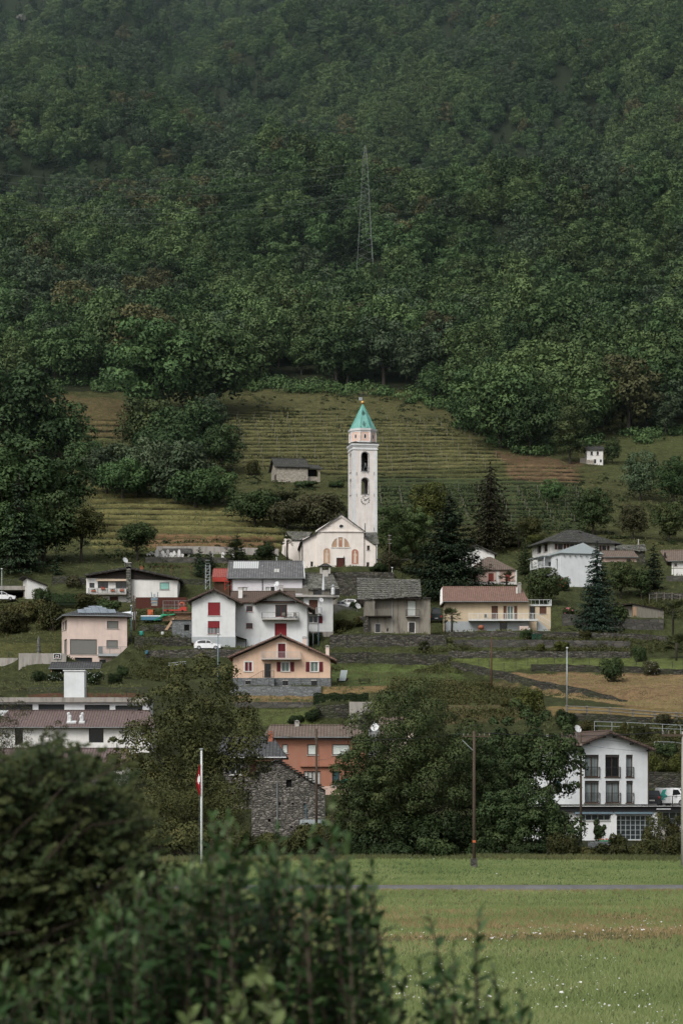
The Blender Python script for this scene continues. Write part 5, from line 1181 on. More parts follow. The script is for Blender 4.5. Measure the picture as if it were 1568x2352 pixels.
# lunette
c = f.pt('H',815,1800);rx = f.pt('H',908,1800)[0]-c[0];rz = f.pt('H',815,1696)[1]-c[1]
m = disc(f.mb(),c,rx,rz,-.025,-.006,24,0,math.pi);lu = b.part('lunette',m,'fresco',label='half round window painted with a red robed figure')
m = f.mb()
for x in (785,845): q = f.pt('H',x,1800)[0];m.box(q-.13,q+.13,-.06,-.03,c[1],c[1]+rz*.94)
N = 24
for k in range(N): 
    a,a2 = math.pi*k/N,math.pi*(k+1)/N
    m.add([(c[0]+(rx+o_)*math.cos(t_),dd,c[1]+(rz+o_)*math.sin(t_)) for dd in (-.09,-.005) for o_,t_ in ((0,a),(.12,a),(.12,a2),(0,a2))],[(0,1,2,3),(1,2,6,5),(0,3,7,4)])
m.box(c[0]-rx-.15,c[0]+rx+.15,-.12,-.005,c[1]-.12,c[1]-.002);b.part('frame',m,'pale_trim',lu)
def figure(parent,cx,z0,h,robe,head='fresco_pale',d=-.032,wd=.2):
    m = f.mb();m.prism([(cx-wd,z0),(cx+wd,z0),(cx+wd*.8,z0+h*.55),(cx+wd*1.05,z0+h*.72),(cx+wd*.4,z0+h*.82),(cx-wd*.4,z0+h*.82),(cx-wd*1.05,z0+h*.72),(cx-wd*.8,z0+h*.5)],d,d+.006);m.prism([(cx+wd*.5,z0+h*.45),(cx+wd*1.3,z0+h*.6),(cx+wd*1.1,z0+h*.75),(cx+wd*.5,z0+h*.7)],d-.004,d+.002);b.part('painted_figure',m,robe,parent)
    m = disc(f.mb(),(cx,z0+h*.91),h*.085,h*.095,d,d+.006,12);b.part('painted_head',m,head,parent)
figure(lu,c[0],c[1]+.1,rz*.8,'fresco_red',wd=.17)
for (x0,x1,y0,y1,robe,lab) in ((637,704,1812,1970,'fresco_pale','faded arched fresco of a standing saint left of the door'),(932,999,1822,1975,'fresco_pale','reddish arched fresco of a figure right of the door')):
    r = f.rect('H',x0,y0,x1,y1);cx = (r[0]+r[1])/2;rr = (r[1]-r[0])/2
    P = [(r[0],r[2]),(r[1],r[2])]+[(cx+rr*math.cos(a),r[3]-rr+rr*math.sin(a)) for a in np.linspace(0,math.pi,13)]
    m = f.mb();m.prism(P,-.02,-.006);o = b.part('fresco',m,'fresco_red' if x0 > 800 else 'fresco',label=lab)
    figure(o,cx,r[2]+.15,(r[3]-r[2])*.85,robe,d=-.028,wd=.27)
    Q = [(cx+(p[0]-cx)*1.14,p[1]+(.08 if i > 1 else -.1)) for i,p in enumerate(P)]
    m = f.mb();n = len(P)
    m.add([(p[0],-.05,p[1]) for p in P]+[(p[0],-.05,p[1]) for p in Q]+[(p[0],-.005,p[1]) for p in Q],[(i,(i+1) % n,n+(i+1) % n,n+i) for i in range(n)]+[(n+i,n+(i+1) % n,2*n+(i+1) % n,2*n+i) for i in range(n)]);b.part('frame',m,'pink_plaster',o)
# nave roof
m = f.mb();el,er = f.pt('H',552,1645,-.4),f.pt('H',1080,1640,-.4);at_ = f.pt('H',824,1450,-.4)
roof = gable_roof(b,f,(el,at_,er),D,.4,.14,'slate_dark',under='stone_trim',soff=.05)
# left aisle
g0 = Fac(b,0,.35,0.)
window(g0,g0.rect('H',502,1950,528,2002),'dark_frame','glass_black',1,depth=.25)
zl0 = Z(1712,418);zl1 = Z(1652,560)
m = MB(g0.xf);holed(m,[(0,-1),(xn0,-1),(xn0,zl1),(0,zl0)],g0.holes)
sf = Fac(b,0,14,-90.);
r = (sf.hit(*zp('H',378,1830))[0],sf.hit(*zp('H',398,1830))[0],Z(1920,390),Z(1812,390));r = (9.2,10.6,r[2],r[3]);window(sf,r,'brown_frame','glass_black',1,depth=.25)
m2 = MB(sf.xf);holed(m2,[(0,-1),(13.65,-1),(13.65,zl0),(0,zl0)],sf.holes);o_ = len(m.v);m.v += m2.v;m.f += [[i+o_ for i in q] for q in m2.f];m.m += m2.m
b.part('aisle_wall',m,'church_plaster')
m = f.mb();p,q = f.pt('H',393,1740,-.1),f.pt('H',572,1643,-.1);m.slab([(p[0],-.1,p[1]),(q[0],-.1,q[1]),(q[0],D,q[1]),(p[0],D,p[1])],.16);b.part('aisle_roof',m,'slate_dark')
m = f.mb();m.tube([(-.06,.2,zl0),(-.06,.2,0)],.07);m.tube([(-.05,13.5,zl0),(-.05,13.5,0)],.06);b.part('downpipe',m,'dark_metal')
# chapel further left/back
g1 = Fac(b,0,15,0.);q0 = g1.pt('H',298,1900)[0];q00 = g1.pt('H',181,1945)[0];zc = g1.pt('H',300,1722)[1]
m = g1.mb();m.box(q0,.1,0,6,-1,zc);m.prism([(g1.pt('H',205,1945)[0],-1),(q0-.002,-1),(q0-.002,zc+.4),(g1.pt('H',246,1660)[0],g1.pt('H',246,1660)[1]-.2),(g1.pt('H',215,1760)[0],zc-.3)],.3,6);b.part('chapel_wall',m,'church_plaster')
m = g1.mb();q = g1.pt('H',181,1945);q2 = g1.pt('H',215,1780);m.prism([(q[0],q[1]),(q2[0]+.3,q[1]),(q2[0]+.3,q2[1]),(q2[0],q2[1])],-.1,.28);b.part('buttress',m,'church_plaster')
m = g1.mb();A1 = g1.pt('H',302,1725,-.3);A2 = g1.pt('H',445,1722,-.3);A3 = g1.pt('H',520,1642,3);A4 = g1.pt('H',250,1632,3);m.slab([(A1[0],-.3,A1[1]),(A2[0],-.3,A2[1]),(A3[0],3,A3[1]),(A4[0],3,A4[1])],.15);m.slab([(A4[0],3,A4[1]),(A3[0],3,A3[1]),(A3[0],7,A1[1]),(A4[0]-.6,7,A1[1])],.16);b.part('chapel_roof',m,'slate_roof')
# right aisle
g2 = Fac(b,xn1,.35,0.);xr2 = xr-xn1
for q in ((1090,1783,1120,1832),(1086,1958,1114,2002)): window(g2,g2.rect('H',*q),'brown_frame','glass_black',2,2,depth=.2)
zt0,zt1 = Z(1690,1057),Z(1768,1165)
xk = g2.pt('H',1168,1768)[0]
m = MB(g2.xf);holed(m,[(0.01,-1),(xr2,-1),(xr2,zt1),(xk,zt1),(0.01,zt0)],g2.holes);m.add([(xr2,0,-1),(xr2,12,-1),(xr2,12,zt1),(xr2,0,zt1)],[(0,1,2,3)]);b.part('aisle_wall',m,'church_plaster')
P1,P2,P3,P4,P5 = [(g2.pt('H',x,y,d)) for x,y,d in ((1055,1690,-.2),(1163,1768,-.2),(1217,1766,-.2),(1195,1645,7),(1060,1645,5))]
m = g2.mb();m.slab([(P1[0],-.2,P1[1]),(P2[0],-.2,P2[1]),(P3[0],-.2,P3[1]+.02),(P4[0],7,P4[1]),(P5[0],5,P5[1])],.16);b.part('aisle_roof',m,'slate_roof')
m = g2.mb();q = g2.pt('H',1186,1775)[0];m.tube([(xk,-.25,zt1-.05),(q,-.08,zt1-.35),(q,-.08,0)],.06);b.part('downpipe',m,'dark_metal')
m = f.mb();q = f.pt('H',1072,1640,1);t_ = f.pt('H',1072,1550,1);m.tube([(q[0],1,q[1]-.5),(q[0],1,t_[1])],.07);b.part('stove_pipe',m,'dark_metal',roof)
# crucifix beside the door, steps rails, notice lamp, water trough shrine
P = W(zx('H',851),1314.6,438.3);o = thing('wayside_cross','thin dark iron cross standing right of the church door','cross',P);h = (zy('H',2062)-zy('H',1885))/F*438
m = MB();m.box(-.09,.09,-.09,.09,0,h*.72);m.build('post','wood_dark',o);m = MB();m.box(-.03,.03,-.03,.03,h*.72,h);m.box(-.2,.2,-.028,.028,h*.88,h*.92);m.build('cross','dark_metal',o)
P = W(zx('H',770),1314.6,437);o = thing('stair_handrail','pair of thin iron handrails flaring from the church door','handrail',P)
m = MB()
for s0,s1 in ((0,-1.3),(2.8,4.1)): m.tube([(s0,1.5,1.),(s0,.3,1.),(s1,-.8,.2)],.025,5);m.tube([(s0,.3,0),(s0,.3,1.)],.025,5)
m.build('rail','galvanised',o)
P = W(zx('H',1080),1314.6,438);o = thing('notice_lantern','small dark box with pale panel at the foot of the church','notice box',P);m = MB();m.box(-.3,.3,-.15,.15,0,.9);m.build('box','dark_metal',o);m = MB();m.box(-.15,.15,-.18,-.152,.35,.8);m.build('panel','white_cool',o)
P = W(zx('H',655),1319.5,432.5);o = thing('stone_shrine','tiny open stone chimney shrine with slab roof on the forecourt wall','shrine',P)
m = MB()
for sx in (-.75,.75):
    m.box(sx-.18,sx+.18,-.4,.4,-1.2,1.4)
m.box(-.9,.9,-.45,.45,-1.2,.35);m.build('pillar','stone_trim',o);m = MB();m.slab([(-1.2,-.7,1.42),(1.2,-.7,1.42),(.3,.0,2.0),(-.3,0,2.0)],.1);m.slab([(1.2,.7,1.42),(-1.2,.7,1.42),(-.3,0,2.0),(.3,0,2.0)],.1);m.slab([(1.2,-.7,1.42),(1.2,.7,1.42),(.3,0,2.0)],.1);m.slab([(-1.2,.7,1.42),(-1.2,-.7,1.42),(-.3,0,2.0)],.1);m.build('roof','slate_dark',o)

# ---------------------------------------------------------------- bell tower
b = Bld('bell_tower','tall white bell tower with clock, arched bell openings and green copper spire','bell tower',zx('H',944),zx('H',1196),1300,453,10.5)
f = b.fr;S = b.Wd;Z = lambda y,x=1070: f.pt('H',x,y)[1]
zt = Z(775)
fs = [f,Fac(b,S,0,90.),Fac(b,S,S,180.),Fac(b,0,S,-90.)]
def arch_opening(F_,x0,x1,z0,z1,hole):
    """arched hole: rectangle cut to the crown, then spandrels fill the corners"""
    F_.holes.append((x0,x1,z0,z1))
m = MB()
cx0 = S*.5;ww = f.pt('H',1106,900)[0]-f.pt('H',1033,900)[0];xc = f.pt('H',1070,900)[0]
OPEN = ((Z(1006),Z(804)),(Z(1245),Z(1074)))
for i,F_ in enumerate(fs):
    x_c = xc if i == 0 else S/2
    F_.holes = [(x_c-ww/2,x_c+ww/2,a,b_) for a,b_ in OPEN]
    mm = MB(F_.xf);holed(mm,[(0,-2),(S,-2),(S,zt),(0,zt)],F_.holes,.75)
    for a,b_ in OPEN:
        r_ = ww/2
        for sg in (-1,1):
            arc = [(x_c+sg*r_*math.cos(t_),b_-r_+r_*math.sin(t_)) for t_ in np.linspace(0,math.pi/2,8)]
            mm.prism([(x_c+sg*r_,b_)]+arc,.0015,.75)
    o_ = len(m.v);m.v += mm.v;m.f += [[k+o_ for k in q] for q in mm.f];m.m += mm.m
tw = b.part('shaft',m,'tower_plaster')
m = f.mb()
for i,F_ in enumerate(fs):     # rusticated corner quoins and opening frames
    mm = F_.mb();zz = 0;k = 0
    while zz < zt-.6:
        l = .62 if k % 2 else .42
        mm.box(-.025,l,-.035,-.002,zz,zz+.56);mm.box(S-l,S+.02,-.035,-.002,zz,zz+.56);zz += .585;k += 1
    o_ = len(m.v);m.v += mm.v;m.f += [[q_+o_ for q_ in q] for q in mm.f];m.m += mm.m
b.part('quoins',m,'white_grey')
m = f.mb()
for i,F_ in enumerate(fs):
    x_c = xc if i == 0 else S/2;mm = F_.mb();r_ = ww/2
    for a,b_ in OPEN:
        P = [(x_c-r_,a)]+[(x_c-r_*math.cos(t_),b_-r_+r_*math.sin(t_)) for t_ in np.linspace(0,math.pi,13)]+[(x_c+r_,a)]
        for k in range(len(P)-1):
            p,q = P[k],P[k+1];sc_ = 1.17
            po,qo = [(x_c+(u[0]-x_c)*sc_,u[1]+(.12 if u[1] > b_-r_-.01 else 0)) for u in (p,q)]
            mm.add([(p[0],-.05,p[1]),(q[0],-.05,q[1]),(qo[0],-.05,qo[1]),(po[0],-.05,po[1]),(po[0],-.001,po[1]),(qo[0],-.001,qo[1])],[(0,1,2,3),(3,2,5,4)])
        mm.box(x_c-r_-.15,x_c+r_+.15,-.12,.1,a-.1,a-.002)
    o_ = len(m.v);m.v += mm.v;m.f += [[q_+o_ for q_ in q] for q in mm.f];m.m += mm.m
b.part('opening_frame',m,'grey_plaster')
m = f.mb();m.box(.1,S-.1,.1,S-.1,OPEN[0][0]-.4,OPEN[0][0]-.1);m.box(.1,S-.1,.1,S-.1,OPEN[1][0]-.4,OPEN[1][0]-.1);b.part('belfry_floor',m,'wood_dark')
m = f.mb();m.box(.8,S-.8,S*.62,S*.64,OPEN[0][0],OPEN[0][1]+.3);b.part('belfry_screen',m,'void')
for k,(z,r_) in enumerate(((OPEN[0][0]+1.55,.62),(OPEN[0][0]+2.7,.42))):   # bells
    c = (xc,S*.42,z);m = f.mb();m.lathe([(r_*.15,r_*1.1),(r_*.45,r_*1.05),(r_*.6,r_*.5),(r_*.75,0),(r_,-r_*.35)],c,14);o = b.part('bell',m,'bronze',smooth=True)
    m = f.mb();m.box(xc-r_*1.3,xc+r_*1.3,S*.42-.1,S*.42+.1,z+r_*1.1,z+r_*1.1+.2);b.part('yoke',m,'dark_metal',o)
m = f.mb();sc_c = f.pt('H',1072,970);rs = f.pt('H',1120,970)[0]-sc_c[0]  # star frame on the sill
st = [(sc_c[0]+rs*1.0*math.cos(math.pi/2+k*4*math.pi/5),sc_c[1]-.2+rs*1.25*math.sin(math.pi/2+k*4*math.pi/5)) for k in range(6)]
m.tube([(x,-.12,z) for x,z in st],.045,5);b.part('star_ornament',m,'galvanised',label='thin five pointed star frame in front of the upper opening')
# clock
cc = f.pt('H',1072,1308);R_ = f.pt('H',1119,1308)[0]-cc[0]
m = f.mb();disc(m,cc,R_*1.1,R_*1.1,-.03,-.003,28);ck = b.part('clock',m,'tower_plaster')
m = f.mb()
NUM = {12: 'XII',1: 'I',2: 'II',3: 'III',4: 'IIII',5: 'V',6: 'VI',7: 'VII',8: 'VIII',9: 'IX',10: 'X',11: 'XI'}
for h in range(1,13):
    a = math.pi/2-h*math.pi/6;s_ = NUM[h];wch = {'I': .07,'V': .13,'X': .13};tot = sum(wch[c_] for c_ in s_);x = -tot/2
    ra,rb = R_*.74,R_*1.02
    def pol(tx,rr): return (cc[0]+rr*math.cos(a)+tx*math.sin(a),-.045,cc[1]+rr*math.sin(a)-tx*math.cos(a))
    def stroke(t0,r0,t1,r1,wd=.032):
        m.add([pol(t0-wd,r0),pol(t0+wd,r0),pol(t1+wd,r1),pol(t1-wd,r1)],[(0,1,2,3)])
    for c_ in s_:
        xm = x+wch[c_]/2
        if c_ == 'I': stroke(xm,ra,xm,rb)
        elif c_ == 'V': stroke(xm,ra,xm-.05,rb,.026);stroke(xm,ra,xm+.05,rb,.026)
        else: stroke(xm-.05,ra,xm+.05,rb,.026);stroke(xm+.05,ra,xm-.05,rb,.026)
        x += wch[c_]
b.part('numerals',m,'dark_metal',ck)
def hand(ang,l,wd,tail):
    m = f.mb();a = math.pi/2-ang;dx,dz = math.cos(a),math.sin(a)
    m.prism([(cc[0]-dx*tail-dz*wd,cc[1]-dz*tail+dx*wd),(cc[0]+dx*l*.8-dz*wd*1.3,cc[1]+dz*l*.8+dx*wd*1.3),(cc[0]+dx*l,cc[1]+dz*l),(cc[0]+dx*l*.8+dz*wd*1.3,cc[1]+dz*l*.8-dx*wd*1.3),(cc[0]-dx*tail+dz*wd,cc[1]-dz*tail-dx*wd)],-.09,-.06);b.part('clock_hand',m,'dark_metal',ck)
hand(R(62),R_*.95,.045,R_*.35);hand(R(318),R_*.62*1.35,.04,R_*.3)
# iron wall ties
m = f.mb()
for x,y in ((982,1030),(1165,1030),(982,1258),(1166,1258),(1163,1612)): q = f.pt('H',x,y);m.box(q[0]-.03,q[0]+.03,-.08,-.036,q[1]-.3,q[1]+.3)
b.part('wall_tie',m,'dark_metal')
# cornice
m = f.mb();z0,z1,z2 = zt,Z(745),Z(712)
for (o_,a,b_) in ((.14,z0-.12,z0+.1),(.05,z0+.1,z1-.1),(.16,z1-.1,z1+.15),(.3,z1+.15,z2)): m.box(-o_,S+o_,-o_,S+o_,a+.001,b_)
b.part('cornice',m,'white_grey')
m = f.mb();k0 = (-.4,-.4,z2+.02);h = Z(690)-z2
for q in ([(-.42,-.42,z2+.02),(S+.42,-.42,z2+.02),(S*.75,S*.25,z2+h+.2),(S*.25,S*.25,z2+h+.2)],[(S+.42,-.42,z2+.02),(S+.42,S+.42,z2+.02),(S*.75,S*.75,z2+h+.2),(S*.75,S*.25,z2+h+.2)],[(S+.42,S+.42,z2+.02),(-.42,S+.42,z2+.02),(S*.25,S*.75,z2+h+.2),(S*.75,S*.75,z2+h+.2)],[(-.42,S+.42,z2+.02),(-.42,-.42,z2+.02),(S*.25,S*.25,z2+h+.2),(S*.25,S*.75,z2+h+.2)]): m.slab(q,.1)
b.part('skirt_roof',m,'slate_dark')
# octagonal lantern: faces turned so that one faces us
RO = (zx('H',1187)-zx('H',927))/F*455/2/math.cos(R(22.5))*1.0;C2 = (S/2,S/2)
zo0,zo1 = Z(700),Z(580)
def octo(r0,z0,r1,z1,m): 
    A_ = [(C2[0]+r0*math.cos(R(22.5+45*k)),C2[1]+r0*math.sin(R(22.5+45*k)),z0) for k in range(8)];B_ = [(C2[0]+r1*math.cos(R(22.5+45*k)),C2[1]+r1*math.sin(R(22.5+45*k)),z1) for k in range(8)]
    m.add(A_+B_,[(k,(k+1) % 8,8+(k+1) % 8,8+k) for k in range(8)]+[tuple(range(8))[::-1],tuple(range(8,16))])
m = f.mb();octo(RO,zo0-.3,RO,zo1,m);lan = b.part('lantern',m,'octagon_plaster')
m = f.mb();octo(RO+.06,zo0-.05,RO+.06,zo0+.2,m);octo(RO+.05,zo1-.25,RO+.05,zo1+.02,m);octo(RO+.2,zo1+.02,RO+.26,zo1+.42,m)
for k in range(8):
    a = R(22.5+45*k);x,y = C2[0]+RO*math.cos(a),C2[1]+RO*math.sin(a);m.tube([(x,y,zo0+.15),(x,y,zo1-.2)],.14,8)
b.part('trim',m,'white_grey',lan)
for k in range(8):
    a = R(45*k);n_ = Vector((math.cos(a),math.sin(a)));t2 = Vector((-n_.y,n_.x));ra = RO*math.cos(R(22.5));zc = (zo0+zo1)/2
    def ell(r,s,off): return [(C2[0]+n_.x*(ra+off)+t2.x*r*math.cos(q),C2[1]+n_.y*(ra+off)+t2.y*r*math.cos(q),zc+s*math.sin(q)) for q in np.linspace(0,2*math.pi,16,endpoint=False)]
    m = f.mb();m.add(ell(.17,.42,.02)+ell(.17,.42,-.1),[tuple(range(16))]);o = b.part('oval_window',m,'void',lan)
    m = f.mb();m.add(ell(.17,.42,.035)+ell(.27,.54,.03),[(i,(i+1) % 16,16+(i+1) % 16,16+i) for i in range(16)]);m.build('oval_frame','white_grey',lan)
zs0,zs1 = Z(552),Z(285)
RS = (zx('H',1190)-zx('H',938))/F*455/2/math.cos(R(22.5))
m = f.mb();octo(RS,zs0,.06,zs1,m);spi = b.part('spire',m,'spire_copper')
m = f.mb()
for k in range(8): a = R(22.5+45*k);m.tube([(C2[0]+RS*1.01*math.cos(a),C2[1]+RS*1.01*math.sin(a),zs0+.02),(C2[0]+.06*math.cos(a),C2[1]+.06*math.sin(a),zs1)],.055,6)
octo(RS+.05,zs0-.1,RS+.05,zs0-.01,m);b.part('ridge_seam',m,'copper_roof',spi)
zb = Z(268);m = f.mb();m.ball((C2[0],C2[1],zb),.36,16);m.tube([(C2[0],C2[1],zs1-.1),(C2[0],C2[1],zb)],.12,8);b.part('gilt_ball',m,'gold',spi,smooth=True)
m = f.mb();zc0,zc1 = zb+.3,Z(160);m.tube([(C2[0],C2[1],zc0),(C2[0],C2[1],zc1)],.05);zx_ = Z(187);m.box(C2[0]-.8,C2[0]+.8,C2[1]-.04,C2[1]+.04,zx_-.05,zx_+.05)
for (dx,dz) in ((.8,0),(-.8,0),(0,zc1-zx_)): m.ball((C2[0]+dx,C2[1],zx_+dz),.12,6)
for k in range(4): a = R(45+90*k);m.tube([(C2[0],C2[1],zx_),(C2[0]+.45*math.cos(a),C2[1],zx_+.45*math.sin(a))],.03,4)
cr = b.part('cross',m,'dark_metal',spi)
m = f.mb();q = Z(230);m.box(C2[0]-.75,C2[0]-.05,C2[1]-.02,C2[1]+.02,q-.3,q+.3);b.part('weather_vane',m,'galvanised',spi)

# ---------------------------------------------------------------- upper right houses
b = Bld('hip_roof_house','broad white house with dark shutters under a wide grey hipped roof','house',zx('D',565),zx('D',1050),1300,450,16)
f = b.fr;Wd = b.Wd;D = 9.5;zt = f.pt('D',800,322)[1]
for q in ((622,330,660,375),(712,332,748,372),(955,344,988,385)): window(f,f.rect('D',*q),'brown_frame','glass_black',2,open_shutters='brown_shutter')
sf = b.side('L',D)
for q in ((468,350,494,398),(517,338,543,388)): window(sf,sf.rect('D',*q),'brown_frame','glass_black',2,trim='brown_frame')
shell(b,f,[(0,-1),(Wd,-1),(Wd,zt),(0,zt)],D,'white_plaster',sides={'L': sf})
ov = 1.1;e = zt-.05;m = f.mb();zr = f.pt('D',730,226,D/2)[1];ra,rb = f.pt('D',690,226,D/2)[0],f.pt('D',775,226,D/2)[0]
c0,c1,c2,c3 = (-ov,-ov,e),(Wd+ov,-ov,e),(Wd+ov,D+ov,e),(-ov,D+ov,e);A_,B_ = (ra,D/2,zr),(rb,D/2,zr)
m.slab([c0,c1,B_,A_],.2);m.slab([c1,c2,B_],.201);m.slab([c2,c3,A_,B_],.2);m.slab([c3,c0,A_],.201);roof = b.part('roof',m,'slate_dark')
m = f.mb();m.tube([(-ov,-ov-.05,e-.12),(Wd+ov,-ov-.05,e-.12)],.07);m.tube([(-ov-.05,D+ov,e-.12),(-ov-.05,-ov,e-.12)],.07);b.part('gutter',m,'dark_metal',roof)
chimney(b,f,roof,'D',783,244,803,280,3.2,'white_plaster','slate_dark')
# blue-white house
b = Bld('blue_white_house','pale blue white house with a metal roof and balcony pergola on its side','house',zx('D',645),zx('D',950),1349,425,17)
f = b.fr;Wd = b.Wd;D = 11;zt = f.pt('D',700,402)[1]
sf = b.side('L',D)
for q in ((605,445,620,520),(543,468,570,520),(492,490,525,535)): window(sf,sf.rect('D',*q),'white_frame','glass_dark',1)
shell(b,f,[(0,-1),(Wd,-1),(Wd,zt),(0,zt)],D,'white_cool',sides={'L': sf})
ov = .35;e = zt;zr = f.pt('D',805,322,D*.45)[1];xr = f.pt('D',812,322,D*.45)[0]
c0,c1,c2,c3 = (-ov,-ov,e),(Wd+ov,-ov,e),(Wd+ov,D+ov,e),(-ov,D+ov,e);m = f.mb();A_ = (xr,D*.45,zr);B_ = (xr+.3,D*.55,zr)
m.slab([c0,c1,A_],.15);m.slab([c1,c2,B_,A_],.151);m.slab([c2,c3,B_],.152);m.slab([c3,c0,A_,B_],.153);roof = b.part('roof',m,'corrugated')
m = sf.mb();zb = sf.pt('D',500,520)[1];m.box(0,D*.62,-1.5,-.003,zb-.12,zb);bal = b.part('balcony',m,'white_metal');railing(sf,0,D*.62,-1.45,zb,zb+1.,bal,'white_metal',.25)
m = sf.mb()
for a in (.1,D*.3,D*.6): m.box(a,a+.12,-1.45,-1.33,zb-3,zt-.2)
b.part('pergola_post',m,'white_metal',bal);m = sf.mb();m.box(-.2,D*.62,-1.8,-.01,zt-.2,zt-.1);b.part('pergola_roof',m,'corrugated',bal)
m = f.mb()
for k in range(6): m.box(.5+k*1.05,.62+k*1.05,-.3,-.003,e-.55,e-.18)
b.part('bracket',m,'grey_metal')
# brown roof annex + ruined slate roof
b = Bld('annex_house','low blush coloured annex with brown tiled roof behind the blue spruce','house',zx('D',975),zx('D',1215),1292,441)
f = b.fr;zt = f.pt('D',1100,432)[1];window(f,f.rect('D',1140,445,1170,470),'brown_frame','glass_dark',1)
shell(b,f,[(0,-1),(b.Wd,-1),(b.Wd,zt),(0,zt)],6,'blush_plaster')
lean_roof(b,f,f.pt('D',965,428,-.6)[0],f.pt('D',1230,428,-.6)[0],f.pt('D',1100,428,-.6)[1],f.pt('D',1100,384,3)[1],3,-.6,.18,'tile_mossy',inset=(.1,.5))
b = Bld('slate_barn','sagging old stone slab barn roof right of the wide hipped roof','barn',zx('D',1055),zx('D',1280),1285,456)
f = b.fr;zt = f.pt('D',1100,385)[1];shell(b,f,[(0,-2),(b.Wd,-2),(b.Wd,zt),(0,zt)],6,'stone_wall')
m = f.mb();rnd = random.Random(9);N = 14;a0,a1 = f.pt('D',1050,380,-.4)[0],f.pt('D',1292,380,-.4)[0];e = f.pt('D',1100,378,-.4)[1];zr = f.pt('D',1100,332,2.8)[1]
for k in range(N):
    for j in range(5):
        x = a0+(a1-a0)*k/N;d0 = -.4+3.2*j/5;z0 = e+(zr-e)*j/5-.5*math.sin(math.pi*k/N)*.4+rnd.uniform(-.04,.08);m.slab([(x,d0-.15,z0),(x+(a1-a0)/N,d0-.15,z0+rnd.uniform(-.05,.05)),(x+(a1-a0)/N,d0+.66,z0+(zr-e)/5),(x,d0+.66,z0+(zr-e)/5)],.12)
b.part('roof',m,'slate_roof')
# tiled house on the right edge
b = Bld('edge_house','white house with grey brown tiled gable roof at the right edge of the village','house',zx('D',1480),zx('D',1640),1330,436,-8)
f = b.fr;zt = f.pt('D',1520,462)[1];window(f,f.rect('D',1500,478,1520,500),'brown_frame','glass_black',1)
shell(b,f,[(0,-1),(b.Wd,-1),(b.Wd,zt),(0,zt)],7,'white_plaster')
lean_roof(b,f,f.pt('D',1450,458,-.7)[0],b.Wd+1,f.pt('D',1500,458,-.7)[1],f.pt('D',1500,381,3.5)[1],3.5,-.7,.2,'tile_mossy',inset=(-1.2,0))
m = f.mb();q = f.pt('D',1418,415,0);m.prism([(q[0],q[1]-.2),(f.pt('D',1450,458)[0],f.pt('D',1450,458)[1]),(f.pt('D',1430,385)[0],f.pt('D',1430,385)[1])],.3,.5);b.part('gable_board',m,'wood_dark')
m = f.mb();m.box(0,b.Wd,-1.6,-1.5,f.pt('D',1500,525)[1],f.pt('D',1500,520)[1]);m.box(.3,.4,-1.6,-1.5,-1,2.5);m.box(3,3.1,-1.6,-1.5,-1,2.5);b.part('pergola',m,'wood_grey')
# white gable house behind the dark fir
b = Bld('small_white_house','small white gabled house between the dark fir and the larch','house',zx('C',1180),zx('C',1515),1300,441)
f = b.fr;ap = f.pt('C',1350,406);zr = f.pt('C',1515,478)[1]
shell(b,f,[(0,-1),(b.Wd,-1),(b.Wd,zr),ap,(0,zr)],8,'white_plaster');gable_roof(b,f,(f.pt('C',1160,482,-.5),f.pt('C',1352,398,-.5),f.pt('C',1542,482,-.5)),8,.5,.15,'slate_dark')
# blush house with rust shutters
b = Bld('blush_house','blush pink house with closed rust red shutters and a mossy hipped roof','house',zx('D',-40),zx('D',312),1343,422,0)
f = b.fr;Wd = b.Wd;D = 7;zt = f.pt('D',150,532)[1]
for q in ((98,553,138,616),(225,553,264,616)): window(f,f.rect('D',*q),'rust_shutter','rust_shutter',2,depth=.05)
window(f,f.rect('D',-10,570,10,610),'rust_shutter','rust_shutter',2,depth=.05)
shell(b,f,[(0,-1),(Wd,-1),(Wd,zt),(0,zt)],D,'blush_plaster')
m = f.mb();
for x0,x1 in ((160,180),(300,313)): q0,q1 = f.pt('D',x0,600)[0],f.pt('D',x1,600)[0];m.box(q0,q1,-.06,-.003,-1,zt)
m.box(-.02,Wd+.02,-.05,-.002,-1,.5);b.part('corner_pilaster',m,'white_plaster')
ov = .4;e = f.pt('D',150,526,-ov)[1];zr = f.pt('D',105,430,D/2)[1];ra = f.pt('D',90,430,D/2)[0];rb = f.pt('D',120,430,D/2)[0]
c0,c1,c2,c3 = (-ov,-ov,e),(Wd-.2,-ov,e),(Wd-.2,D+ov,e),(-ov,D+ov,e);A_,B_ = (ra,D/2,zr),(rb,D/2,zr);m = f.mb()
m.slab([c0,c1,B_,A_],.2);m.slab([c1,c2,B_],.201);m.slab([c2,c3,A_,B_],.2);m.slab([c3,c0,A_],.201);roof = b.part('roof',m,'tile_mossy')
chimney(b,f,roof,'D',112,478,130,498,1.3,'wood_dark','wood_dark',dep=.5,hood=False)
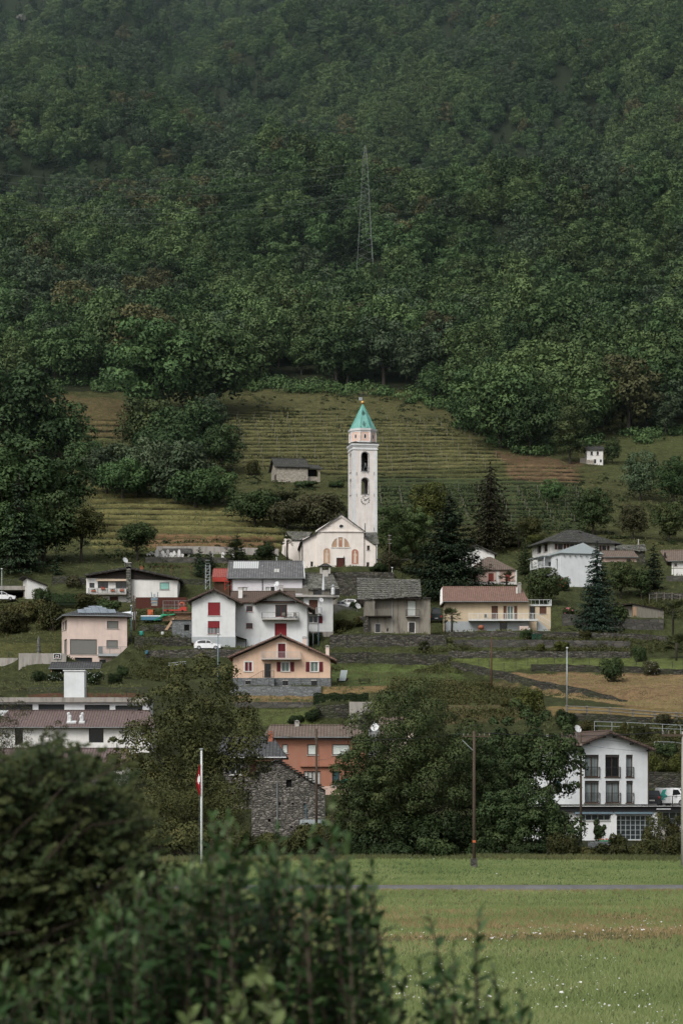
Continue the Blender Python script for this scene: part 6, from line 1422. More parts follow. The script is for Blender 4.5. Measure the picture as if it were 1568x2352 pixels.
# wooden shed
b = Bld('wooden_shed','weathered board shed with sloping roof on the wall right of the blue spruce','shed',zx('D',1185),zx('D',1420),zy('D',905),401)
f = b.fr;P0,P1 = f.pt('D',1190,790),f.pt('D',1418,828)
m = MB(f.xf);holed(m,[(0,-.8),(b.Wd,-.8),(b.Wd,P1[1]),(0,P0[1])],[]);m.box(0,.1,.01,4,-.8,P0[1]);m.box(b.Wd-.1,b.Wd,.01,4,-.8,P1[1]);b.part('board_wall',m,'wood_grey')
m = f.mb();q = f.rect('D',1186,808,1215,895,-.03);m.box(q[0],q[1],-.05,-.004,q[2],q[3]);b.part('door',m,'wood_pale',label='salmon coloured plank door')
A1,A2,A3 = f.pt('D',1105,792,-.3),f.pt('D',1188,780,-.3),f.pt('D',1432,826,-.3);m = f.mb();m.slab([(A1[0],-.3,A1[1]),(A2[0],-.3,A2[1]),(A2[0],4.2,A2[1]),(A1[0],4.2,A1[1])],.12);m.slab([(A2[0],-.3,A2[1]),(A3[0],-.3,A3[1]),(A3[0],4.2,A3[1]),(A2[0],4.2,A2[1])],.121);b.part('roof',m,'wood_dark')
m = f.mb();q = f.pt('D',1132,800)[0];m.box(q,-.02,.6,.7,-.8,A1[1]-.15);b.part('side_panel',m,'wood_grey')
# hillside barn
b = Bld('hillside_barn','old pale rubble barn with slate roof alone on the vineyard slope','barn',zx('H',150),zx('H',473),1108,560,10)
f = b.fr;Wd = b.Wd;D = 9;zt = f.pt('H',300,962)[1]
for x in (250,380): r = f.rect('H',x-4,950,x+4,993);f.holes.append((r[0],r[1],r[2],zt-.05));m = f.mb();m.box(r[0]+.01,r[1]-.01,.3,.34,r[2],zt-.06);b.part('slit_window',m,'void')
sf = b.side('L',D);
shell(b,f,[(0,-2),(Wd,-2),(Wd,zt),(0,zt)],D,'barn_stone')
zr = f.pt('H',300,876,D/2)[1];m = sf.mb();m.prism([(0,zt),(D,zt),(D/2,zr-.15)],0.002,.4);b.part('gable_wall',m,'barn_stone')
m = sf.mb();q = sf.rect('H',128,1050,143,1120);m.box(q[0],q[1],-.05,-.002,q[2],q[3]);b.part('door',m,'wood_dark')
roof = lean_roof(b,f,-.6,Wd+.3,zt+.02,zr,D/2,-.5,.25,'slate_dark',gutter=None,name='roof')
g = Fac(b,Wd,1.0,0.);q = g.pt('H',600,1000)[0];z1 = g.pt('H',540,980)[1];z2 = g.pt('H',540,1062)[1]
m = g.mb();m.box(.01,q-.4,0,4,-2,z2);m.box(q-.4,q,0,.4,-2,z1);b.part('annex_wall',m,'barn_stone');m = g.mb();m.box(.05,q-.45,1.5,1.6,z2,z1);b.part('dark_interior',m,'void')
m = g.mb();m.slab([(-.1,-.5,z1),(q+.7,-.5,z1),(q+.2,4,g.pt('H',540,940,4)[1]),(-.1,4,g.pt('H',540,938,4)[1])],.2);b.part('annex_roof',m,'slate_dark')
# white cabin on the right of the slope
P = land(1362,1068,485)
b = Bld('white_cabin','small white cabin with three dark windows on the right hand slope','cabin',zx('V',1114),zx('V',1190),1067,P.y)
f = b.fr;Wd = b.Wd;zt = f.pt('V',1150,472)[1]
for q in ((1131,478,1142,496),(1160,478,1170,496),(1147,515,1158,534),(1175,516,1184,530)): window(f,f.rect('V',*q),'dark_frame','glass_black',1,sill=q[1] < 500)
shell(b,f,[(0,-1.5),(Wd,-1.5),(Wd,zt),(0,zt)],5,'white_plaster')
m = f.mb();m.box(-.02,Wd*.42,-.06,-.003,-1.5,f.pt('V',1150,518)[1]);b.part('stone_base',m,'barn_stone')
lean_roof(b,f,-.35,Wd+.35,zt+.05,f.pt('V',1150,455,2.5)[1],2.5,-.35,.15,'slate_dark',gutter=None)
m = f.mb();m.box(-1.6,-.03,1,1.2,-1,1.8);b.part('side_fence',m,'wood_grey')
# small gable with dish beside the orange house
b = Bld('small_gable_house','little house with pointed white bargeboards half hidden by the chestnut crown','house',zx('K',232),zx('K',306),1730,279)
f = b.fr;ap = f.pt('K',268,318);e0,e1 = f.pt('K',228,400,-.4),f.pt('K',309,405,-.4)
shell(b,f,[(0,-1),(b.Wd,-1),(b.Wd,e1[1]-.1),(ap[0],ap[1]-.2),(0,e0[1]-.1)],7,'grey_plaster');ro = gable_roof(b,f,(e0,(ap[0],ap[1]),e1),7,.4,.12,'tile_mossy',under='galvanised',soff=.2)
g = Fac(b,b.Wd,1.5,0.);m = g.mb();q = g.pt('K',560,400)[0];z1 = g.pt('K',400,400)[1];m.box(0.02,q,0,5,-1,z1);b.part('side_wall',m,'pink_plaster');lean_roof(b,g,0,q,z1+.05,g.pt('K',330,318,3)[1],3,-.3,.15,'tile_mossy',gutter=None)
# concrete stair wall above the orange house
b = Bld('concrete_stair','board marked concrete stair wall with iron handrail beside the clipped hedge','stairs',zx('F',1365),zx('F',1545),zy('F',565),298)
f = b.fr;z1 = f.pt('F',1400,405)[1];m = f.mb();m.box(0,b.Wd,.8,1.1,-1,z1);b.part('wall',m,'concrete')
m = f.mb();N = 9
for k in range(N): m.box(b.Wd*.3+b.Wd*.75*k/N,b.Wd*.3+b.Wd*.75*(k+1)/N,-.5,.79,-1,.1+k*.22)
b.part('step',m,'stone_mossy');m = f.mb();p,q = f.pt('F',1395,520,-.4),f.pt('F',1525,455,-.4);m.tube([(p[0],-.4,p[1]),(q[0],-.4,q[1])],.03)
for k in range(11): t_ = k/10;m.tube([(p[0]+(q[0]-p[0])*t_,-.4,p[1]+(q[1]-p[1])*t_),(p[0]+(q[0]-p[0])*t_,-.4,p[1]+(q[1]-p[1])*t_-1.1)],.013,4)
b.part('handrail',m,'dark_metal')
# stone shed beside the red blind house
b = Bld('stone_hut','small grey stone hut with dark doorway left of the white house','hut',zx('L',1068),zx('L',1420),zy('L',1165),371)
f = b.fr;zt = f.pt('L',1200,905)[1];r = f.rect('L',1285,980,1380,1090);window(f,r,'dark_frame','void',1,sill=False)
shell(b,f,[(0,-.6),(b.Wd,-.6),(b.Wd,zt),(0,zt)],3,'block_plinth');m = f.mb();m.box(-.1,b.Wd+.1,-.15,3.1,zt+.002,zt+.12);b.part('roof',m,'slate_dark')
# ================================================================ VEGETATION
def norm(a): return a/np.maximum(np.linalg.norm(a,axis=-1,keepdims=True),1e-6)
def leafmesh(name,C_,N_,L,Wd,tint,mat,rg,dirs=None,bend=.0,sn=None):
    """one mesh of many small leaf faces: centres, facing directions, length, width"""
    n = len(C_);L = np.broadcast_to(L,n)[:,None];Wd = np.broadcast_to(Wd,n)[:,None]
    N_ = norm(N_)
    a = norm(np.cross(N_,dirs if dirs is not None else rg.normal(size=(n,3)))) if dirs is None else norm(dirs-N_*np.sum(dirs*N_,-1,keepdims=True))
    b = np.cross(N_,a)
    v = np.stack([C_-a*L*.5,C_-a*L*.05-b*Wd*.5,C_+a*L*.5-N_*L*bend,C_-a*L*.05+b*Wd*.5],1).reshape(-1,3)
    me = bpy.data.meshes.new(name);me.vertices.add(n*4);me.vertices.foreach_set('co',v.astype(np.float32).ravel())
    me.loops.add(n*4);me.loops.foreach_set('vertex_index',np.arange(n*4,dtype=np.int32))
    me.polygons.add(n);me.polygons.foreach_set('loop_start',np.arange(0,n*4,4,dtype=np.int32));me.polygons.foreach_set('loop_total',np.full(n,4,np.int32))
    me.update(calc_edges=True)
    at = me.attributes.new('tint','FLOAT','POINT');at.data.foreach_set('value',np.repeat(np.clip(tint,0,1),4).astype(np.float32))
    if sn is not None: me.polygons.foreach_set('use_smooth',np.ones(n,bool));me.normals_split_custom_set_from_vertices(np.repeat(norm(sn),4,0).tolist())
    me.materials.append(MATS[mat]);return me
def link(name,me,parent=None,loc=None):
    o = bpy.data.objects.new(name,me);COL.objects.link(o)
    if parent: o.parent = parent
    if loc is not None: o.location = loc
    return o
def sphere_pts(rg,n):
    d = norm(rg.normal(size=(n,3)));return d
def puff_leaves(rg,puffs,nleaf,leaf,shell_=(.72,1.06),up=.35,jit=.5,sj=.22):
    P = np.array([p[:3] for p in puffs]);Rr = np.array([p[3] for p in puffs]);sq = np.array([p[4] if len(p) > 4 else .8 for p in puffs])
    pr = Rr**2/np.sum(Rr**2);k = rg.choice(len(P),nleaf,p=pr)
    d = sphere_pts(rg,nleaf);d[:,2] = np.where((d[:,2] < -.35) & (rg.random(nleaf) < .75),-d[:,2],d[:,2])
    rad = rg.uniform(shell_[0],shell_[1],nleaf)[:,None]
    s3 = np.stack([np.ones(nleaf),np.ones(nleaf),sq[k]],-1)
    lump = 1+.16*np.sin(d[:,:1]*7+k[:,None])*np.cos(d[:,1:2]*6+k[:,None]*2)
    C_ = P[k]+d*Rr[k][:,None]*rad*s3*lump
    N_ = d*.75+np.array([0,0,up])+rg.normal(size=(nleaf,3))*jit
    pt = rg.random(len(P))
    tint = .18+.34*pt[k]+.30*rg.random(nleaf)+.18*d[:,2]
    global SN;SN = d*np.array([1,1,.9])+np.array([0,0,.18])+rg.normal(size=(nleaf,3))*sj
    return C_,N_,tint
def crown_puffs(rg,R_,z0,z1,n,pr=(.28,.45),shape='round'):
    out = [];h = (z1-z0)/2;zc = (z0+z1)/2
    for i in range(n):
        zz = -1+2*(i+.5)/n;a = i*2.39996+rg.uniform(-.5,.5);q = math.sqrt(1-zz*zz);u = rg.uniform(.68,1.0) if i % 4 else rg.uniform(.2,.6)
        x,y,z = q*math.cos(a)*u,q*math.sin(a)*u,zz*u
        if shape == 'dome':
            if z < 0: k = min(1.25,1/max(.3,q));x *= k;y *= k
            k = math.hypot(x,y);
            if k > 1: x /= k;y /= k
        if shape == 'cone': k = 1-.6*(z*.5+.5);x *= k*1.3;y *= k*1.3
        r = R_*rg.uniform(*pr)*(1.05-.25*max(0,z))
        out.append((x*(R_-r*.6),y*(R_-r*.6),zc+z*(h-min(r*.5,h*.3)),r,rg.uniform(.62,.9)))
    out.append((0,0,zc,R_*.55,min(1.6,h/R_*.9)))
    return out
def trunk_mb(rg,puffs,z0,r,lean=0.):
    m = MB();zt = z0+(max(p[2] for p in puffs)-z0)*.6
    pts = [(0,0,-.6),(0,0,0)]+[(lean*k*.4+rg.normal()*.06*r*4,rg.normal()*.05*r*4,zt*k/4) for k in range(1,5)]
    m.tube(pts,[r*1.5,r*1.15,r,r*.85,r*.6,r*.3],7)
    for p in sorted(puffs,key=lambda q: -q[3])[:16]:
        s = rg.uniform(.25,.75);b0 = Vector(pts[1]).lerp(Vector(pts[-1]),s);q = Vector(p[:3]);mid = b0.lerp(q,.5)+Vector((0,0,-.12*(q-b0).length))
        m.tube([b0,mid,q],[r*.5*(1.1-s),r*.3*(1.1-s),r*.06],5)
    return m
def make_tree(name,label,cat,seed,R_,z0,H,npf,nleaf,leaf,mat,group=None,shape='round',tr=None,loc=(0,0,0),rz=0.,aspect=.55,pr=(.28,.45),scale=None,up=.35):
    rg = np.random.default_rng(seed);o = thing(name,label,cat,loc,rz,group)
    puffs = crown_puffs(rg,R_,z0,H,npf,pr,shape)
    C_,N_,ti = puff_leaves(rg,puffs,nleaf,leaf,up=up);L = leaf*rg.uniform(.7,1.35,nleaf)
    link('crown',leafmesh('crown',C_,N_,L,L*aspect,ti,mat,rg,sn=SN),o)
    tm = trunk_mb(rg,puffs,z0,tr or R_*.06).build('trunk','bark',o,True)
    if scale: o.scale = scale
    return o
def conifer(name,label,cat,seed,R_,H,tiers,per,nleaf,leaf,mat,group=None,loc=(0,0,0),droop=.25,z0=.06,upcurl=.12,trunk=True,power=1.0,narrow=.34):
    rg = np.random.default_rng(seed);o = thing(name,label,cat,loc,rg.uniform(0,6),group)
    Cs,Ns,Ts,Ds = [],[],[],[];m = MB();m.tube([(0,0,-.5),(0,0,H*.3),(0,0,H*.98)],[R_*.07,R_*.05,.03],7)
    tot = 0;lens = []
    for i in range(tiers):
        u = i/(tiers-1);z = H*(z0+(.97-z0)*u**.92);r = R_*(1-u)**power*rg.uniform(.85,1.1)+.12
        nb = max(4,int(per*(1-u*.6)))
        for k in range(nb): lens.append((z+rg.uniform(-.4,.4)*H/tiers,r*rg.uniform(.6,1.15),2*math.pi*(k+rg.random())/nb+i*1.3))
    w_ = np.array([l[1] for l in lens])**1.25;w_ = w_/w_.sum()
    for (z,r,a),q in zip(lens,w_):
        n = max(3,int(nleaf*q));t_ = rg.random(n)**.75;d2 = np.array([math.cos(a),math.sin(a)]);pr_ = np.array([-d2[1],d2[0]])
        side = rg.normal(size=n)*narrow*r*(.18+.5*t_*(1.15-t_)) 
        zz = z-droop*r*t_+upcurl*r*t_**3-np.abs(side)*.25+rg.normal(size=n)*.035*r
        Cs.append(np.stack([d2[0]*r*t_+pr_[0]*side,d2[1]*r*t_+pr_[1]*side,zz],-1))
        Ns.append(np.stack([d2[0]*.3+rg.normal(size=n)*.35,d2[1]*.3+rg.normal(size=n)*.35,.9+rg.normal(size=n)*.3],-1))
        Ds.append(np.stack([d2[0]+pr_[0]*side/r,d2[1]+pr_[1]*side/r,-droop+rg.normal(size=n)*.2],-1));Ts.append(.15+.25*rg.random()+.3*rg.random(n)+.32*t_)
        m.tube([(0,0,z),(d2[0]*r*.6,d2[1]*r*.6,z-droop*r*.55)],[.05*R_*.3,.01],4)
    C_,N_,D_,T_ = map(np.concatenate,(Cs,Ns,Ds,Ts));L = leaf*rg.uniform(.7,1.4,len(C_))
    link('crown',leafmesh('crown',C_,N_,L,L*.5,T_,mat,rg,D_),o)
    if trunk: m.build('trunk','bark',o)
    return o
def palm(label,P,h,R_,seed,nf=26,group=None,trunk_r=.16):
    rg = np.random.default_rng(seed);o = thing('palm_tree',label,'palm',P,rg.uniform(0,6),group)
    m = MB();m.tube([(0,0,-.3),(.04,0,h*.5),(0,.03,h)],[trunk_r*1.1,trunk_r,trunk_r*1.25],8);m.build('trunk','bark',o,True)
    C_,N_,D_,T_,L_ = [],[],[],[],[]
    for k in range(nf):
        a = rg.uniform(0,2*math.pi);el = rg.uniform(-.7,1.2);l = R_*rg.uniform(.75,1.05)
        d = np.array([math.cos(a)*math.cos(el),math.sin(a)*math.cos(el),math.sin(el)]);e = np.array([0,0,h])+d*l*.55-np.array([0,0,.1*l])
        s = np.array([-math.sin(a),math.cos(a),0]);up = np.cross(d,s)
        for j in range(13):   # fan of stiff leaflets
            b = (j/12-.5)*2.5;dd = d*math.cos(b)+s*math.sin(b);dd = dd+np.array([0,0,-.18*abs(b)])
            C_.append(e+dd*l*.28);D_.append(dd);N_.append(up+rg.normal(size=3)*.25);T_.append(.25+.5*rg.random()-(.3 if el < -.2 else 0));L_.append(l*.58)
        for j in range(4): C_.append(np.array([0,0,h])+d*l*.14*(j+.6));D_.append(d);N_.append(up);T_.append(.3);L_.append(l*.16)
    L_ = np.array(L_);link('fronds',leafmesh('fronds',np.array(C_),np.array(N_),L_,L_*.09+.02,np.array(T_),'leaf_palm',rg,np.array(D_)),o);return o

# ---------------------------------------------------------------- forest on the mountain side
rg = np.random.default_rng(42)
FOREST_EDGE = [(-400,900),(60,897),(280,905),(570,892),(600,888),(760,902),(860,908),(1020,932),(1070,985),(1110,1012),(1200,1042),(1280,1046),(1340,1018),(1568,1004),(2000,1000)]
ex,ey = zip(*FOREST_EDGE)
PROTO = []   # (thing, crown mesh, trunk mesh)
specs = [('broadleaf_tree','leaf_forest',4.5,.6,10.5,26,'round'),('broadleaf_tree','leaf_forest',5.0,.4,11.,30,'dome'),('broadleaf_tree','leaf_forest',4.0,.6,12,24,'round'),('broadleaf_tree','leaf_bluegreen',4.6,.6,11.0,26,'round'),('broadleaf_tree','leaf_rust',4.5,.5,10.5,26,'dome'),('broadleaf_tree','leaf_pale',4.7,.5,11.5,24,'round')]
for i,(nm,mt,R_,z0,H,npf,shp) in enumerate(specs):
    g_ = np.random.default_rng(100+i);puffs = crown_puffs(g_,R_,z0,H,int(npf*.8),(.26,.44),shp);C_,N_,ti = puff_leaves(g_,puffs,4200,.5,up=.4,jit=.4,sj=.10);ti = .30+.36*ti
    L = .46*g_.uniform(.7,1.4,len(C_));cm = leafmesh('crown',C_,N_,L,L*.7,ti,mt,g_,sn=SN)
    tmp = trunk_mb(g_,puffs,z0,.24).build('trunk','bark');tm = tmp.data;bpy.data.objects.remove(tmp);PROTO.append((nm,cm,tm))
for i,(R_,H,mt) in enumerate(((2.7,15,'leaf_conifer'),(2.2,13,'leaf_conifer'))):
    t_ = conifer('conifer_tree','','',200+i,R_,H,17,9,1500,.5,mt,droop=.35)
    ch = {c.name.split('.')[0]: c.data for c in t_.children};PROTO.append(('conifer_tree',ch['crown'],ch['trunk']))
    for c in list(t_.children): bpy.data.objects.remove(c)
    bpy.data.objects.remove(t_)
cand = []
Yc = 600.
while Yc < 2500:
    st = 8.6+max(0,Yc-900)*.0016
    hw = 784/F*Yc*1.22+12;xs = np.arange(-hw,hw,st)
    for x in xs:
        X_ = x+rg.uniform(-.45,.45)*st;Y_ = Yc+rg.uniform(-.45,.45)*st
        z_ = tz(X_,Y_);px,py = proj(X_,Y_,z_)
        if py < -150 or py > np.interp(px,ex,ey)+8-34*vnoise(np.array([px]),np.array([0.]),46,91)[0]+rg.uniform(-5,3): continue
        cand.append((X_,Y_,z_,px,py))
    Yc += st*.92
def pick(px,py,q):
    con = .03+.55*max(0,min(1,(170-py)/150))*max(0,min(1,(760-px)/300))
    for (cx,cy,rx,ry,k) in ((480,260,70,60,.8),(560,250,60,40,.6),(180,420,120,40,.75),(300,440,120,40,.7),(80,440,90,40,.55),(420,430,100,45,.45),(640,600,90,70,.6),(740,480,50,80,.6),(700,620,110,60,.5),(1150,340,40,40,.8),(180,250,40,30,.5),(830,640,40,50,.7),(750,290,20,20,.8)):
        if ((px-cx)/rx)**2+((py-cy)/ry)**2 < 1: con = max(con,k)
    ru = .018
    for (cx,cy,rx,ry,k) in ((330,740,75,50,.75),(110,650,100,30,.5),(460,335,45,25,.5),(270,500,60,30,.45),(910,630,50,45,.6),(1360,500,60,30,.35),(400,520,80,40,.35),(820,340,40,25,.5),(870,460,60,60,.3)):
        if ((px-cx)/rx)**2+((py-cy)/ry)**2 < 1: ru = max(ru,k)
    if q < con: return 6 if rg.random() < .6 else 7
    if q < con+ru*(1-con): return 4
    a = vnoise(np.array([px]),np.array([py*1.6]),110,71)[0]+rg.normal()*.16+.2*max(0,min(1,(px-800)/500))*max(0,min(1,(520-py)/200))
    return 3 if a < .33 else 5 if a > .66 else int(rg.integers(0,3))
rows = []
for (X_,Y_,z_,px,py) in cand:
    k = pick(px,py,rg.random());s = rg.uniform(.85,1.65)
    if py > 780: s *= rg.uniform(1.,1.3)     # tall trees of the forest edge
    rows.append((X_,Y_,z_,px,py,k,s,rg.uniform(0,6.28),s*rg.uniform(.9,1.2)))
vis = sorted([r for r in rows if -40 < r[3] < 1608],key=lambda r: r[1])
near = vis[:240];nset = {id(r) for r in near};far = [r for r in rows if id(r) not in nset]
KL = {0: 'green leafy',1: 'green leafy',2: 'green leafy',3: 'bluish green leafy',4: 'yellowing leafy',5: 'pale green leafy',6: 'dark pointed conifer',7: 'dark pointed conifer'}
def zone(px,py):
    if px < 70: return 'at the left end of the forest edge'
    if px < 290: return 'above the small left meadow'
    if px < 580: return 'behind the big clump of chestnuts'
    if px < 780: return 'at the forest edge straight above the stone barn'
    if px < 900: return 'at the forest edge directly behind the spire'
    if px < 1070: return 'at the forest edge above the vineyard right of the spire'
    if px < 1270: return 'on the forest edge where it dips into the vineyard'
    if px < 1400: return 'just above the white cabin'
    return 'above the meadow at the right side'
protoobj = {}
for (X_,Y_,z_,px,py,k,s,a,sz) in near:
    nm,cm,tm = PROTO[k];kind = KL[k];zn = zone(px,py)
    o = thing(nm,f"{kind} tree {zn}",'tree',(X_,Y_,z_),a,f"{kind} trees {zn}");o.scale = (s,s,sz)
    c = link('crown',cm,o);link('trunk',tm,o);protoobj.setdefault(k,c)
for k in range(8):
    if k not in protoobj:    # make sure every kind has one tree standing in the wood
        r = next(r for r in far if r[5] == k);far.remove(r);o = thing(PROTO[k][0],f"{KL[k]} tree standing higher in the forest",'tree',r[:3],r[7],f"{KL[k]} trees higher in the forest");o.scale = (r[6],r[6],r[8])
        protoobj[k] = link('crown',PROTO[k][1],o);link('trunk',PROTO[k][2],o)
# the rest of the wood reads as one mass
fm = bpy.data.meshes.new('forest');fm.vertices.add(len(far));fm.vertices.foreach_set('co',np.array([r[:3] for r in far],np.float32).ravel());fm.update()
for nm,vals,ty in (('kind_index',[r[5] for r in far],'INT'),('turn',[r[7] for r in far],'FLOAT'),('size',[r[6] for r in far],'FLOAT')):
    at = fm.attributes.new(nm,ty,'POINT');at.data.foreach_set('value',np.array(vals,np.int32 if ty == 'INT' else np.float32))
fo = link('forest',fm);tag(fo,'dense mixed forest covering the whole mountainside','forest',None,'stuff')
ng = bpy.data.node_groups.new('forest_scatter','GeometryNodeTree');ng.interface.new_socket('Geometry',in_out='INPUT',socket_type='NodeSocketGeometry');ng.interface.new_socket('Geometry',in_out='OUTPUT',socket_type='NodeSocketGeometry')
gi,go = ng.nodes.new('NodeGroupInput'),ng.nodes.new('NodeGroupOutput');jn = ng.nodes.new('GeometryNodeJoinGeometry');m2p = ng.nodes.new('GeometryNodeMeshToPoints');ng.links.new(gi.outputs[0],m2p.inputs[0])
def nattr(nm,ty):
    n = ng.nodes.new('GeometryNodeInputNamedAttribute');n.data_type = ty;n.inputs[0].default_value = nm;return n.outputs[0]
tu = ng.nodes.new('ShaderNodeCombineXYZ');ng.links.new(nattr('turn','FLOAT'),tu.inputs[2])
e2r = ng.nodes.new('FunctionNodeEulerToRotation');ng.links.new(tu.outputs[0],e2r.inputs[0])
for k in range(8):
    oi = ng.nodes.new('GeometryNodeObjectInfo');oi.inputs['Object'].default_value = protoobj[k];oi.inputs['As Instance'].default_value = True
    cmp_ = ng.nodes.new('FunctionNodeCompare');cmp_.data_type = 'INT';cmp_.operation = 'EQUAL';ng.links.new(nattr('kind_index','INT'),cmp_.inputs[2]);cmp_.inputs[3].default_value = k
    ip = ng.nodes.new('GeometryNodeInstanceOnPoints');ng.links.new(m2p.outputs[0],ip.inputs['Points']);ng.links.new(cmp_.outputs[0],ip.inputs['Selection']);ng.links.new(oi.outputs['Geometry'],ip.inputs['Instance'])
    ng.links.new(e2r.outputs[0],ip.inputs['Rotation']);ng.links.new(nattr('size','FLOAT'),ip.inputs['Scale']);ng.links.new(ip.outputs[0],jn.inputs[0])
ng.links.new(jn.outputs[0],go.inputs[0]);md = fo.modifiers.new('scatter','NODES');md.node_group = ng
print('FOREST',len(near),len(far))

# ---------------------------------------------------------------- single trees between forest and village
def place(px,py,y0=178.,y1=2400.): return land(px,py,y0,y1)
def tree_at(label,px,py,w,h,mat,seed,y0=178.,Y=None,name='broadleaf_tree',cat='tree',group=None,n=2600,leaf=.42,shape='dome',npf=30,z0f=.03,asp=.6,pr=(.24,.40),bx=None):
    if Y: P = W(px,py,Y);P.z = tz(P.x,P.y)
    else: P = place(px,py,y0)
    k = P.y/F;H = h*k;R_ = w*k/2
    if Y: H += (W(px,py,Y).z-P.z)
    leaf = max(.22,R_*.082);Hm = max(R_,H*.5);n = int(62*(R_*(R_+Hm)/2)/leaf**2)
    return make_tree(name,label,cat,seed,R_,H*z0f,H,npf,n,leaf,mat,group,shape,max(.12,R_*.05),P,0.,asp,pr)
HT = [  # label, px, base py, width, height, leaves, extras
 ('large rounded tree at the left edge beside the small upper meadow',40,1075,215,235,'leaf_forest',470,{}),
 ('dark leafy tree leaning over the upper left meadow corner',135,1075,140,150,'leaf_forest',470,{}),
 ('broad dark green tree in front of the left edge grove',20,1235,210,230,'leaf_forest',440,{}),
 ('tall leafy tree left of the terraced meadow',140,1220,150,170,'leaf_forest',440,{}),
 ('dense lower tree in the left grove beside the dark conifer',100,1290,150,160,'leaf_maple',430,{}),
 ('huge chestnut with a dome crown in the clump above the barn, left half',350,965,190,245,'leaf_forest',560,{'n': 5200}),
 ('huge chestnut with a spreading crown in the clump above the barn, right half',490,955,190,225,'leaf_forest',560,{'n': 5200}),
 ('brown tinged tree rising behind the chestnut clump',325,880,150,190,'leaf_rust',600,{'n': 3600}),
 ('pale green tree at the right shoulder of the chestnut clump',512,860,110,150,'leaf_bluegreen',600,{'n': 3200}),
 ('leafy tree below the chestnut clump with a reddish top',345,1040,130,125,'leaf_chestnut',520,{}),
 ('rounded tree right below the chestnut clump',430,1055,150,130,'leaf_forest',520,{}),
 ('slender pale tree standing on the lower edge of the chestnut clump',482,1010,75,105,'leaf_bluegreen',520,{}),
 ('dark tree at the edge of the vine terraces left of the barn',510,1090,90,120,'leaf_forest',500,{}),
 ('leftmost blue green tree of the grove above the terraced meadow',245,1135,110,115,'leaf_bluegreen',490,{}),
 ('second blue green tree of the grove above the terraced meadow',320,1142,130,130,'leaf_bluegreen',490,{}),
 ('tallest blue green tree of the grove above the terraced meadow',405,1155,150,145,'leaf_bluegreen',490,{}),
 ('small yellow green tree ending the grove above the terraced meadow',490,1168,95,95,'leaf_forest',490,{}),
 ('dark filler tree low in the grove above the terraced meadow, left',282,1150,120,90,'leaf_forest',490,{}),('dark filler tree low in the grove above the terraced meadow, right',450,1165,120,90,'leaf_forest',490,{}),('dark tree between the chestnut clump and the grove',390,1085,150,110,'leaf_forest',510,{}),('dark tree filling the gap under the left edge grove',200,1100,90,90,'leaf_forest',480,{}),('broad dark tree at the bottom of the left edge grove',30,1300,150,150,'leaf_forest',425,{}),
 ('round bushy tree between terraced meadow and stone barn',585,1205,105,78,'leaf_maple',470,{}),
 ('olive green scrub tree left of the church roof',660,1215,100,66,'leaf_olive',456,{}),
 ('wide olive green scrub tree behind the church nave',735,1225,120,92,'leaf_olive',456,{}),
 ('dark leafy tree hugging the right side of the bell tower',905,1310,92,160,'leaf_pale',448,{}),
 ('leafy tree between the bell tower and the dark fir',955,1290,84,130,'leaf_pale',448,{}),
 ('yellow green tree behind the dark fir',985,1215,90,110,'leaf_lime',470,{}),
 ('forked tree standing alone left of the chalet on the grass',188,1292,110,130,'leaf_walnut',415,{'z0f': .35}),
 ('small round orchard tree above the chalet roof',315,1290,92,84,'leaf_maple',415,{'z0f': .35}),
 ('slim tree growing beside the white cabin on the slope',1308,1066,86,142,'leaf_chestnut',500,{'shape': 'cone'}),
 ('small tree just right of the white cabin',1405,1068,42,60,'leaf_maple',500,{}),
 ('rounded bushy tree on the right hand slope below the cabin',1470,1150,85,118,'leaf_bluegreen',480,{}),
 ('dark bushy tree at the right edge below the cabin',1545,1160,85,110,'leaf_forest',480,{}),
 ('large forest edge tree left of the slim tree by the cabin',1150,1030,190,200,'leaf_forest',560,{'n': 5000}),
 ('forest edge tree bulging over the vineyard corner, upper one',1095,1000,150,165,'leaf_forest',560,{}),('forest edge tree bulging over the vineyard corner, lower one',1215,1045,150,150,'leaf_forest',540,{}),
 ('orchard tree above the wide hipped roof',1362,1232,90,112,'leaf_maple',464,{}),
 ('orchard tree with a pale crown right of the wide hipped roof',1452,1240,68,84,'leaf_olive',464,{}),
 ('spreading orchard tree on the bright lawn at the right edge',1535,1245,80,98,'leaf_chestnut',464,{}),
 ('small dark tree on the slope between cabin and vine rows',1268,1160,60,56,'leaf_forest',500,{}),
 ('small tree among the hedges under the vine rows',1215,1235,60,50,'leaf_scrub',470,{}),
 ('full yellow green shrub tree in front of the blue white house',1245,1388,92,84,'leaf_chestnut',386,{'z0f': .08,'leaf': .3}),
 ('loose bushy tree right of the blue spruce',1425,1378,70,92,'leaf_chestnut',403,{'z0f': .1,'leaf': .3}),
 ('dense rounded green bush tree right of the blue spruce',1472,1378,46,76,'leaf_maple',403,{'z0f': .06,'leaf': .28}),
 ('thin dark tree at the foot of the blue spruce',1423,1456,38,62,'leaf_maple',380,{'z0f': .35,'leaf': .28}),
 ('grey green olive tree in front of the yellow house',1062,1450,42,66,'leaf_olive',370,{'z0f': .3,'leaf': .26}),
 ('pruned dark tree with twin trunks before the chalet wall',321,1372,40,64,'leaf_hedge',385,{'z0f': .32,'leaf': .28,'shape': 'cone'}),
]
for i,(lab,px,py,w_,h_,mt,y0,kw) in enumerate(HT): tree_at(lab,px,py,w_*(1.22 if i < 23 else 1.08),h_*1.04,mt,300+i,y0=y0,**kw)
def conifer_at(label,px,py,w,h,mat,seed,y0,n,leaf,tiers=24,per=11,**kw):
    P = place(px,py,y0);k = P.y/F
    return conifer('conifer_tree',label,'tree',seed,w*k/2,h*k,tiers,per,n,leaf,mat,None,P,**kw)
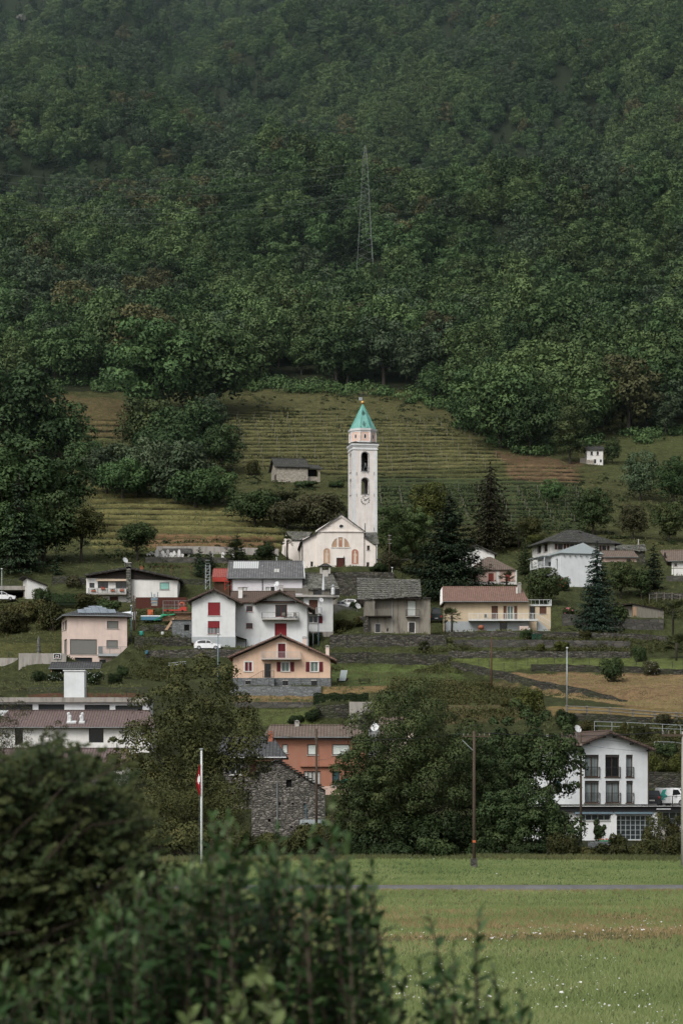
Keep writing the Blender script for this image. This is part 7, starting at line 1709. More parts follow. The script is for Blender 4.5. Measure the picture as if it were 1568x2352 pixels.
conifer_at('tall dark fir right of the bell tower',1032,1372,215,250,'leaf_fir',401,408,27000,.5,26,14,droop=.2,upcurl=.2,power=.95,narrow=.5)
conifer_at('brownish larch like conifer behind the dark fir',1125,1262,150,205,'leaf_larch',402,455,9000,.5,24,12,droop=.5,power=.62)
conifer_at('neat blue spruce in front of the blue white house',1370,1455,118,214,'leaf_spruce',403,382,16000,.34,28,16,droop=.22,upcurl=.16,power=.8,narrow=.45)
conifer_at('dark conifer in the left edge grove',45,1318,150,235,'leaf_conifer',404,425,9000,.5,22,12,droop=.4,power=.7)
conifer_at('small dark conifer right of the left edge grove',130,1322,30,70,'leaf_conifer',405,415,900,.35,12,8)
conifer_at('slim conifer between the left grove and forked tree',128,1092,22,60,'leaf_conifer',406,440,600,.4,12,7)
conifer_at('dark columnar conifer left of the edge house',1500,1354,54,108,'leaf_conifer',407,408,2600,.36,18,12,droop=.1,power=.5)
conifer_at('columnar thuja left of the blue white house',1205,1324,46,82,'leaf_hedge',408,408,2600,.3,18,13,droop=-.3,power=.45)
conifer_at('left one of two dark thujas beside the cemetery',458,1326,34,68,'leaf_conifer',409,415,1700,.3,16,12,droop=-.3,power=.5)
conifer_at('right one of two dark thujas beside the cemetery',483,1322,34,56,'leaf_conifer',410,415,1500,.3,16,12,droop=-.3,power=.5)
conifer_at('dark pointed evergreen behind the palm left of the grey roof',545,1292,48,66,'leaf_hedge',411,430,2200,.3,16,12,droop=-.1,power=.5)
tree_at('clipped round dark bush left of the church chapel',609,1292,56,48,'leaf_hedge',420,y0=440,n=2200,leaf=.3,name='bush',cat='bush',z0f=.02)
for lab,px,py,h_,R_,sd,y0 in (('palm in front of the church chapel',660,1292,50,17,1,436),('fan palm with drooping fronds left of the grey roof',540,1296,34,30,2,430),('fan palm beside the olive tree by the yellow house',1037,1454,40,26,3,368),('tall palm on the bank at the right edge',1544,1470,62,34,4,380),('lower palm with hanging fronds at the right edge',1552,1518,40,34,5,360),('low palm under the rust shuttered windows',1163,1346,18,22,6,405),('small fan palm growing from the wall under the grey rustic house',1150/1.0*0+974,1500,14,20,7,340),('fan palm by the pale blossom shrub near the larch',1190,1262,34,26,8,440)):
    P = place(px,py,y0);k = P.y/F;palm(lab,P,h_*k,R_*k,sd)
def bush(label,px,py,w,h,mat,seed,y0=178.,n=1500,leaf=.2,name='bush',Y=None,group=None,up=.35):
    if Y: P = W(px,py,Y);P.z = tz(P.x,P.y)
    else: P = place(px,py,y0)
    k = P.y/F;R_ = w*k/2;H = h*k+((W(px,py,P.y).z-P.z) if Y else 0)
    rg = np.random.default_rng(seed);o = thing(name,label,'bush',P,0,group);leaf = min(max(leaf*.7,R_*.1),leaf*1.3);n = int(min(5200,max(n,34*R_*(R_+H)/leaf**2)))
    puffs = [(rg.uniform(-.65,.65)*R_,rg.uniform(-.5,.5)*R_,H*rg.uniform(.15,.66),R_*rg.uniform(.22,.42),min(1.4,H/R_*.8)) for _ in range(14)]+[(0,0,H*.35,R_*.6,min(1.2,H/R_*.8))]
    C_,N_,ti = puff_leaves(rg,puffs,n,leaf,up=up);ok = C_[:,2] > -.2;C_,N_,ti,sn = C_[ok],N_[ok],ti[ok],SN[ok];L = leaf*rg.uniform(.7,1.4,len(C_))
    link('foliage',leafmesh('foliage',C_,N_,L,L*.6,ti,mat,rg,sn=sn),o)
    m = MB()
    for p in puffs[:7]: m.tube([(p[0]*.1,p[1]*.1,-.3),(p[0]*.6,p[1]*.6,p[2]*.5),p[:3]],[R_*.03+.01,R_*.02+.006,.004],5)
    m.build('stem','twig',o);return o
BU = [
 ('round bush on the curved lawn above the dry slope',1410,1575,74,62,'leaf_maple',340,2600,.2),('pale flowering shrub on the lawn edge right of the round bush',1494,1553,42,42,'leaf_olive',342,1200,.18),
 ('dark bush at the right end of the lowest terrace wall',1466,1520,44,40,'leaf_maple',352,1300,.2),('round dark bush left of the white garage shed',96,1384,52,40,'leaf_maple',385,1500,.22),
 ('pink hydrangea bush on the wall beside the yellow house',1305,1416,30,24,'leaf_maple',384,700,.2),('red flowering shrub left of the blue spruce',1290,1358,40,36,'leaf_maple',390,900,.24),
 ('dark bush at the left corner of the peach house',518,1572,40,46,'leaf_hedge',320,1500,.2),('shrub beside the steps between the white and peach houses',722,1482,42,34,'leaf_maple',350,1200,.2),
 ('dark flowering bush right of the white roof block',218,1573,48,32,'leaf_hedge',315,1500,.18),('white flowering bush left of the white roof block',125,1567,44,28,'leaf_hedge',315,1400,.18),('leafy hedge bush left end below the concrete wall',92,1565,40,28,'leaf_hedge',315,1300,.18),('green bush right of the dark flowering bush',262,1572,40,28,'leaf_hedge',315,1300,.18),
 ('small round tree bush below the pink house stairs',282,1560,34,38,'leaf_maple',318,1200,.18),('low dark shrub left of the rockery',676,1664,44,24,'leaf_hedge',270,1100,.17),('round shrub against the rockery',716,1664,44,32,'leaf_hedge',270,1300,.17),('reddish shrub at the foot of the concrete stairs',812,1666,30,12,'leaf_rust',275,600,.15),
 ('ivy mound covering the bank below the rustic house, left',790,1450,50,30,'leaf_scrub',372,1200,.22),('ivy mound on the bank left of the stone pier',825,1440,40,26,'leaf_scrub',374,1000,.22),('clipped hedge beside the parked white cars',812,1398,26,18,'leaf_hedge',378,800,.2),
 ('shrub behind the wooden rail fence, left',1350,1690,60,40,'leaf_scrub',262,1500,.18),('grey green shrub near the right end of the rail fence',1522,1672,44,44,'leaf_olive',266,1500,.16),('tall weedy shrub behind the low gable roof',1432,1706,36,60,'leaf_scrub',260,1300,.17),('weedy shrub on the bank right of the low gable roof',1474,1712,46,60,'leaf_scrub',260,1500,.17),
 ('yellow green shrub hanging over the parked dark car',1506,1792,52,64,'leaf_lime',256,2200,.18),('yellow green shrub above the white van',1552,1786,56,64,'leaf_lime',256,2200,.18),('dark shrub above the roadside wall',1530,1745,70,40,'leaf_maple',256,1600,.18),
 ('bright green bush tree below the long sloping wall',1213,1640,76,66,'leaf_lime',296,2200,.2),('thin pergola vine left of the bright green bush',1160,1628,42,30,'leaf_scrub',296,900,.18),('dark bush behind the chestnut crown, right',1300,1676,56,56,'leaf_hedge',272,1500,.18),
 ('shrub on the forecourt slope right of the church',895,1316,54,44,'leaf_olive',436,1300,.26),('ivy hump over the garden ruin right of the church',940,1318,60,34,'leaf_scrub',436,1200,.26),('creeping shrub below the church forecourt',872,1322,50,22,'leaf_hedge',428,900,.24),
 ('overgrown bush at the left edge above the lawn',20,1455,90,60,'leaf_scrub',380,2400,.24),('tangle of shrubs below the parked silver car',60,1430,110,56,'leaf_scrub',380,2600,.24),('tangle of shrubs left of the pink house roof',125,1450,90,70,'leaf_scrub',375,2600,.24),('leafy shrub under the chalet balcony',215,1400,90,40,'leaf_scrub',388,2000,.24),('hazel shrub rising behind the pink house roof',250,1412,70,40,'leaf_maple',385,1600,.24),('thin pampas shrub left of the chalet',172,1352,44,34,'leaf_olive',398,1000,.24),
 ('blossoming pale shrub left of the larch trunk',1175,1256,50,26,'leaf_olive',440,900,.3),('pale shrub right of the larch trunk',1228,1250,40,22,'leaf_lime',440,800,.3),('shrub beside the hillside barn wall',700,1118,60,16,'leaf_maple',500,700,.35),('small bush right of the hillside barn',772,1120,40,18,'leaf_maple',500,600,.35),('small tree bush left of the hillside barn',580,1095,40,44,'leaf_scrub',500,800,.35),('dark shrub on the meadow below the barn',640,1160,90,30,'leaf_scrub',480,1100,.35),
 ('young hedge plant on the terrace edge, left',1240,1498,24,24,'leaf_lime',360,600,.15),('young pale bush on the lowest terrace',1288,1498,44,26,'leaf_lime',360,800,.15),('leafy bush on the terrace below the yellow house',1208,1470,32,26,'leaf_maple',366,700,.18),('ivy bush beside the green bins',1345,1470,34,20,'leaf_scrub',366,600,.18),
]
for i,(lab,px,py,w_,h_,mt,y0,n,lf) in enumerate(BU): bush(lab,px,py,w_,h_,mt,500+i,y0,n,lf)
# flower heads on three of the shrubs
def heads(o,n,r,mat,seed,k=1.):
    rr = random.Random(seed);f_ = o.children[0].data.vertices;m = MB()
    zs = [v.co for v in f_ if v.co.y < .3]
    for j in range(n): c = zs[rr.randrange(len(zs))];m.ball((c.x*1.05,c.y*1.05-.05,c.z+.04),r*rr.uniform(.6,1.2),6)
    m.build('flowers',mat,o)
by = {o.get('label'): o for o in bpy.data.objects if o.get('category') == 'bush'}
heads(by['pink hydrangea bush on the wall beside the yellow house'],34,.13,'hydrangea',1);heads(by['red flowering shrub left of the blue spruce'],16,.12,'petal_red',2)
for l_ in ('dark flowering bush right of the white roof block','white flowering bush left of the white roof block','pale flowering shrub on the lawn edge right of the round bush'): heads(by[l_],46,.05,'flag_white',3)
def hedge(label,z,x0,y0,x1,y1,Y,dep,mat,seed,leaf=.16,n=3000):
    A_,B_ = W(zx(z,x0),zy(z,y1),Y),W(zx(z,x1),zy(z,y0),Y);w_,h_ = B_.x-A_.x,B_.z-A_.z;rg = np.random.default_rng(seed);o = thing('hedge',label,'hedge',A_)
    u = rg.random((n,3));fc = rg.choice(4,n,p=[.52,.34,.07,.07]);P = u*np.array([w_,dep,h_]);N_ = np.zeros((n,3))
    P[fc == 0,1] = rg.normal(0,.05,(fc == 0).sum());N_[fc == 0] = (0,-1,.3);P[fc == 1,2] = h_+rg.normal(0,.05,(fc == 1).sum());N_[fc == 1] = (0,0,1);P[fc == 2,0] = 0;N_[fc == 2] = (-1,0,.3);P[fc == 3,0] = w_;N_[fc == 3] = (1,0,.3)
    P[:,2] += .10*np.sin(P[:,0]*3)*(P[:,2]/h_);N_ = N_+rg.normal(size=(n,3))*.45;L = leaf*rg.uniform(.7,1.3,n)
    link('foliage',leafmesh('foliage',P,N_,L,L*.65,rg.random(n)*.7+.1*(fc == 1),mat,rg),o);m = MB();m.box(.12,w_-.12,.12,dep-.1,-.5,h_-.12);m.build('stem','leaf_hedge',o);return o
hedge('clipped dark hedge beside the board marked concrete wall','F',1085,345,1515,432,304,1.4,'leaf_hedge',1,.15,6000)
hedge('long low clipped hedge left of the chalet garden','A',360,655,572,712,400,1.2,'leaf_maple',2,.18,2600)
hedge('mossy hedge on top of the wall left of the white house','L',420,1205,1200,1300,366,1.,'leaf_hedge',3,.18,3000)

# ---------------------------------------------------------------- big trees along the meadow
def big(label,px,py,w,h,Y,mat,seed,n,leaf,npf=60,z0f=.03,shape='round',asp=.45,pr=(.16,.3),name='broadleaf_tree',up=.3,tr=None):
    P = W(px,py,Y);P.z = 0 if Y < 240 else tz(P.x,P.y);k = Y/F;H = (W(px,py-h,Y).z-P.z);return make_tree(name,label,'tree',seed,w*k/2,H*z0f,H,npf,n,leaf,mat,None,shape,tr or w*k*.02,P,0,asp,pr,None,up)
big('large walnut tree with browning leaves behind the flagpole',445,1965,345,478,205,'leaf_walnut',701,30000,.25,80,.04,asp=.5,pr=(.13,.24),tr=.3)
big('lower drooping cherry tree below the walnut',440,1990,310,225,192,'leaf_walnut',702,20000,.18,54,.02,asp=.42,pr=(.15,.27))
big('great chestnut tree filling the middle behind the utility pole',940,1990,350,445,186,'leaf_chestnut',703,60000,.185,90,.02,asp=.5,pr=(.13,.24),tr=.35)
big('second chestnut crown left beside the great chestnut',835,1988,190,300,182,'leaf_chestnut',704,22000,.18,50,.01,asp=.5,pr=(.16,.28))
big('darker leafy tree right behind the utility pole',1085,1990,190,345,192,'leaf_maple',705,22000,.19,54,.01,asp=.55,pr=(.16,.28))
big('broad maple with dark leaves at the meadow edge',1190,1990,220,190,180,'leaf_maple',706,20000,.19,40,.02,asp=.7,pr=(.18,.3))
big('open branched young maple in front of the white gable house',1262,1960,205,330,200,'leaf_maple',707,11000,.22,36,.3,asp=.65,pr=(.14,.24),tr=.16)
big('taller maple at the left shoulder of the white gable house',1180,1960,160,370,208,'leaf_maple',708,12000,.22,46,.08,asp=.65,pr=(.15,.27))
big('grey green willow at the left edge of the frame',10,1900,175,365,225,'leaf_olive',709,14000,.17,54,.1,asp=.28,pr=(.14,.26))
big('small grey green olive tree before the modern white house',128,1880,118,240,215,'leaf_olive',710,9000,.16,40,.1,asp=.3,pr=(.16,.3))
big('small leafy tree between the modern house and walnut',262,1880,80,210,215,'leaf_walnut',711,4500,.2,24,.35,asp=.45,pr=(.16,.3))
FB = [(440,1994,280,120,'leaf_walnut',184,'broad thicket at the foot of the walnut and flagpole'),(330,1994,150,120,'leaf_scrub',186,'dark thicket left of the walnut foot'),(870,1992,150,130,'leaf_hedge',181,'tall dark thicket under the great chestnut, left part'),(985,1992,170,140,'leaf_hedge',182,'tall dark thicket under the great chestnut, right part'),(1060,1992,120,120,'leaf_hedge',184,'tall dark thicket behind the utility pole foot'),(1290,1992,120,150,'leaf_maple',186,'tall thicket between the broad maple and the garage'),(1290,1988,80,92,'leaf_scrub',177,'brownish bush at the meadow edge left of the garage'),(1345,1986,80,46,'leaf_scrub',178,'low bush at the meadow edge below the vegetable boxes'),(1405,1984,95,50,'leaf_scrub',177,'tangled bush in front of the garage grid window'),(1420,1940,50,34,'leaf_walnut',205,'young tree leaning before the garage grid window'),(1470,1984,90,60,'leaf_scrub',177,'dense bush right of the grid window'),(1500,1950,64,110,'leaf_walnut',200,'tall loose bush before the right garage door'),(1540,1986,90,80,'leaf_scrub',176,'bush at the right edge beside the grey pole'),(1545,1940,60,100,'leaf_scrub',205,'slender shrub at the right edge of the garage'),(1378,1935,36,80,'leaf_maple',214,'small vine covered shrub by the garage pier'),
      (700,1984,120,100,'leaf_scrub',190,'bush thicket in front of the lean-to shed'),(620,1988,110,84,'leaf_walnut',188,'bush thicket below the stone house'),(770,1986,90,130,'leaf_scrub',188,'dark bush left of the second chestnut'),(540,1990,90,90,'leaf_scrub',186,'bush right of the flagpole foot'),(1005,1990,120,70,'leaf_maple',178,'low dark undergrowth bush left of the utility pole'),(1110,1990,110,76,'leaf_hedge',177,'low dark undergrowth bush right of the utility pole'),(900,1990,120,60,'leaf_hedge',177,'low dark undergrowth bush under the great chestnut'),(815,1990,70,60,'leaf_hedge',177,'low dark undergrowth bush under the second chestnut'),(1215,1990,90,60,'leaf_hedge',176.5,'low dark undergrowth bush under the broad maple'),(50,1930,200,150,'leaf_scrub',190,'wide bush before the row house'),(210,1930,170,120,'leaf_scrub',190,'wide thicket right of the row house bush')]
for i,(px,py,w_,h_,mt,Y,lab) in enumerate(FB): bush(lab,px,py,w_,h_,mt,800+i,0,3600,.17,Y=Y)

# ---------------------------------------------------------------- vine rows on the terraces
def vine_row(zl,poly,seed,label,group,mat,hgt,x0,x1,dens=9,ysrch=(480,720)):
    """follow the contour at height zl across the slope inside the polygon"""
    pts = []
    ys = np.arange(ysrch[0],ysrch[1],1.)
    for x in np.arange(x0,x1,.9):
        zz = np.array([tz(x,y) for y in ys[::4]]);i = np.argmax(zz > zl)
        if i == 0: continue
        y = ys[::4][i]-4*(zz[i]-zl)/max(.01,zz[i]-zz[i-1]);px,py = proj(x,y,zl)
        if inpoly(np.array([px]),np.array([py]),poly)[0]: pts.append((x,y,tz(x,y)))
    if len(pts) < 8: return
    P = np.array(pts);o = thing('vine_row',label,'vine row',P[len(P)//2],0,group);P = P-P[len(P)//2];rg = np.random.default_rng(seed)
    n = len(P)*dens;k = rg.integers(0,len(P),n);keep = vnoise(P[k,0]*1.,P[k,1]*0+seed,6,3) > .22;k = k[keep];n = len(k)
    C_ = P[k]+np.stack([rg.uniform(-.6,.6,n),rg.normal(0,.22,n),rg.uniform(.05,hgt,n)],-1);N_ = rg.normal(size=(n,3))+np.array([0,-.6,.5]);L = .42*rg.uniform(.7,1.3,n)
    link('foliage',leafmesh('foliage',C_,N_,L,L*.7,rg.random(n)*.6,mat,rg),o)
    m = MB()
    for q in P[::5]: m.box(q[0]-.04,q[0]+.04,q[1]-.04,q[1]+.04,q[2]-.2,q[2]+1.7)
    m.build('post','wood_grey',o)
PV1 = TERR[0][0]
for k in range(16):
    zl = 76+k*1.62*1.5
    vine_row(zl,[(540,950),(1020,965),(1160,1060),(1150,1085),(560,1085)],900+k,'low thin vine row with posts on the pale terraces around the barn and tower','vine rows on the pale terraces','leaf_scrub',.5,-30,46,5)
for k in range(8):
    vine_row(60+k*1.9,[(870,1085),(1330,1085),(1340,1205),(870,1205)],930+k,'dense dark vine row on the slope above the dark fir','dark vine rows above the fir','leaf_hedge',1.5,6,62,16)
# ---------------------------------------------------------------- grass, flowers and rough growth (uncountable)
def tufts(name,label,cat,XY,zf,hgt,wid,nb,mat,seed,lean=.35):
    rg = np.random.default_rng(seed);XY = np.repeat(XY,nb,0);n = len(XY);XY = XY+rg.normal(0,wid*2,(n,2));z = zf(XY[:,0],XY[:,1]);h = hgt*rg.uniform(.5,1.3,n)
    d = np.stack([rg.normal(0,lean,n),rg.normal(0,lean,n),np.ones(n)],-1);a = rg.uniform(0,math.pi,n);N_ = np.stack([np.cos(a)*.5,-np.abs(np.sin(a))-.3,np.full(n,.45)],-1)
    C_ = np.stack([XY[:,0],XY[:,1],z+h*.42],-1);cl = vnoise(XY[:,0],XY[:,1],3,44)
    me = leafmesh(name,C_,N_,h,wid*rg.uniform(.6,1.4,n),.45*rg.random(n)+.5*cl,mat,rg,d);return tag(link(name,me),label,cat,None,'stuff')
rg = np.random.default_rng(5)
def mzv(x,y): return np.where((y > 110) & (y < 134),mz_(x,y)*.35,mz_(x,y))
q = rg.random(60000);Yg = 44+(176-44)*q**1.35;Xg = rg.uniform(-.165,.165,len(q))*Yg;ok = (np.abs(Yg-(122.2+.018*Xg)) > 2.0) & ((np.abs(Yg-90) > 12) | (vnoise(Xg,Yg,9,25)+.7*vnoise(Xg,Yg,3.5,26) < .95));tufts('meadow_grass','short green meadow grass in front of the trees','grass',np.stack([Xg,Yg],-1)[ok],mzv,.2,.028,4,'grass_blade',61)
Yg = np.concatenate([rg.normal(90,7,8000),rg.uniform(119.4,119.9,900),rg.uniform(124.6,125.4,900)]);Xg = rg.uniform(-.165,.165,len(Yg))*Yg;ok = (vnoise(Xg,Yg,9,25)+.7*vnoise(Xg,Yg,3.5,26) > .72) | (Yg > 118);tufts('dry_grass','dry pale grass patches and verge along the lane','grass',np.stack([Xg,Yg],-1)[ok],mzv,.2,.03,4,'grass_dry',62)
Yg = np.concatenate([46+(88-46)*rg.random(1500)**1.2,rg.uniform(130,172,120)]);Xg = np.concatenate([rg.uniform(-.02,.165,1500),rg.uniform(0,.165,120)])*Yg;cl = vnoise(Xg,Yg,6,51);ok = cl+.25*vnoise(Xg,Yg,2,52) > .62
Xg,Yg = Xg[ok],Yg[ok];n = len(Xg);rr = .005+.012*rg.random(n)**2;rr = np.where(rg.random(n) < .08,rr*2.2,rr);zg = mzv(Xg,Yg)+rg.uniform(.16,.34,n)
Xf,Yf,zf_ = (np.repeat(v,3) for v in (Xg,Yg,zg));n3 = len(Xf);rf = np.repeat(rr,3)
me = leafmesh('meadow_flowers',np.stack([Xf+rg.normal(0,1,n3)*rf*.6,Yf,zf_+rg.normal(0,1,n3)*rf*.3],-1),np.stack([rg.normal(0,.4,n3),np.full(n3,-.7),np.full(n3,.8)],-1),rf*2,rf*1.5,np.zeros(n3),'flag_white',rg)
tag(link('meadow_flowers',me),'tiny white wild flowers dotting the meadow','wild flowers',None,'stuff')
Yg = 168+9*rg.random(5000)**.6;Xg = rg.uniform(-.17,.17,5000)*Yg;ok = vnoise(Xg,Yg,5,95)+.4*rg.random(5000) > .5;Xg,Yg = Xg[ok],Yg[ok];tufts('edge_weeds','tall ragged weeds along the far edge of the meadow','weeds',np.stack([Xg,Yg],-1),mzv,.42,.07,4,'weed_leaf',63)
def tzv(x,y): return np.array([tz(a,b_) for a,b_ in zip(x,y)])
def cover(name,label,cat,polys,n,hgt,wid,nb,mat,seed,yr,lean=.4):
    rg = np.random.default_rng(seed);out = []
    while len(out) < n:
        Y = rg.uniform(*yr);X_ = rg.uniform(-.17,.17)*Y;px,py = proj(X_,Y,tz(X_,Y))
        if any(inpoly(np.array([px]),np.array([py]),p)[0] for p in polys): out.append((X_,Y))
    return tufts(name,label,cat,np.array(out),tzv,hgt,wid,nb,mat,seed,lean)
cover('rough_grass','rough weedy growth covering banks between the houses','weeds',[[(-40,1280),(1600,1280),(1600,1500),(-40,1500)],[(740,1530),(1100,1530),(1200,1660),(500,1670),(520,1590)],[(-40,1500),(330,1500),(330,1620),(-40,1620)],[(1200,1655),(1600,1655),(1600,1800),(1200,1800)]],5200,.42,.13,5,'weed_leaf',71,(255,470))
cover('dry_hay','cut dry hay lying on the orange brown slope','hay',[[(1190,1550),(1600,1552),(1600,1640),(1250,1600)]],1500,.3,.1,4,'grass_dry',72,(300,350),1.6)
cover('hill_grass','tufted grass and weeds on the terraced hillside','grass',[[(-40,900),(1600,900),(1600,1300),(-40,1300)]],6500,.55,.2,4,'weed_leaf',73,(440,715))

def clumps(name,label,cat,polys,n,rad,mat,seed,yr,leaf=.2,per=46):
    """low brambles, ivy and weeds: one uncountable mass of small leafy mounds"""
    rg = np.random.default_rng(seed);Cs,Ns,Ts,Ss = [],[],[],[];k = 0
    while k < n:
        Y = rg.uniform(*yr);X_ = rg.uniform(-.17,.17)*Y;z = tz(X_,Y);px,py = proj(X_,Y,z)
        if vnoise(np.array([X_]),np.array([Y]),9,61)[0] < .42 or not any(inpoly(np.array([px]),np.array([py]),p)[0] for p in polys): continue
        if any(q[0]-8 < px < q[1]+8 and q[3]-1.2 < Y < q[3]+q[4] for q in PADS.values()): continue
        r = rad*rg.uniform(.5,1.5);C_,N_,ti = puff_leaves(rg,[(0,0,r*.25,r,.62),(r*.8,0,r*.1,r*.6,.6)],per,leaf);Cs.append(C_+np.array([X_,Y,z]));Ns.append(N_);Ss.append(SN);Ts.append(ti*.8+.2*rg.random());k += 1
    C_,N_,T_ = map(np.concatenate,(Cs,Ns,Ts));L = leaf*rg.uniform(.7,1.4,len(C_));return tag(link(name,leafmesh(name,C_,N_,L,L*.62,T_,mat,rg,sn=np.concatenate(Ss))),label,cat,None,'stuff')
clumps('undergrowth','dark brambles and ivy covering banks and wall tops between the houses','undergrowth',[[(-40,1385),(300,1390),(300,1475),(140,1470),(-40,1462)],[(300,1400),(440,1420),(440,1470),(300,1500)],[(520,1495),(760,1480),(1040,1495),(1060,1550),(900,1545),(760,1540)],[(770,1400),(850,1405),(850,1462),(770,1460)],[(1020,1470),(1600,1470),(1600,1500),(1020,1500)],[(1200,1655),(1600,1655),(1600,1800),(1200,1800)],[(290,1500),(530,1500),(530,1580),(290,1560)],[(900,1560),(1180,1560),(1240,1650),(880,1670)],[(1260,1380),(1600,1380),(1600,1425),(1260,1420)]],2700,.8,'leaf_scrub',81,(255,470))
clumps('edge_scrub','dark bushes hiding the trunks along the forest edge','scrub',[[(60,880),(580,870),(760,885),(860,890),(1030,915),(1090,990),(1200,1028),(1340,1005),(1600,985),(1600,1012),(1340,1030),(1200,1052),(1070,1010),(1010,942),(860,912),(580,900),(60,905)]],420,2.3,'leaf_forest',83,(560,760),.6,110)
clumps('hill_scrub','dark low scrub along the terraces and field edges of the hillside','scrub',[[(0,1240),(640,1250),(640,1330),(0,1330)],[(560,1080),(900,1090),(900,1230),(600,1190)],[(870,1190),(1600,1190),(1600,1290),(900,1290)],[(1290,1090),(1600,1090),(1600,1220),(1330,1200)],[(500,890),(1060,930),(1120,1030),(520,960)],[(180,1000),(560,960),(560,1180),(200,1120)]],1000,.8,'leaf_hedge',82,(430,705),.34,40)
# ================================================================ FOREGROUND SHRUBS
def leaf6(name,B_,D_,N_,L,Wd,tint,mat):
    """folded broad leaves: base point, direction, facing, length, width"""
    n = len(B_);D_ = norm(D_);N_ = norm(N_-D_*np.sum(N_*D_,-1,keepdims=True));S_ = np.cross(D_,N_);L = L[:,None];Wd = Wd[:,None]
    v = np.stack([B_,B_+D_*L*.36+S_*Wd*.46+N_*Wd*.16,B_+D_*L*.38,B_+D_*L*.36-S_*Wd*.46+N_*Wd*.16,B_+D_*L*.72+S_*Wd*.38+N_*(Wd*.08-L*.05),B_+D_*L*.74-N_*L*.06,B_+D_*L*.72-S_*Wd*.38+N_*(Wd*.08-L*.05),B_+D_*L-N_*L*.15],1)
    fs = [(0,1,2),(0,2,3),(1,4,5,2),(2,5,6,3),(4,7,5),(5,7,6)]
    me = bpy.data.meshes.new(name);me.vertices.add(n*8);me.vertices.foreach_set('co',v.astype(np.float32).ravel())
    off = np.arange(n,dtype=np.int64)[:,None]*8;li = np.concatenate([off+np.array(f)[None] for f in fs],1).ravel()
    ls = np.array([len(f) for f in fs]);tot = np.tile(ls,n);st = np.concatenate([[0],np.cumsum(tot)[:-1]])
    me.loops.add(len(li));me.loops.foreach_set('vertex_index',li.astype(np.int32));me.polygons.add(len(tot));me.polygons.foreach_set('loop_start',st.astype(np.int32));me.polygons.foreach_set('loop_total',tot.astype(np.int32))
    me.update(calc_edges=True);at = me.attributes.new('tint','FLOAT','POINT');at.data.foreach_set('value',np.repeat(np.clip(tint,0,1),8).astype(np.float32));me.materials.append(MATS[mat]);return me
def sprig_shrub(name,label,tips,root,seed,mat='leaf_laurel',L0=.08,span=.95,step=.026,wratio=.5,cat='shrub'):
    """upright leafy stems from one root to the given tips (world points)"""
    rg = np.random.default_rng(seed);o = thing(name,label,cat,root);m = MB();Bs,Ds,Ns,Ls,Ts = [],[],[],[],[]
    for T in tips:
        T = np.array(T)-np.array(root);b0 = np.array([T[0]*.2+rg.normal()*.22,T[1]*.4+rg.normal()*.1,0]);mid = (b0+T)/2+np.array([T[0]*.12,T[1]*.1,0])+rg.normal(size=3)*.14
        ts = np.linspace(0,1,7);pts = [(1-t)**2*b0+2*t*(1-t)*mid+t*t*T for t in ts];m.tube([tuple(p) for p in pts],[.011,.010,.009,.008,.006,.0045,.0025],5)
        ln = sum(np.linalg.norm(pts[i+1]-pts[i]) for i in range(6));nl = int(min(span,ln)/step);ph = rg.uniform(0,6);st = rg.random()
        for k in range(nl):
            t = 1-k*step/ln;
            if t < .05: break
            p = (1-t)**2*b0+2*t*(1-t)*mid+t*t*T;d = norm(2*(1-t)*(mid-b0)+2*t*(T-mid));a = ph+k*2.4;e1 = norm(np.cross(d,np.array([.3,1,.1])));e2 = np.cross(d,e1);out = e1*math.cos(a)+e2*math.sin(a)
            sp = .35+.75*min(1,k/9);Bs.append(p);Ds.append(d*(1.15-sp*.55)+out*sp+rg.normal(size=3)*.16);Ns.append(d*.8-out*.2+np.array([0,0,.5])+rg.normal(size=3)*.3);Ls.append(L0*rg.uniform(.65,1.25)*(.55+.45*min(1,k/5)));Ts.append(.10+.38*rg.random()+.28*st+(.3 if k < 5 else 0)+(.25 if rg.random() < .08 else 0))
    L = np.array(Ls);link('leaves',leaf6('leaves',np.array(Bs),np.array(Ds),np.array(Ns),L,L*wratio*rg.uniform(.85,1.2,len(L)),np.array(Ts),mat),o);m.build('stems','twig',o);return o
TOP = [(60,2290),(120,2250),(170,2190),(240,2080),(300,2030),(360,1985),(400,2010),(450,1985),(490,1900),(520,1895),(560,1965),(600,1960),(640,1935),(680,1990),(720,1930),(762,1872),(790,1960),(830,2010),(856,1985),(862,2080),(830,2140),(880,2200)]
tx_,ty_ = zip(*[(a,b) for a,b in TOP[:19]]);ty_ = tuple(v-26 for v in ty_)
rg = np.random.default_rng(77)
def tipset(x0,x1,n,Y0,Y1,fixed=()):
    out = []
    for (px,py) in fixed: out.append(tuple(W(px,py-22,rg.uniform(Y0,Y0+.5))))
    for _ in range(n):
        px = rg.uniform(x0,x1);tp = np.interp(px,tx_,ty_)
        py = tp+25+(2470-tp)*rg.random()**1.25;out.append(tuple(W(px,py,rg.uniform(Y0,Y1))))
    return out
def rootat(px,Y): return (W(px,2000,Y).x,Y,mz(W(px,2000,Y).x,Y)+.0)
sprig_shrub('laurel_shrub','blurred broad leaved evergreen shrub in the middle with the tallest upright tip',tipset(600,850,105,9.2,10.6,[(762,1872),(850,1990),(795,1960),(640,1935),(716,1935),(858,2060),(820,2075),(690,1985),(745,1925)]),rootat(730,9.9),1)
sprig_shrub('laurel_shrub','blurred broad leaved evergreen shrub beneath the flagpole',tipset(330,620,125,9.2,10.8,[(490,1900),(524,1895),(447,1985),(362,1985),(565,1960),(600,1962),(400,2010),(545,1930)]),rootat(470,10),2)
sprig_shrub('laurel_shrub','blurred evergreen shrub with dark leaves in front of the yew, lower left',tipset(110,340,85,9.0,10.2,[(178,2190),(262,2075),(306,2035),(215,2130),(150,2240)]),rootat(230,9.6),3)
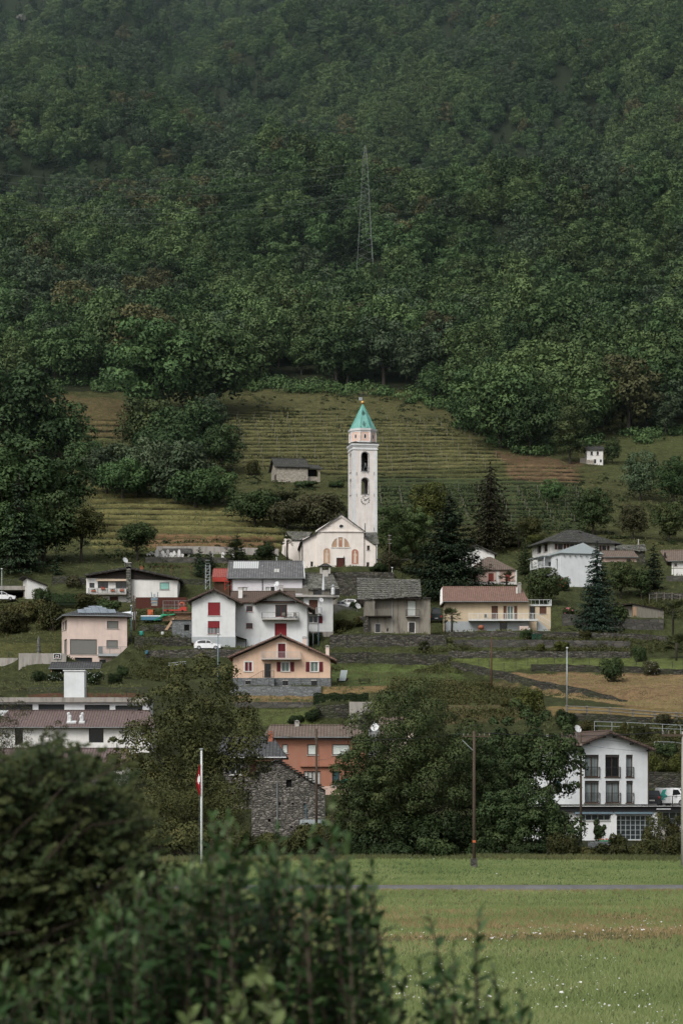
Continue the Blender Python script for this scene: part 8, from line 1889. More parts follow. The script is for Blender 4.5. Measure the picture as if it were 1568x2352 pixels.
sprig_shrub('laurel_shrub','loose evergreen shrub on the right with three dark spiky shoots against the meadow',[tuple(W(a,b,9.2+.5*rg.random())) for a,b in [(868,2120),(985,2108),(1100,2098),(1196,2268),(930,2240),(1040,2180),(1135,2230),(1075,2260),(900,2200),(960,2210),(1010,2260),(1120,2290),(1160,2330),(1060,2330),(880,2300),(1215,2345),(845,2260),(1090,2180),(1000,2190),(1145,2280)]+[(rg.uniform(830,1180),rg.uniform(2300,2420)) for _ in range(46)]],rootat(1000,9.5),4,span=.34)
sprig_shrub('laurel_shrub','small evergreen sprigs in the bottom left corner',[tuple(W(a,b,8.2+.4*rg.random())) for a,b in [(12,2238),(40,2265),(60,2290),(104,2225),(124,2225),(80,2260),(20,2300),(100,2300),(-10,2260),(130,2310),(50,2340),(150,2350)]],rootat(60,8.4),5,span=.3)
sprig_shrub('young_shrub','bright fresh green shoots with large pale leaves in the foreground shrub',[tuple(W(a,b,8.3+.3*rg.random())) for a,b in [(566,2250),(600,2235),(612,2310),(540,2300),(585,2330),(440,2330),(625,2270),(520,2350)]],rootat(575,8.5),6,'leaf_young',.10,.22,.035,.7)
# dark feathery yew on the left
def yew(label,px,Y,prof,seed,n=26000):
    rg = np.random.default_rng(seed);root = rootat(px,Y);o = thing('yew_bush',label,'shrub',root);r0 = np.array(root);C_,N_,D_,T_,L_ = [],[],[],[],[];m = MB()
    xs,ys = zip(*prof)
    for k in range(1900):
        x = rg.uniform(-160,345);tp = np.interp(x,xs,ys);y = tp+(2480-tp)*rg.random()**1.1;dep = rg.uniform(-.5,.5);P = np.array(W(x,y,Y+dep))-r0
        d = norm(np.array([rg.normal(.55,.5),rg.normal(-.3,.4),rg.normal(.45,.3)]));ln = rg.uniform(.12,.24);s = norm(np.cross(d,np.array([0,-.6,.8])));nb = 34;t = rg.random(nb);sd = rg.choice([-1,1],nb);w_ = .07*(1-t)
        c = P+d*(t*ln)[:,None]+s*(sd*w_*rg.uniform(.3,1,nb))[:,None]+np.array([0,0,-.04])*(t**2)[:,None];C_.append(c);D_.append(d*.8+s*(sd*.8)[:,None]+rg.normal(size=(nb,3))*.2);N_.append(np.array([0,-.5,.8])+rg.normal(size=(nb,3))*.4);tt = rg.random();T_.append(.1+.35*tt+.25*rg.random(nb)+.35*t);L_.append(.034*rg.uniform(.7,1.4,nb))
        if k % 5 == 0: m.tube([tuple(P-d*.3+np.array([0,.15,-.12])),tuple(P-d*.1),tuple(P+d*ln*.8)],[.014,.006,.002],4)
    C_,N_,D_,T_,L_ = map(np.concatenate,(C_,N_,D_,T_,L_));link('foliage',leafmesh('foliage',C_,N_,L_,L_*.55,T_,'leaf_yew',rg,D_),o);m.build('stems','twig',o)
yew('large dark feathery evergreen bush filling the lower left',60,11.5,[(-200,1790),(0,1752),(60,1730),(150,1736),(215,1775),(262,1835),(300,1915),(330,2010),(350,2100),(345,2352)],11)

# ================================================================ POLES, WIRES, PYLON
def pole(name,label,cat,px,ytop,ybase,r,mat,Y=None,y0=178.,z=None,lean=0,group=None):
    if Y: P = W(px,ybase,Y);
    else: P = place(px,ybase,y0)
    o = thing(name,label,cat,P,0,group);h = (ybase-ytop)/F*P.y;m = MB();m.tube([(0,0,-.4),(lean*.5,0,h*.5),(lean,0,h)],[r*1.1,r,r*.8],8);m.build('pole',mat,o,True);return o,h,P
o,h,P = pole('utility_pole','wooden utility pole with a crossarm standing on the meadow edge','utility pole',1088,1679,1996,.105,'pole_wood',Y=155.)
PA = P;HA = h
m = MB();m.box(-.75,1.05,-.06,.0,h-.38,h-.31);a = m.build('crossarm','pole_wood',o)
m = MB();m.tube([(-.75,-.06,h-.6),(-.08,-.1,h-1.25)],.022,5);m.build('brace','galvanised',o)
for x in (-.68,-.4,.35,.65,.98): m = MB();m.lathe([(.025,0),(.045,.04),(.03,.08),(.04,.11),(.015,.14)],(x,-.03,h-.3),8);m.build('insulator','insulator',o)
m = MB();m.tube([(-.9,0,h-.35),(-.7,0,h+.15),(-.2,0,h+.38),(.25,0,h+.36)],.014,5);m.tube([(.1,0,h-.9),(.5,0,h-.95),(.85,0,h-.6),(1.,0,h-.4)],.014,5);m.build('jumper_cable','wire',o)
m = MB();m.box(-.22,.2,-.2,.14,-.1,.62);m.box(-.25,.23,-.23,.17,.62,.67);m.build('base_box','concrete_dark',o);m = MB();m.box(-.1,.1,-.14,-.125,1.7,1.85);m.build('sign','safety_orange',o)
o,h,P = pole('utility_pole','slim dark wooden utility pole beside the stone house','utility pole',726.5,1674,1938,.12,'pole_wood',Y=229.)
PB,HB = P,h
m = MB()
for k in range(4): m.lathe([(.03,0),(.06,.06),(.03,.12)],(.14*(-1)**k,-.08,h-.3-.25*k),6)
m.build('insulator','insulator',o);m = MB();m.tube([(.2,0,h-1.6),(.26,0,h-2.5),(.2,0,h-4.2)],.02,5);m.build('cable','wire',o)
o,h,P = pole('utility_pole','dark pole in front of the white gable house','utility pole',1333,1684,1936,.11,'pole_wood',Y=233.)
PC,HC = P,h
m = MB();m.box(-.1,.1,-.3,-.1,h-1.2,h-1.);m.build('insulator','insulator',o)
o,h,P = pole('utility_pole','pale grey concrete pole cut by the right edge of the frame','utility pole',1569.5,1680,1992,.19,'concrete',Y=158.)
PD,HD = P,h
m = MB();m.box(-1.45,1.4,-.12,.06,h-.33,h-.18);m.build('crossarm','pole_wood',o)
for x in (-1.35,-1.0,-.6,.6): m = MB();m.lathe([(.03,0),(.06,.06),(.04,.12),(.05,.18),(.02,.24)],(x,-.03,h-.18),8);m.build('insulator','insulator',o)
m = MB();m.tube([(-1.3,0,h-.2),(-1.,0,h+.3),(-.4,0,h+.42),(0,0,h+.1)],.02,5);m.build('jumper_cable','wire_pale',o)
def wire(label,A_,B_,sag,r,mat='wire',group=None,n=14):
    A_,B_ = Vector(A_),Vector(B_);m = MB();m.tube([tuple((A_.lerp(B_,k/n)-A_)-Vector((0,0,sag*4*(k/n)*(1-k/n)))) for k in range(n+1)],r,4);return tag(m.build('cable',mat,None,loc=A_),label,'cable',group)
for k,(xa,xd) in enumerate(((.35,-1.35),(.65,-1.),(.98,-.6))): wire('thin black power line between the meadow pole and the grey edge pole',PA+Vector((xa,0,HA-.12)),PD+Vector((xd,0,HD)),.25,.012,group='power lines between the meadow poles')
for k in range(2): wire('thin power line running from the meadow pole toward the houses',PA+Vector((-.68+.28*k,0,HA-.15)),W(640-60*k,1690,190),.4,.012,group='power lines running left from the meadow pole')
wire('pale cable from the slim dark pole to the orange house',PB+Vector((.1,0,HB-3)),W(838,1704,259),.35,.012,'wire_pale');wire('thin line across the white gable house front',PC+Vector((0,0,HC-.3)),W(1568,1704,220),.3,.012);wire('second thin line across the white gable house front',PC+Vector((0,0,HC-1.1)),W(1568,1728,222),.2,.010)
# flagpole
o,h,P = pole('flagpole','white flagpole with a limp red flag in front of the walnut','flagpole',463,1722,1990,.075,'white_metal',Y=161.)
m = MB();m.lathe([(.07,h-.02),(.15,h+.02),(.15,h+.07),(.03,h+.1)],n=8);m.build('finial','galvanised',o);m = MB();m.tube([(-.16,-.02,.8),(-.13,-.02,h-.1)],.012,4);m.build('halyard','wire_pale',o)
fl = thing('hanging_flag','red flag with white cross hanging limp along the flagpole','flag',P);zt,zb = (1990-1755)/F*161,(1990-1828)/F*161
vs,fs = [],[];N,K = 16,12;rr = random.Random(4)
for i in range(N+1):
    t_ = i/N
    for j in range(K+1):
        s = j/K;wd = (.08+.20*math.sin(min(1,t_*1.4)*math.pi*.62))*(1 if t_ < .8 else 1-.5*(t_-.8)/.2);x = -.06-wd*s+(.12*math.sin(t_*6+s*2) if t_ > .4 else 0)*.3*s;y = -.1+.11*math.sin(s*9+t_*2.5)*(.3+.7*t_);vs.append((x+.16*max(0,math.sin(t_*math.pi))*(1-s)*(t_ > .35)*.5,y,zt-(zt-zb)*t_-.05*s*math.sin(t_*5)))
for i in range(N):
    for j in range(K): fs.append((i*(K+1)+j,i*(K+1)+j+1,(i+1)*(K+1)+j+1,(i+1)*(K+1)+j))
m = MB();m.add(vs,fs,0)
for q,f_ in enumerate(fs):
    i,j = q//K,q % K
    if (5 <= i <= 9 and 5 <= j <= 6) or (6 <= i <= 8 and 3 <= j <= 8): m.m[q] = 1
m.build('cloth',['flag_red','flag_white'],fl,True)
def lamp(label,px,ytop,ybase,r=.06,y0=178.,mat='galvanised',head=True,arm=.0,name='street_lamp',cat='street lamp',Y=None):
    o,h,P = pole(name,label,cat,px,ytop,ybase,r,mat,y0=y0,Y=Y)
    if head:
        m = MB();m.box(-.12,.12+arm,-.3,.15,h,h+.16) if arm == 0 else m.box(min(0,arm),max(0,arm),-.12,.12,h-.02,h+.1);m.build('lamp_head','white_metal',o)
    return o
lamp('grey lamp post with pale head above the dry slope',1301,1490,1626,.08,300,'galvanised');lamp('rust brown wooden post on the lawn left of the dry slope',1128,1466,1586,.11,320,'wood_brown',False,name='wooden_post',cat='post')
lamp('green grey lamp post in front of the red blind house',501,1459,1588,.07,300,'steel_blue');lamp('lamp post between the white house and the flat roofed house',731,1418,1487,.07,345,'steel_blue');lamp('short grey post beside the lamp post at the white houses',719,1452,1487,.06,345,'galvanised',False,name='metal_post',cat='post')
lamp('tall thin lamp post left of the insulator pole',302,1396,1480,.06,369,'steel_blue');lamp('thin lamp post in front of the pruned dark tree',312,1318,1378,.06,388,'steel_blue',False,name='metal_post',cat='post');lamp('thin lamp post at the far left beside the carport',5,1308,1380,.06,395,'galvanised')
lamp('low lamp post beside the church pole',900,1306,1330,.06,425,'galvanised');lamp('grey stump pole behind the annex',1465,1240,1280,.14,440,'concrete',False,name='concrete_post',cat='post');lamp('short lamp above the yellow house ridge',1084,1339,1352,.05,398,'galvanised',arm=-.5)
o,h,P = pole('utility_pole','wooden pole with insulators right of the church','utility pole',894,1242,1330,.12,'pole_wood',y0=425);m = MB()
for k in range(3): m.box(-.25,.3,-.06,.06,h-.3-k*.7,h-.22-k*.7)
m.build('crossarm','galvanised',o)
o,h,P = pole('utility_pole','twin pole stacked with white insulators behind the pink house','utility pole',308,1369,1450,.12,'pole_wood',y0=372)
for k in range(6):
    for sx in (-.22,.22): m = MB();m.lathe([(.05,0),(.09,.06),(.05,.14)],(sx,-.1,h-.3-k*.32),6);m.build('insulator','insulator',o)
m = MB();m.tube([(.3,0,-.2),(.26,0,h*.9)],.1,6);m.build('second_pole','pole_wood',o)
# lattice pylon in the forest
P = land(838,700,740);k = P.y/F;o = thing('lattice_pylon','tall grey steel lattice pylon rising out of the forest','pylon',P);H = (700-340)*k
def pw(z): u = z/H;return 2.9*(1-u)**1.1+.55 if u < .93 else .55*(1-(u-.93)/.075)+.03
lv = [0];
while lv[-1] < H*.97: lv.append(lv[-1]+max(1.5,pw(lv[-1])*.95))
lv[-1] = H
for sx in (-1,1):
    for sy in (-1,1): m = MB();m.tube([(sx*pw(z),sy*pw(z),z) for z in lv],.05,4);m.build('leg','grey_metal',o)
m = MB()
for i in range(len(lv)-1):
    a,b_ = pw(lv[i]),pw(lv[i+1]);z0,z1 = lv[i],lv[i+1]
    for q in (((-a,-a),(b_,-b_)),((a,-a),(b_,b_)),((a,a),(-b_,b_)),((-a,a),(-b_,-b_))): m.tube([(q[0][0],q[0][1],z0),(q[1][0],q[1][1],z1)],.028,4)
m.build('lattice_bracing','grey_metal',o)
AT = [(383,392,-3.2),(403,410,-4.),(422,428,-3.2),(450,459,-3.2),(460,470,-4.),(482,492,-3.2)]
for i,(ya,yb,l) in enumerate(AT):
    z = (700-ya)*k;m = MB();m.tube([(0,0,z+.5),(0,l*.7,z)],.06,4);m.tube([(0,0,z-.6),(0,l*.7,z)],.05,4);m.build('crossarm','galvanised',o)
    A_ = P+Vector((0,l*.7,z));wire('faint high voltage line leaving the pylon toward the left',A_,W(-60,yb+1,830),4.5,.034,'wire_pale','high voltage lines left of the pylon',24)
    wire('faint high voltage line leaving the pylon toward the right',A_,W(1640,ya+235,640),6,.016,'wire','high voltage lines right of the pylon',24)

# ================================================================ VEHICLES
def car(name,label,cat,P,rz,prof,wd,mat,glassq,wheels,wr=.31,group=None,roofin=.16,lights=True,rear=True):
    """prof: side outline (x,z) clockwise from front bottom; nose points to +x"""
    o = thing(name,label,cat,P,rz,group);m = MB();n = len(prof);belt = .95;secs = [(-.5,.93),(-.46,1.0),(.46,1.0),(.5,.93)];vs = [];zc = .62
    for (s,k) in secs:
        for (x,z) in prof:
            y = s*wd
            if z > belt: y *= 1-roofin*(z-belt)/.6
            vs.append((x*(.985 if k < 1 else 1),y,zc+(z-zc)*(.97 if k < 1 and z > zc else 1)))
    fs = [(a*n+i,a*n+(i+1) % n,(a+1)*n+(i+1) % n,(a+1)*n+i) for a in range(3) for i in range(n)]+[tuple(range(n)),tuple(range(3*n,4*n))[::-1]]
    m.add(vs,fs);body = m.build('body',mat,o,False)
    for sgn in (-1,1):
        for q in glassq['side']:
            m = MB();pts = []
            for (x,z) in q: pts.append((x,sgn*(wd*.5*(1-roofin*max(0,z-belt)/.6)+.006),z))
            m.add(pts,[tuple(range(len(pts)))]);m.build('side_window','glass_black',o)
    for nm,(x0,z0,x1,z1) in (('windscreen',glassq['front']),('rear_window',glassq['rear'])):
        y0 = wd*.43*(1-roofin*max(0,z0-belt)/.6);y1 = wd*.43*(1-roofin*max(0,z1-belt)/.6);dx = .012 if nm == 'windscreen' else -.012
        m = MB();m.add([(x0+dx,-y0,z0+.01),(x0+dx,y0,z0+.01),(x1+dx,y1,z1+.01),(x1+dx,-y1,z1+.01)],[(0,1,2,3)]);m.build(nm,'glass_dark',o)
    for x in wheels:
        for sgn in (-1,1):
            m = MB();y = sgn*(wd*.5-.1);m.tube([(x,y-.11,wr),(x,y+.11,wr)],wr,16);w_ = m.build('wheel','rubber',o);m = MB();m.tube([(x,y+sgn*.085,wr),(x,y+sgn*.118,wr)],wr*.62,12);m.build('rim','rim_metal',w_)
    xf_ = max(p[0] for p in prof);xr = min(p[0] for p in prof)
    for sgn in (-1,1):
        m = MB();m.box(xf_-.12,xf_-.0,sgn*wd*.36-.16,sgn*wd*.36+.16,.66,.82);m.build('headlight','lamp_clear',o);m = MB();m.box(xr+.0,xr+.12,sgn*wd*.41-.1,sgn*wd*.41+.1,.72,1.02);m.build('tail_light','lamp_red',o)
        m = MB();m.box(.55,.72,sgn*wd*.5,sgn*(wd*.5+.16),.98,1.12) if sgn > 0 else m.box(.55,.72,-wd*.5-.16,-wd*.5,.98,1.12);m.build('mirror',mat,o)
    m = MB();m.box(xr-.02,xr+.02,-.26,.26,.52,.64);m.box(xf_-.02,xf_+.015,-.26,.26,.42,.54);m.build('number_plate','number_plate',o)
    m = MB();m.box(xr-.03,xr+.3,-wd*.47,wd*.47,.24,.45);m.box(xf_-.3,xf_+.02,-wd*.47,wd*.47,.22,.4);m.build('bumper','car_dark',o);return o
HATCH = [(2.0,.25),(2.06,.5),(1.98,.72),(1.5,.9),(.95,.98),(.25,1.42),(-.2,1.5),(-1.1,1.46),(-1.6,1.36),(-1.98,.95),(-2.03,.6),(-1.98,.25)]
HG = {'side': [[(.85,1.0),(.2,1.38),(-.15,1.42),(-.15,.98)],[(-.22,.98),(-.22,1.42),(-1.0,1.4),(-1.5,1.24),(-1.45,1.0)]],'front': (.93,1.0,.28,1.4),'rear': (-1.93,1.0,-1.63,1.33)}
car('parked_car','white hatchback parked under the red blind house, half behind branches','car',W(478,1493,362.4),R(-4),HATCH,1.75,'car_white',HG,(1.25,-1.25))
car('parked_car','front white car of the two parked below the church wall','car',W(783,1403,403)+Vector((0,0,.1)),R(8),HATCH,1.75,'car_white',HG,(1.25,-1.25));car('parked_car','rear white car of the two parked below the church wall','car',W(796,1397,409),R(170),HATCH,1.75,'car_white',HG,(1.25,-1.25))
car('parked_car','pale car parked in the shade of the far left carport','car',W(8,1380,404),R(5),HATCH,1.75,'car_white',HG,(1.25,-1.25))
SUV = [(2.05,.3),(2.1,.7),(2.0,.9),(1.4,1.02),(.9,1.08),(.3,1.52),(-.3,1.6),(-1.5,1.56),(-1.95,1.1),(-2.08,.9),(-2.08,.3)]
SG = {'side': [[(.8,1.1),(.28,1.48),(-.15,1.52),(-.15,1.08)],[(-.22,1.08),(-.22,1.52),(-1.2,1.5),(-1.6,1.3),(-1.5,1.1)]],'front': (.88,1.1,.33,1.5),'rear': (-1.93,1.12,-1.54,1.52)}
Pd = W(1495,1845.5,246.5);Pd.z = DECK[2];car('parked_car','dark estate car seen from behind beside the white gable house','car',Pd,R(84),SUV,1.8,'car_dark',SG,(1.3,-1.3),.33)
VAN = [(1.95,.3),(2.02,.7),(1.9,.95),(1.35,1.15),(.85,1.75),(.4,1.85),(-1.9,1.85),(-2.0,1.6),(-2.05,.6),(-2.0,.3)]
VG = {'side': [[(1.2,1.18),(.78,1.66),(.2,1.68),(.2,1.1)]],'front': (1.32,1.17,.88,1.72),'rear': (-2.02,1.1,-2.0,1.6)}
Pv = W(1549,1846,246);Pv.z = DECK[2];vn = car('delivery_van','white delivery van with teal markings parked behind the railing','van',Pv,R(-38),VAN,1.78,'car_white',VG,(1.25,-1.3),.33)
m = MB();m.add([(x,-.9,z) for x,z in ((-.9,1.65),(-.45,1.72),(-.7,1.3),(-.3,1.0),(-.75,.8),(-1.3,.55),(-1.5,.9),(-1.15,1.2))],[tuple(range(8))]);m.add([(x,-.902,z) for x,z in ((-1.7,.62),(-.6,.62),(-.6,.7),(-1.7,.7))],[(0,1,2,3)]);m.build('teal_marking','teal_print',vn)
BUSV = [(2.6,.35),(2.65,.9),(2.4,1.15),(1.7,1.35),(1.2,2.1),(.8,2.25),(-2.4,2.28),(-2.55,2.1),(-2.6,.6),(-2.55,.35)]
BG = {'side': [[(1.6,1.38),(1.15,2.0),(.5,2.02),(.5,1.3)],[(.3,1.35),(.3,2.0),(-.9,2.0),(-.9,1.35)]],'front': (1.68,1.38,1.22,2.08),'rear': (-2.6,1.3,-2.57,2.0)}
Pg = W(1001,1431,386);car('delivery_van','dark green van seen from behind between rustic and yellow houses','van',Pg,R(88),BUSV,1.95,'car_green',BG,(1.7,-1.6),.36)

# ================================================================ SMALL THINGS
dish('satellite_dish','white satellite dish above the ridge of the red blind house',W(636,1356,380),.48,R(-40),.95);dish('satellite_dish','white satellite dish on the brown door balcony of the flat roofed house',W(737,1390,381.6),.38,R(25),.8);dish('satellite_dish','white satellite dish at the left corner of the grey rustic house',W(821,1405,376),.5,R(35),.85)
dish('satellite_dish','white satellite dish beside the stone chimney of the chalet',W(287.5,1300,409),.5,R(40),.95);dish('satellite_dish','white satellite dish under the pointed bargeboards',W(861.5,1684,277.5),.5,R(-25),.65);dish('satellite_dish','white satellite dish standing on the roof of the white gable house',W(1325,1694,244),.42,R(35),.85)
# fences
def fence(name,label,pts,rails,pr,mat,hgt=1.1,rr_=.03,group=None,posts_every=None):
    """pts: world post feet"""
    o = thing(name,label,'fence',pts[0],0,group);inv = Vector(pts[0])
    for p in pts: m = MB();q = Vector(p)-inv;m.box(q.x-pr,q.x+pr,q.y-pr,q.y+pr,q.z-.4,q.z+hgt);m.build('post',mat,o)
    for z in rails: m = MB();m.tube([tuple(Vector(p)-inv+Vector((0,-pr-rr_*.6,z))) for p in pts],rr_,5);m.build('rail',mat,o)
    return o
def wp(px,py,Y): return W(px,py,Y)
fence('wooden_fence','weathered wooden rail fence on the dark wall below the dry slope',[wp(a,b,295.9) for a,b in ((1300,1638),(1346.5,1640),(1400,1642.5),(1453,1647),(1502,1651),(1552,1654),(1600,1656))],(.45,.85),.12,'wood_grey',1.0,.08)
fence('metal_railing','pale metal pipe railing along the lane below the wooden fence',[wp(a,b,285) for a,b in ((1364,1676),(1404,1677),(1440,1678),(1480,1680),(1520,1682),(1562,1684),(1600,1685))],(.45,.95),.03,'galvanised',.98,.03);fence('metal_railing','short pale metal pipe railing at the right edge lane',[wp(a,b,274) for a,b in ((1502,1722),(1523,1722),(1546,1723),(1566,1726))],(.4,.9),.03,'galvanised',.92,.03)
fence('wire_fence','thin dark post and wire fence on the wall before the peach house',[wp(zx('B',x),1579,331) for x in (455,488,613,738,863,990,1113,1140)],(.4,.8,1.15),.03,'dark_metal',1.25,.008)
fence('wire_fence','line of thin dark fence stakes along the curved lawn',[place(zx('D',a),zy('D',b),345) for a,b in ((25,1246),(103,1268),(215,1292),(305,1280),(395,1258),(470,1242))],(.7,),.035,'dark_metal',1.05,.006);fence('wire_fence','thin fence stakes on the far side of the curved lawn',[place(zx('D',a),zy('D',b),350) for a,b in ((597,1236),(735,1238),(857,1242),(1030,1246),(1212,1250),(1485,1280))],(.7,),.035,'dark_metal',1.0,.006)
fence('wire_fence','thin dark stakes in the grass right of the peach house',[place(a,b,330) for a,b in ((799,1573),(835,1573),(870,1572))],(.6,),.03,'dark_metal',.9,.006);fence('wire_fence','wire fence on the lawn left of the pink house',[place(a,b,355) for a,b in ((20,1513),(60,1506),(92,1504),(119,1500))],(.5,.9),.03,'dark_metal',1.05,.006)
fence('vine_trellis','row of old vine trellis posts between chalet and scaffolding',[place(a,b,408) for a,b in ((350,1322),(372,1322),(395,1322),(418,1320),(440,1322),(466,1322))],(1.5,),.07,'wood_brown',1.6,.04);fence('vine_trellis','row of vine posts on the stepped grass at the right edge',[place(a,b,405) for a,b in ((1490,1388),(1507,1386),(1524,1386),(1542,1386),(1560,1388))],(.8,1.4),.05,'wood_grey',1.6,.02)
# peach house garden
P = place(786,1567,328);o = thing('metal_sheet','bright corrugated metal sheet leaning over a timber stack','metal sheet',P);m = MB();m.slab([(-.5,-.3,.15),(.45,-.3,.15),(.75,1.2,1.75),(-.2,1.2,1.75)],.04);m.build('sheet','corrugated',o);m = MB();m.box(-.8,.9,.5,1.1,-.2,.55);m.build('timber_stack','wood_dark',o)
P = place(837,1571,325);o = thing('picnic_bench','low dark picnic bench on the grass right of the peach house','bench',P);m = MB();m.box(-.9,.9,-.35,.35,.62,.68);m.build('tabletop','wood_dark',o)
for y in (-.7,.7): m = MB();m.box(-.9,.9,y-.13,y+.13,.38,.43);m.build('seat','wood_dark',o)
for x in (-.6,.6): m = MB();m.tube([(x,-.7,0),(x,-.1,.62)],.045,4);m.tube([(x,.7,0),(x,.1,.62)],.045,4);m.box(x-.04,x+.04,-.75,.75,.3,.36);m.build('leg','wood_dark',o)
# under the yellow house balcony
def put(name,label,cat,px,py,Y,group=None): return thing(name,label,cat,W(px,py,Y),0,group)
o = put('cement_mixer','orange cement mixer under the left end of the long balcony','cement mixer',1104,1452.5,384);m = MB();m.lathe([(.18,.45),(.42,.6),(.5,.85),(.32,1.1),(.24,1.15)],n=12);m.build('drum','terracotta',o,True);m = MB()
for sx in (-.45,.45): m.tube([(sx,-.3,0),(sx*.9,0,.7),(sx,.3,0)],.035,5)
m.tube([(-.45,0,.7),(.45,0,.7)],.03,5);m.build('frame','safety_red',o);m = MB();m.tube([(.5,-.05,.16),(.5,.05,.16)],.16,10);m.build('wheel','rubber',o)
for k,(zz,lb) in enumerate(((0,'bottom reddish crate of the stack under the long balcony'),(.33,'middle reddish crate of the stack under the long balcony'),(.66,'topmost reddish crate of the stack under the long balcony'))):
    o = put('crate',lb,'crate',1202,1452,383.6,'reddish crates stacked under the balcony');o.location.z += zz;m = MB();m.box(-.7,.7,-.35,.35,0,.02)
    for j in range(2): m.box(-.7,.7,-.36,-.33,.03+j*.14,.14+j*.14);m.box(-.7,.7,.33,.36,.03+j*.14,.14+j*.14);m.box(-.71,-.68,-.33,.33,.03+j*.14,.14+j*.14);m.box(.68,.71,-.33,.33,.03+j*.14,.14+j*.14)
    m.box(-.66,.66,-.3,.3,.03,.26);m.build('slats','pink_plaster',o)
o = put('gas_bottle','white gas bottle beside the reddish crates','gas bottle',1215,1452.5,383.4);m = MB();m.lathe([(.15,0),(.16,.05),(.16,.5),(.1,.6),(.05,.62),(.05,.7)],n=10);m.build('bottle','white_metal',o,True)
o = put('water_butt','small pale bucket under the long balcony','bucket',1081.5,1452.5,384);m = MB();m.lathe([(.16,0),(.22,.45),(.23,.46),(.2,.46),(.15,.05)],n=10);m.build('bucket','white_metal',o)
for k,(x,lb) in enumerate(((1225,'left dark green wheeled bin against the stone terrace wall'),(1237.5,'right dark green wheeled bin against the stone terrace wall'))):
    o = put('wheeled_bin',lb,'bin',x,1471,375.8,'green bins on the terrace');m = MB();m.add([(-.3,-.3,.1),(.3,-.3,.1),(.3,.3,.1),(-.3,.3,.1),(-.36,-.38,.95),(.36,-.38,.95),(.36,.38,.95),(-.36,.38,.95)],[(0,3,2,1),(4,5,6,7),(0,1,5,4),(1,2,6,5),(2,3,7,6),(3,0,4,7)]);m.build('body','bin_green',o)
    m = MB();m.slab([(-.38,-.42,.97),(.38,-.42,.97),(.38,.42,1.05),(-.38,.42,1.05)],.05);m.build('lid','bin_green',o)
    for sx in (-.3,.3): m = MB();m.tube([(sx-.04,.3,.1),(sx+.04,.3,.1)],.1,10);m.build('wheel','rubber',o)
# building yard between chalet and pink house
def yw(zx_,zy_,Y): return W(zx('L',zx_),zy('L',zy_),Y)
o = tag(thing('brick_wall','low reddish brick wall below the white chalet wall','wall',yw(420,620,398)));m = MB();a,b_ = yw(420,620,398),yw(1330,490,398);m.box(0,b_.x-a.x,0,.3,-.8,b_.z-a.z);m.build('masonry','wood_door',o)
a = yw(755,670,391);o = thing('drilling_rig','small grey construction machine with two raised arms','machine',a);k = 391/F*.12816
m = MB();m.box(-50*k,55*k,-.5,.5,.2,70*k);m.build('body','concrete',o);m = MB();m.box(-60*k,62*k,-.55,.55,72*k,88*k);m.box(-60*k,62*k,-.55,.55,125*k,160*k);m.build('deck','steel_blue',o);m = MB();m.box(-55*k,55*k,-.5,.5,90*k,124*k);m.build('engine','barn_stone',o)
for x0,x1 in ((-40,-58),(45,66)): m = MB();m.tube([(x0*k,0,150*k),(x1*k,0,275*k)],.07,6);m.build('arm','steel_blue',o)
m = MB();m.box(-18*k,18*k,-.2,.2,165*k,240*k);m.build('tank','galvanised',o)
a = yw(680,815,386);o = thing('site_board','bright orange site panel standing in the building yard','panel',a);m = MB();m.box(-48*k,48*k,0,.06,5*k,105*k);m.build('board','safety_orange',o)
for sx in (-44,44): m = MB();m.box(sx*k-.03,sx*k+.03,.065,.12,-.2,105*k);m.build('leg','wood_grey',o)
a = yw(1200,760,385);o = thing('site_loader','red site machine on a trailer behind the mesh fence','machine',a);m = MB();m.prism([(-270*k,20*k),(130*k,20*k),(130*k,95*k),(40*k,95*k),(-20*k,45*k),(-270*k,45*k)],-.6,.6);m.build('chassis','safety_red',o)
for x in (-200,60): m = MB();m.tube([(x*k,-.65,22*k),(x*k,-.5,22*k)],20*k,12);m.build('wheel','rubber',o)
a = yw(1245,640,386);o = thing('coiled_hose','pink orange hose coil looped above the red machine','hose',a);m = MB();m.tube([(38*k*math.cos(t_),0,22*k+34*k*math.sin(t_)) for t_ in np.linspace(-.6,3.8,16)],.12,8);m.build('hose','safety_orange',o)
a = yw(900,765,384.5);o = thing('mesh_fence','grey mesh site fence around the red machine','fence',a);
for x in (10,210,280): m = MB();m.tube([(x*k,0,-.2),(x*k,0,215*k)],.03,5);m.build('post','galvanised',o)
m = MB()
for z in (25,80,135,210): m.tube([(10*k,0,z*k),(420*k,0,z*k)],.02,4)
for x in range(30,420,26): m.tube([(x*k,0,25*k),(x*k,0,210*k)],.008,3)
m.build('mesh','galvanised',o)
a = yw(690,905,381);o = thing('paddling_pool','long blue and white garden pool at the edge of the vegetable plot','pool',a);m = MB();m.box(-165*k,175*k,-.8,.8,0,62*k);m.build('wall','blue_paint',o);m = MB();m.box(-168*k,178*k,-.85,.85,63*k,82*k);m.build('rim','tarp_white',o)
def rag(name,label,mat,pts,Y,seed,cat='tarpaulin'):
    P0 = yw(*pts[0],Y);o = thing(name,label,cat,P0);rr = random.Random(seed);m = MB();Q = [yw(x,y,Y-.3-.5*rr.random())-P0 for x,y in pts];c = sum(Q,Vector())/len(Q)+Vector((0,-.5,.1));m.add([tuple(c)]+[tuple(q) for q in Q],[(0,1+i,1+(i+1) % len(Q)) for i in range(len(Q))]);m.build('sheet',mat,o);return o
rag('green_tarpaulin','crumpled bright green tarpaulin over the split firewood','tarp_green',[(870,800),(900,785),(1000,800),(1130,778),(1125,805),(1000,822),(900,850),(870,870),(760,912),(730,895),(860,860)],380,1)
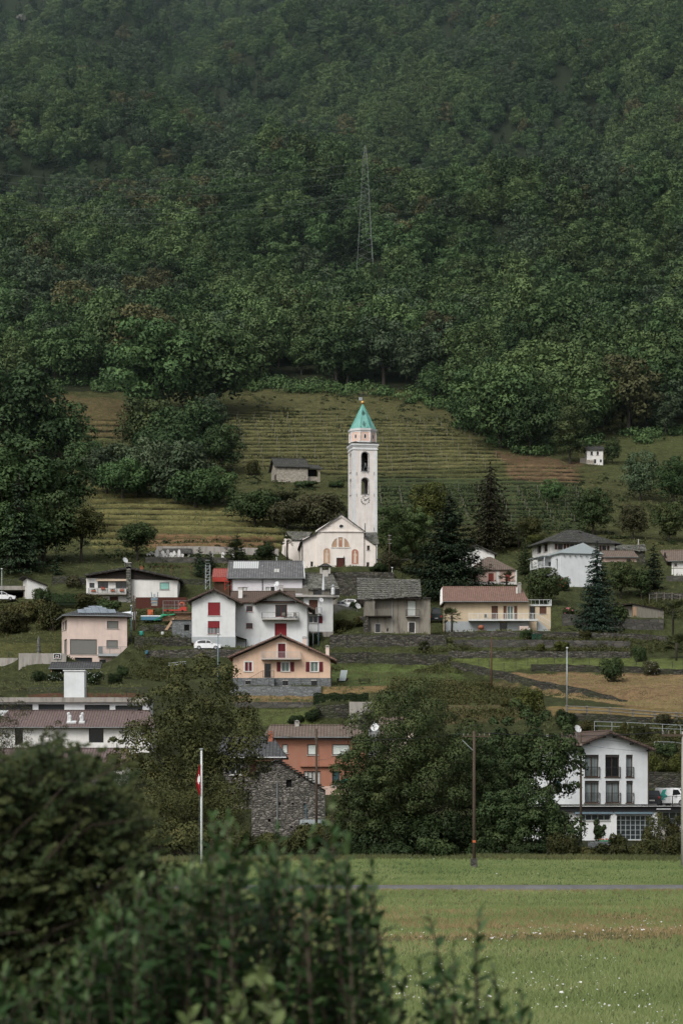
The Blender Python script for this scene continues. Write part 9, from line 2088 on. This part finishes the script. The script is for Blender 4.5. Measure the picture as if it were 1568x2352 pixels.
rag('white_tarpaulin','large white tarpaulin tent behind the pink house roof','tarp_white',[(165,760),(300,745),(350,725),(340,760),(437,745),(425,895),(365,900),(350,830),(260,800)],384,2)
def woodpile(label,x0,y0,x1,y1,Y,seed):
    a,b_ = yw(x0,y1,Y),yw(x1,y0,Y);o = thing('woodpile',label,'woodpile',a);rr = random.Random(seed);m = MB();w_,h_ = b_.x-a.x,b_.z-a.z;z = .12;r = 0
    m.box(.05,w_-.05,.12,1,0,h_-.1)
    while z < h_:
        x = .1+(r % 2)*.12
        while x < w_: q = rr.uniform(.09,.13);m.tube([(x,rr.uniform(-.08,.05),z+rr.uniform(-.03,.03)),(x,.3,z)],q,6);x += .24
        z += .21;r += 1
    m.build('logs','log_ends',o);return o
o = woodpile('roofed stack of split firewood beside the white house',1130,785,1420,895,379,1);m = MB();a,b_ = yw(1125,785,379),yw(1425,765,379);m.slab([(-.2,-.4,b_.z-o.location.z-.1),(b_.x-a.x+.1,-.4,b_.z-o.location.z-.1),(b_.x-a.x+.1,1.2,b_.z-o.location.z+.2),(-.2,1.2,b_.z-o.location.z+.2)],.08);m.build('roof','wood_brown',o)
woodpile('loose firewood heap half under the green tarpaulin',905,812,1110,915,379.6,2)
for (lb,x,y,r_,mt,Y) in (('turquoise barrel at the foot of the vegetable plot wall',520,1178,.32,'teal_print',374),('small blue pot on the stone wall above the stairs',616,1506,.25,'blue_paint',360.4),('white bucket on the grass terrace',900,1166,.22,'white_metal',367)):
    o = thing('plastic_barrel',lb,'barrel',yw(x,y,Y));m = MB();m.lathe([(r_*.85,0),(r_,r_*.4),(r_,r_*1.8),(r_*.85,r_*2.2),(r_*.7,r_*2.15)],n=12);m.build('barrel',mt,o,True)
o = thing('garden_ladder','aluminium ladder lying sideways among the walnut branches','ladder',yw(1000,1720,352));L_ = 41/F*352;m = MB()
for z in (.05,.4): m.tube([(0,0,z),(L_,0,z+.25)],.035,5)
for q in range(8): x = L_*(q+.5)/8;m.tube([(x,0,.05+.25*x/L_),(x,0,.4+.25*x/L_)],.025,5)
m.build('rails','galvanised',o)
o = thing('leaning_plank','orange timber plank ramp leaning on the vegetable plot wall','plank',yw(965,1075,376));m = MB();q = yw(1095,870,378)-yw(965,1075,376);m.slab([(-.25,0,0),(.2,0,0),(q.x+.2,q.y,q.z),(q.x-.2,q.y,q.z)],.08);m.build('plank','wood_pale',o)
# basketball hoop, standing stone
P = W(132,1513,360.7);o = thing('basketball_hoop','black basketball backboard with white square above the concrete wall','basketball hoop',P);m = MB();m.box(-.56,.56,-.05,0,.02,.76);b_ = m.build('backboard','dark_metal',o);m = MB()
for (x0,x1,z0,z1) in ((-.56,.56,.7,.76),(-.56,.56,.02,.08),(-.56,-.5,.08,.7),(.5,.56,.08,.7),(-.24,.24,.44,.49),(-.24,.24,.16,.21),(-.24,-.19,.21,.44),(.19,.24,.21,.44)): m.box(x0,x1,-.062,-.052,z0,z1)
m.build('markings','flag_white',b_);m = MB();m.tube([(.23*math.cos(t_),-.32+.23*math.sin(t_),.13) for t_ in np.linspace(0,6.28,14)],.018,5);m.build('rim','safety_orange',o);m = MB();m.tube([(0,.1,-1.5),(0,.1,.5)],.05,6);m.build('post','grey_metal',o)
P = place(90,1502,350);o = thing('standing_stone','tall grey standing stone on the lawn left of the pink house','stone',P);m = MB();m.lathe([(.3,-.2),(.32,.4),(.27,1.3),(.25,2.1),(.12,2.45)],n=7);m.build('stone','slate_roof',o)
# cemetery
rr = random.Random(8)
for k in range(16):
    px = 342+k*6.4+rr.uniform(-1,1) if k < 13 else 486+(k-13)*26;Y = 449.5+rr.uniform(-1.2,1.2);P = W(px,1281.5+rr.uniform(-.5,1),Y);w_,h_ = rr.uniform(.5,.9),rr.uniform(.8,1.7);wh = k % 3 != 1
    o = thing('gravestone','white gravestone behind the stained cemetery wall' if wh else 'grey gravestone behind the stained cemetery wall','gravestone',P,0,'white gravestones' if wh else 'grey gravestones');m = MB()
    m.prism([(-w_/2,-.4),(w_/2,-.4),(w_/2,h_*.75),(w_*.3,h_*.93),(0,h_),(-w_*.3,h_*.93),(-w_/2,h_*.75)],0,.18);m.build('headstone','grave_white' if wh else 'grave_stone',o);m = MB();m.box(-w_*.7,w_*.7,-.25,.4,-.4,.12);m.build('base','grave_stone',o)
P = W(405,1281,451);o = thing('grave_chapel','low stone slab roofed grave shelter on white pillars','shelter',P);m = MB()
for x in (-2.3,-1.2,0,1.2,2.4): m.box(x-.22,x+.22,0,.3,-.4,.75)
m.build('pillar','grave_white',o);m = MB();m.slab([(-2.7,-.3,.8),(2.8,-.3,.8),(2.8,1.6,1.9),(-2.7,1.6,1.9)],.15);m.build('roof','slate_dark',o)
# vegetable boxes by the garage
wl_o = thing('garden_wall','low dark block wall below the vegetable boxes','wall',W(1376,1947,213));m = MB();m.box(-1,2.,0,.4,-.8,.55);m.build('masonry','block_plinth',wl_o)
for k,(x,lb) in enumerate(((1386,'green planter box of orange vegetables before the garage, left one'),(1408,'green planter box of orange vegetables before the garage, right one'))):
    P = W(x,1935,213.2);o = thing('planter_box',lb,'planter',P,0,'green planter boxes');m = MB();m.box(-.4,.4,0,.3,0,.2);m.build('box','tarp_green',o);m = MB()
    for j in range(16): m.ball((rr.uniform(-.36,.36),rr.uniform(.02,.25),.24+rr.uniform(0,.08)),.06,6)
    m.build('pumpkins','safety_orange',o)
# garden ruin right of the church, pergola posts, rocks on the mountain
P = W(941,1330,437);o = thing('garden_ruin','crumbling stone gate pillar on the slope right of the church','ruin',P);m = MB();m.box(-.5,.5,0,.9,-1,3.4);m.build('pillar','stone_wall',o);m = MB();m.box(-6,.9,.2,.8,3.42,3.7);m.build('lintel','stone_mossy',o)
P = W(1440,1408,402);o = thing('pergola','small dark timber pergola left of the wooden shed','pergola',P)
for x in (-2.4,0): m = MB();m.box(x-.08,x+.08,0,.16,-1,1.4);m.build('post','wood_dark',o)
m = MB();m.box(-2.8,.6,-.2,.3,1.42,1.55);m.build('beam','wood_dark',o)
for k,(px,py,s,lb) in enumerate(((45,62,15,'pale rock outcrop high in the forest at the far left'),)):
    P = place(px,py,900);q = P.y/F;o = thing('rock_outcrop',lb,'rock',P+Vector((0,-6,4)));rr = random.Random(k);m = MB()
    for j in range(22): c = (rr.uniform(-s,s)*q,rr.uniform(-3,3),rr.uniform(-.4,1.)*s*q*.6);m.ball(c,s*q*rr.uniform(.12,.34),7,0,(rr.uniform(.6,1.4),1,rr.uniform(.5,1.3)))
    m.build('rock','slate_roof',o)

for o in [o for o in bpy.data.objects if o.type == 'MESH' and o.name.split('.')[0] in ('downpipe','pier','balcony_panel','corner_pilaster','wall_tie','awning_box','brace','guard_rail','post','pillar','pergola_post') or (o.name.split('.')[0] == 'frame' and o.parent and o.parent.name.startswith('cellar_window'))]: islands(o)
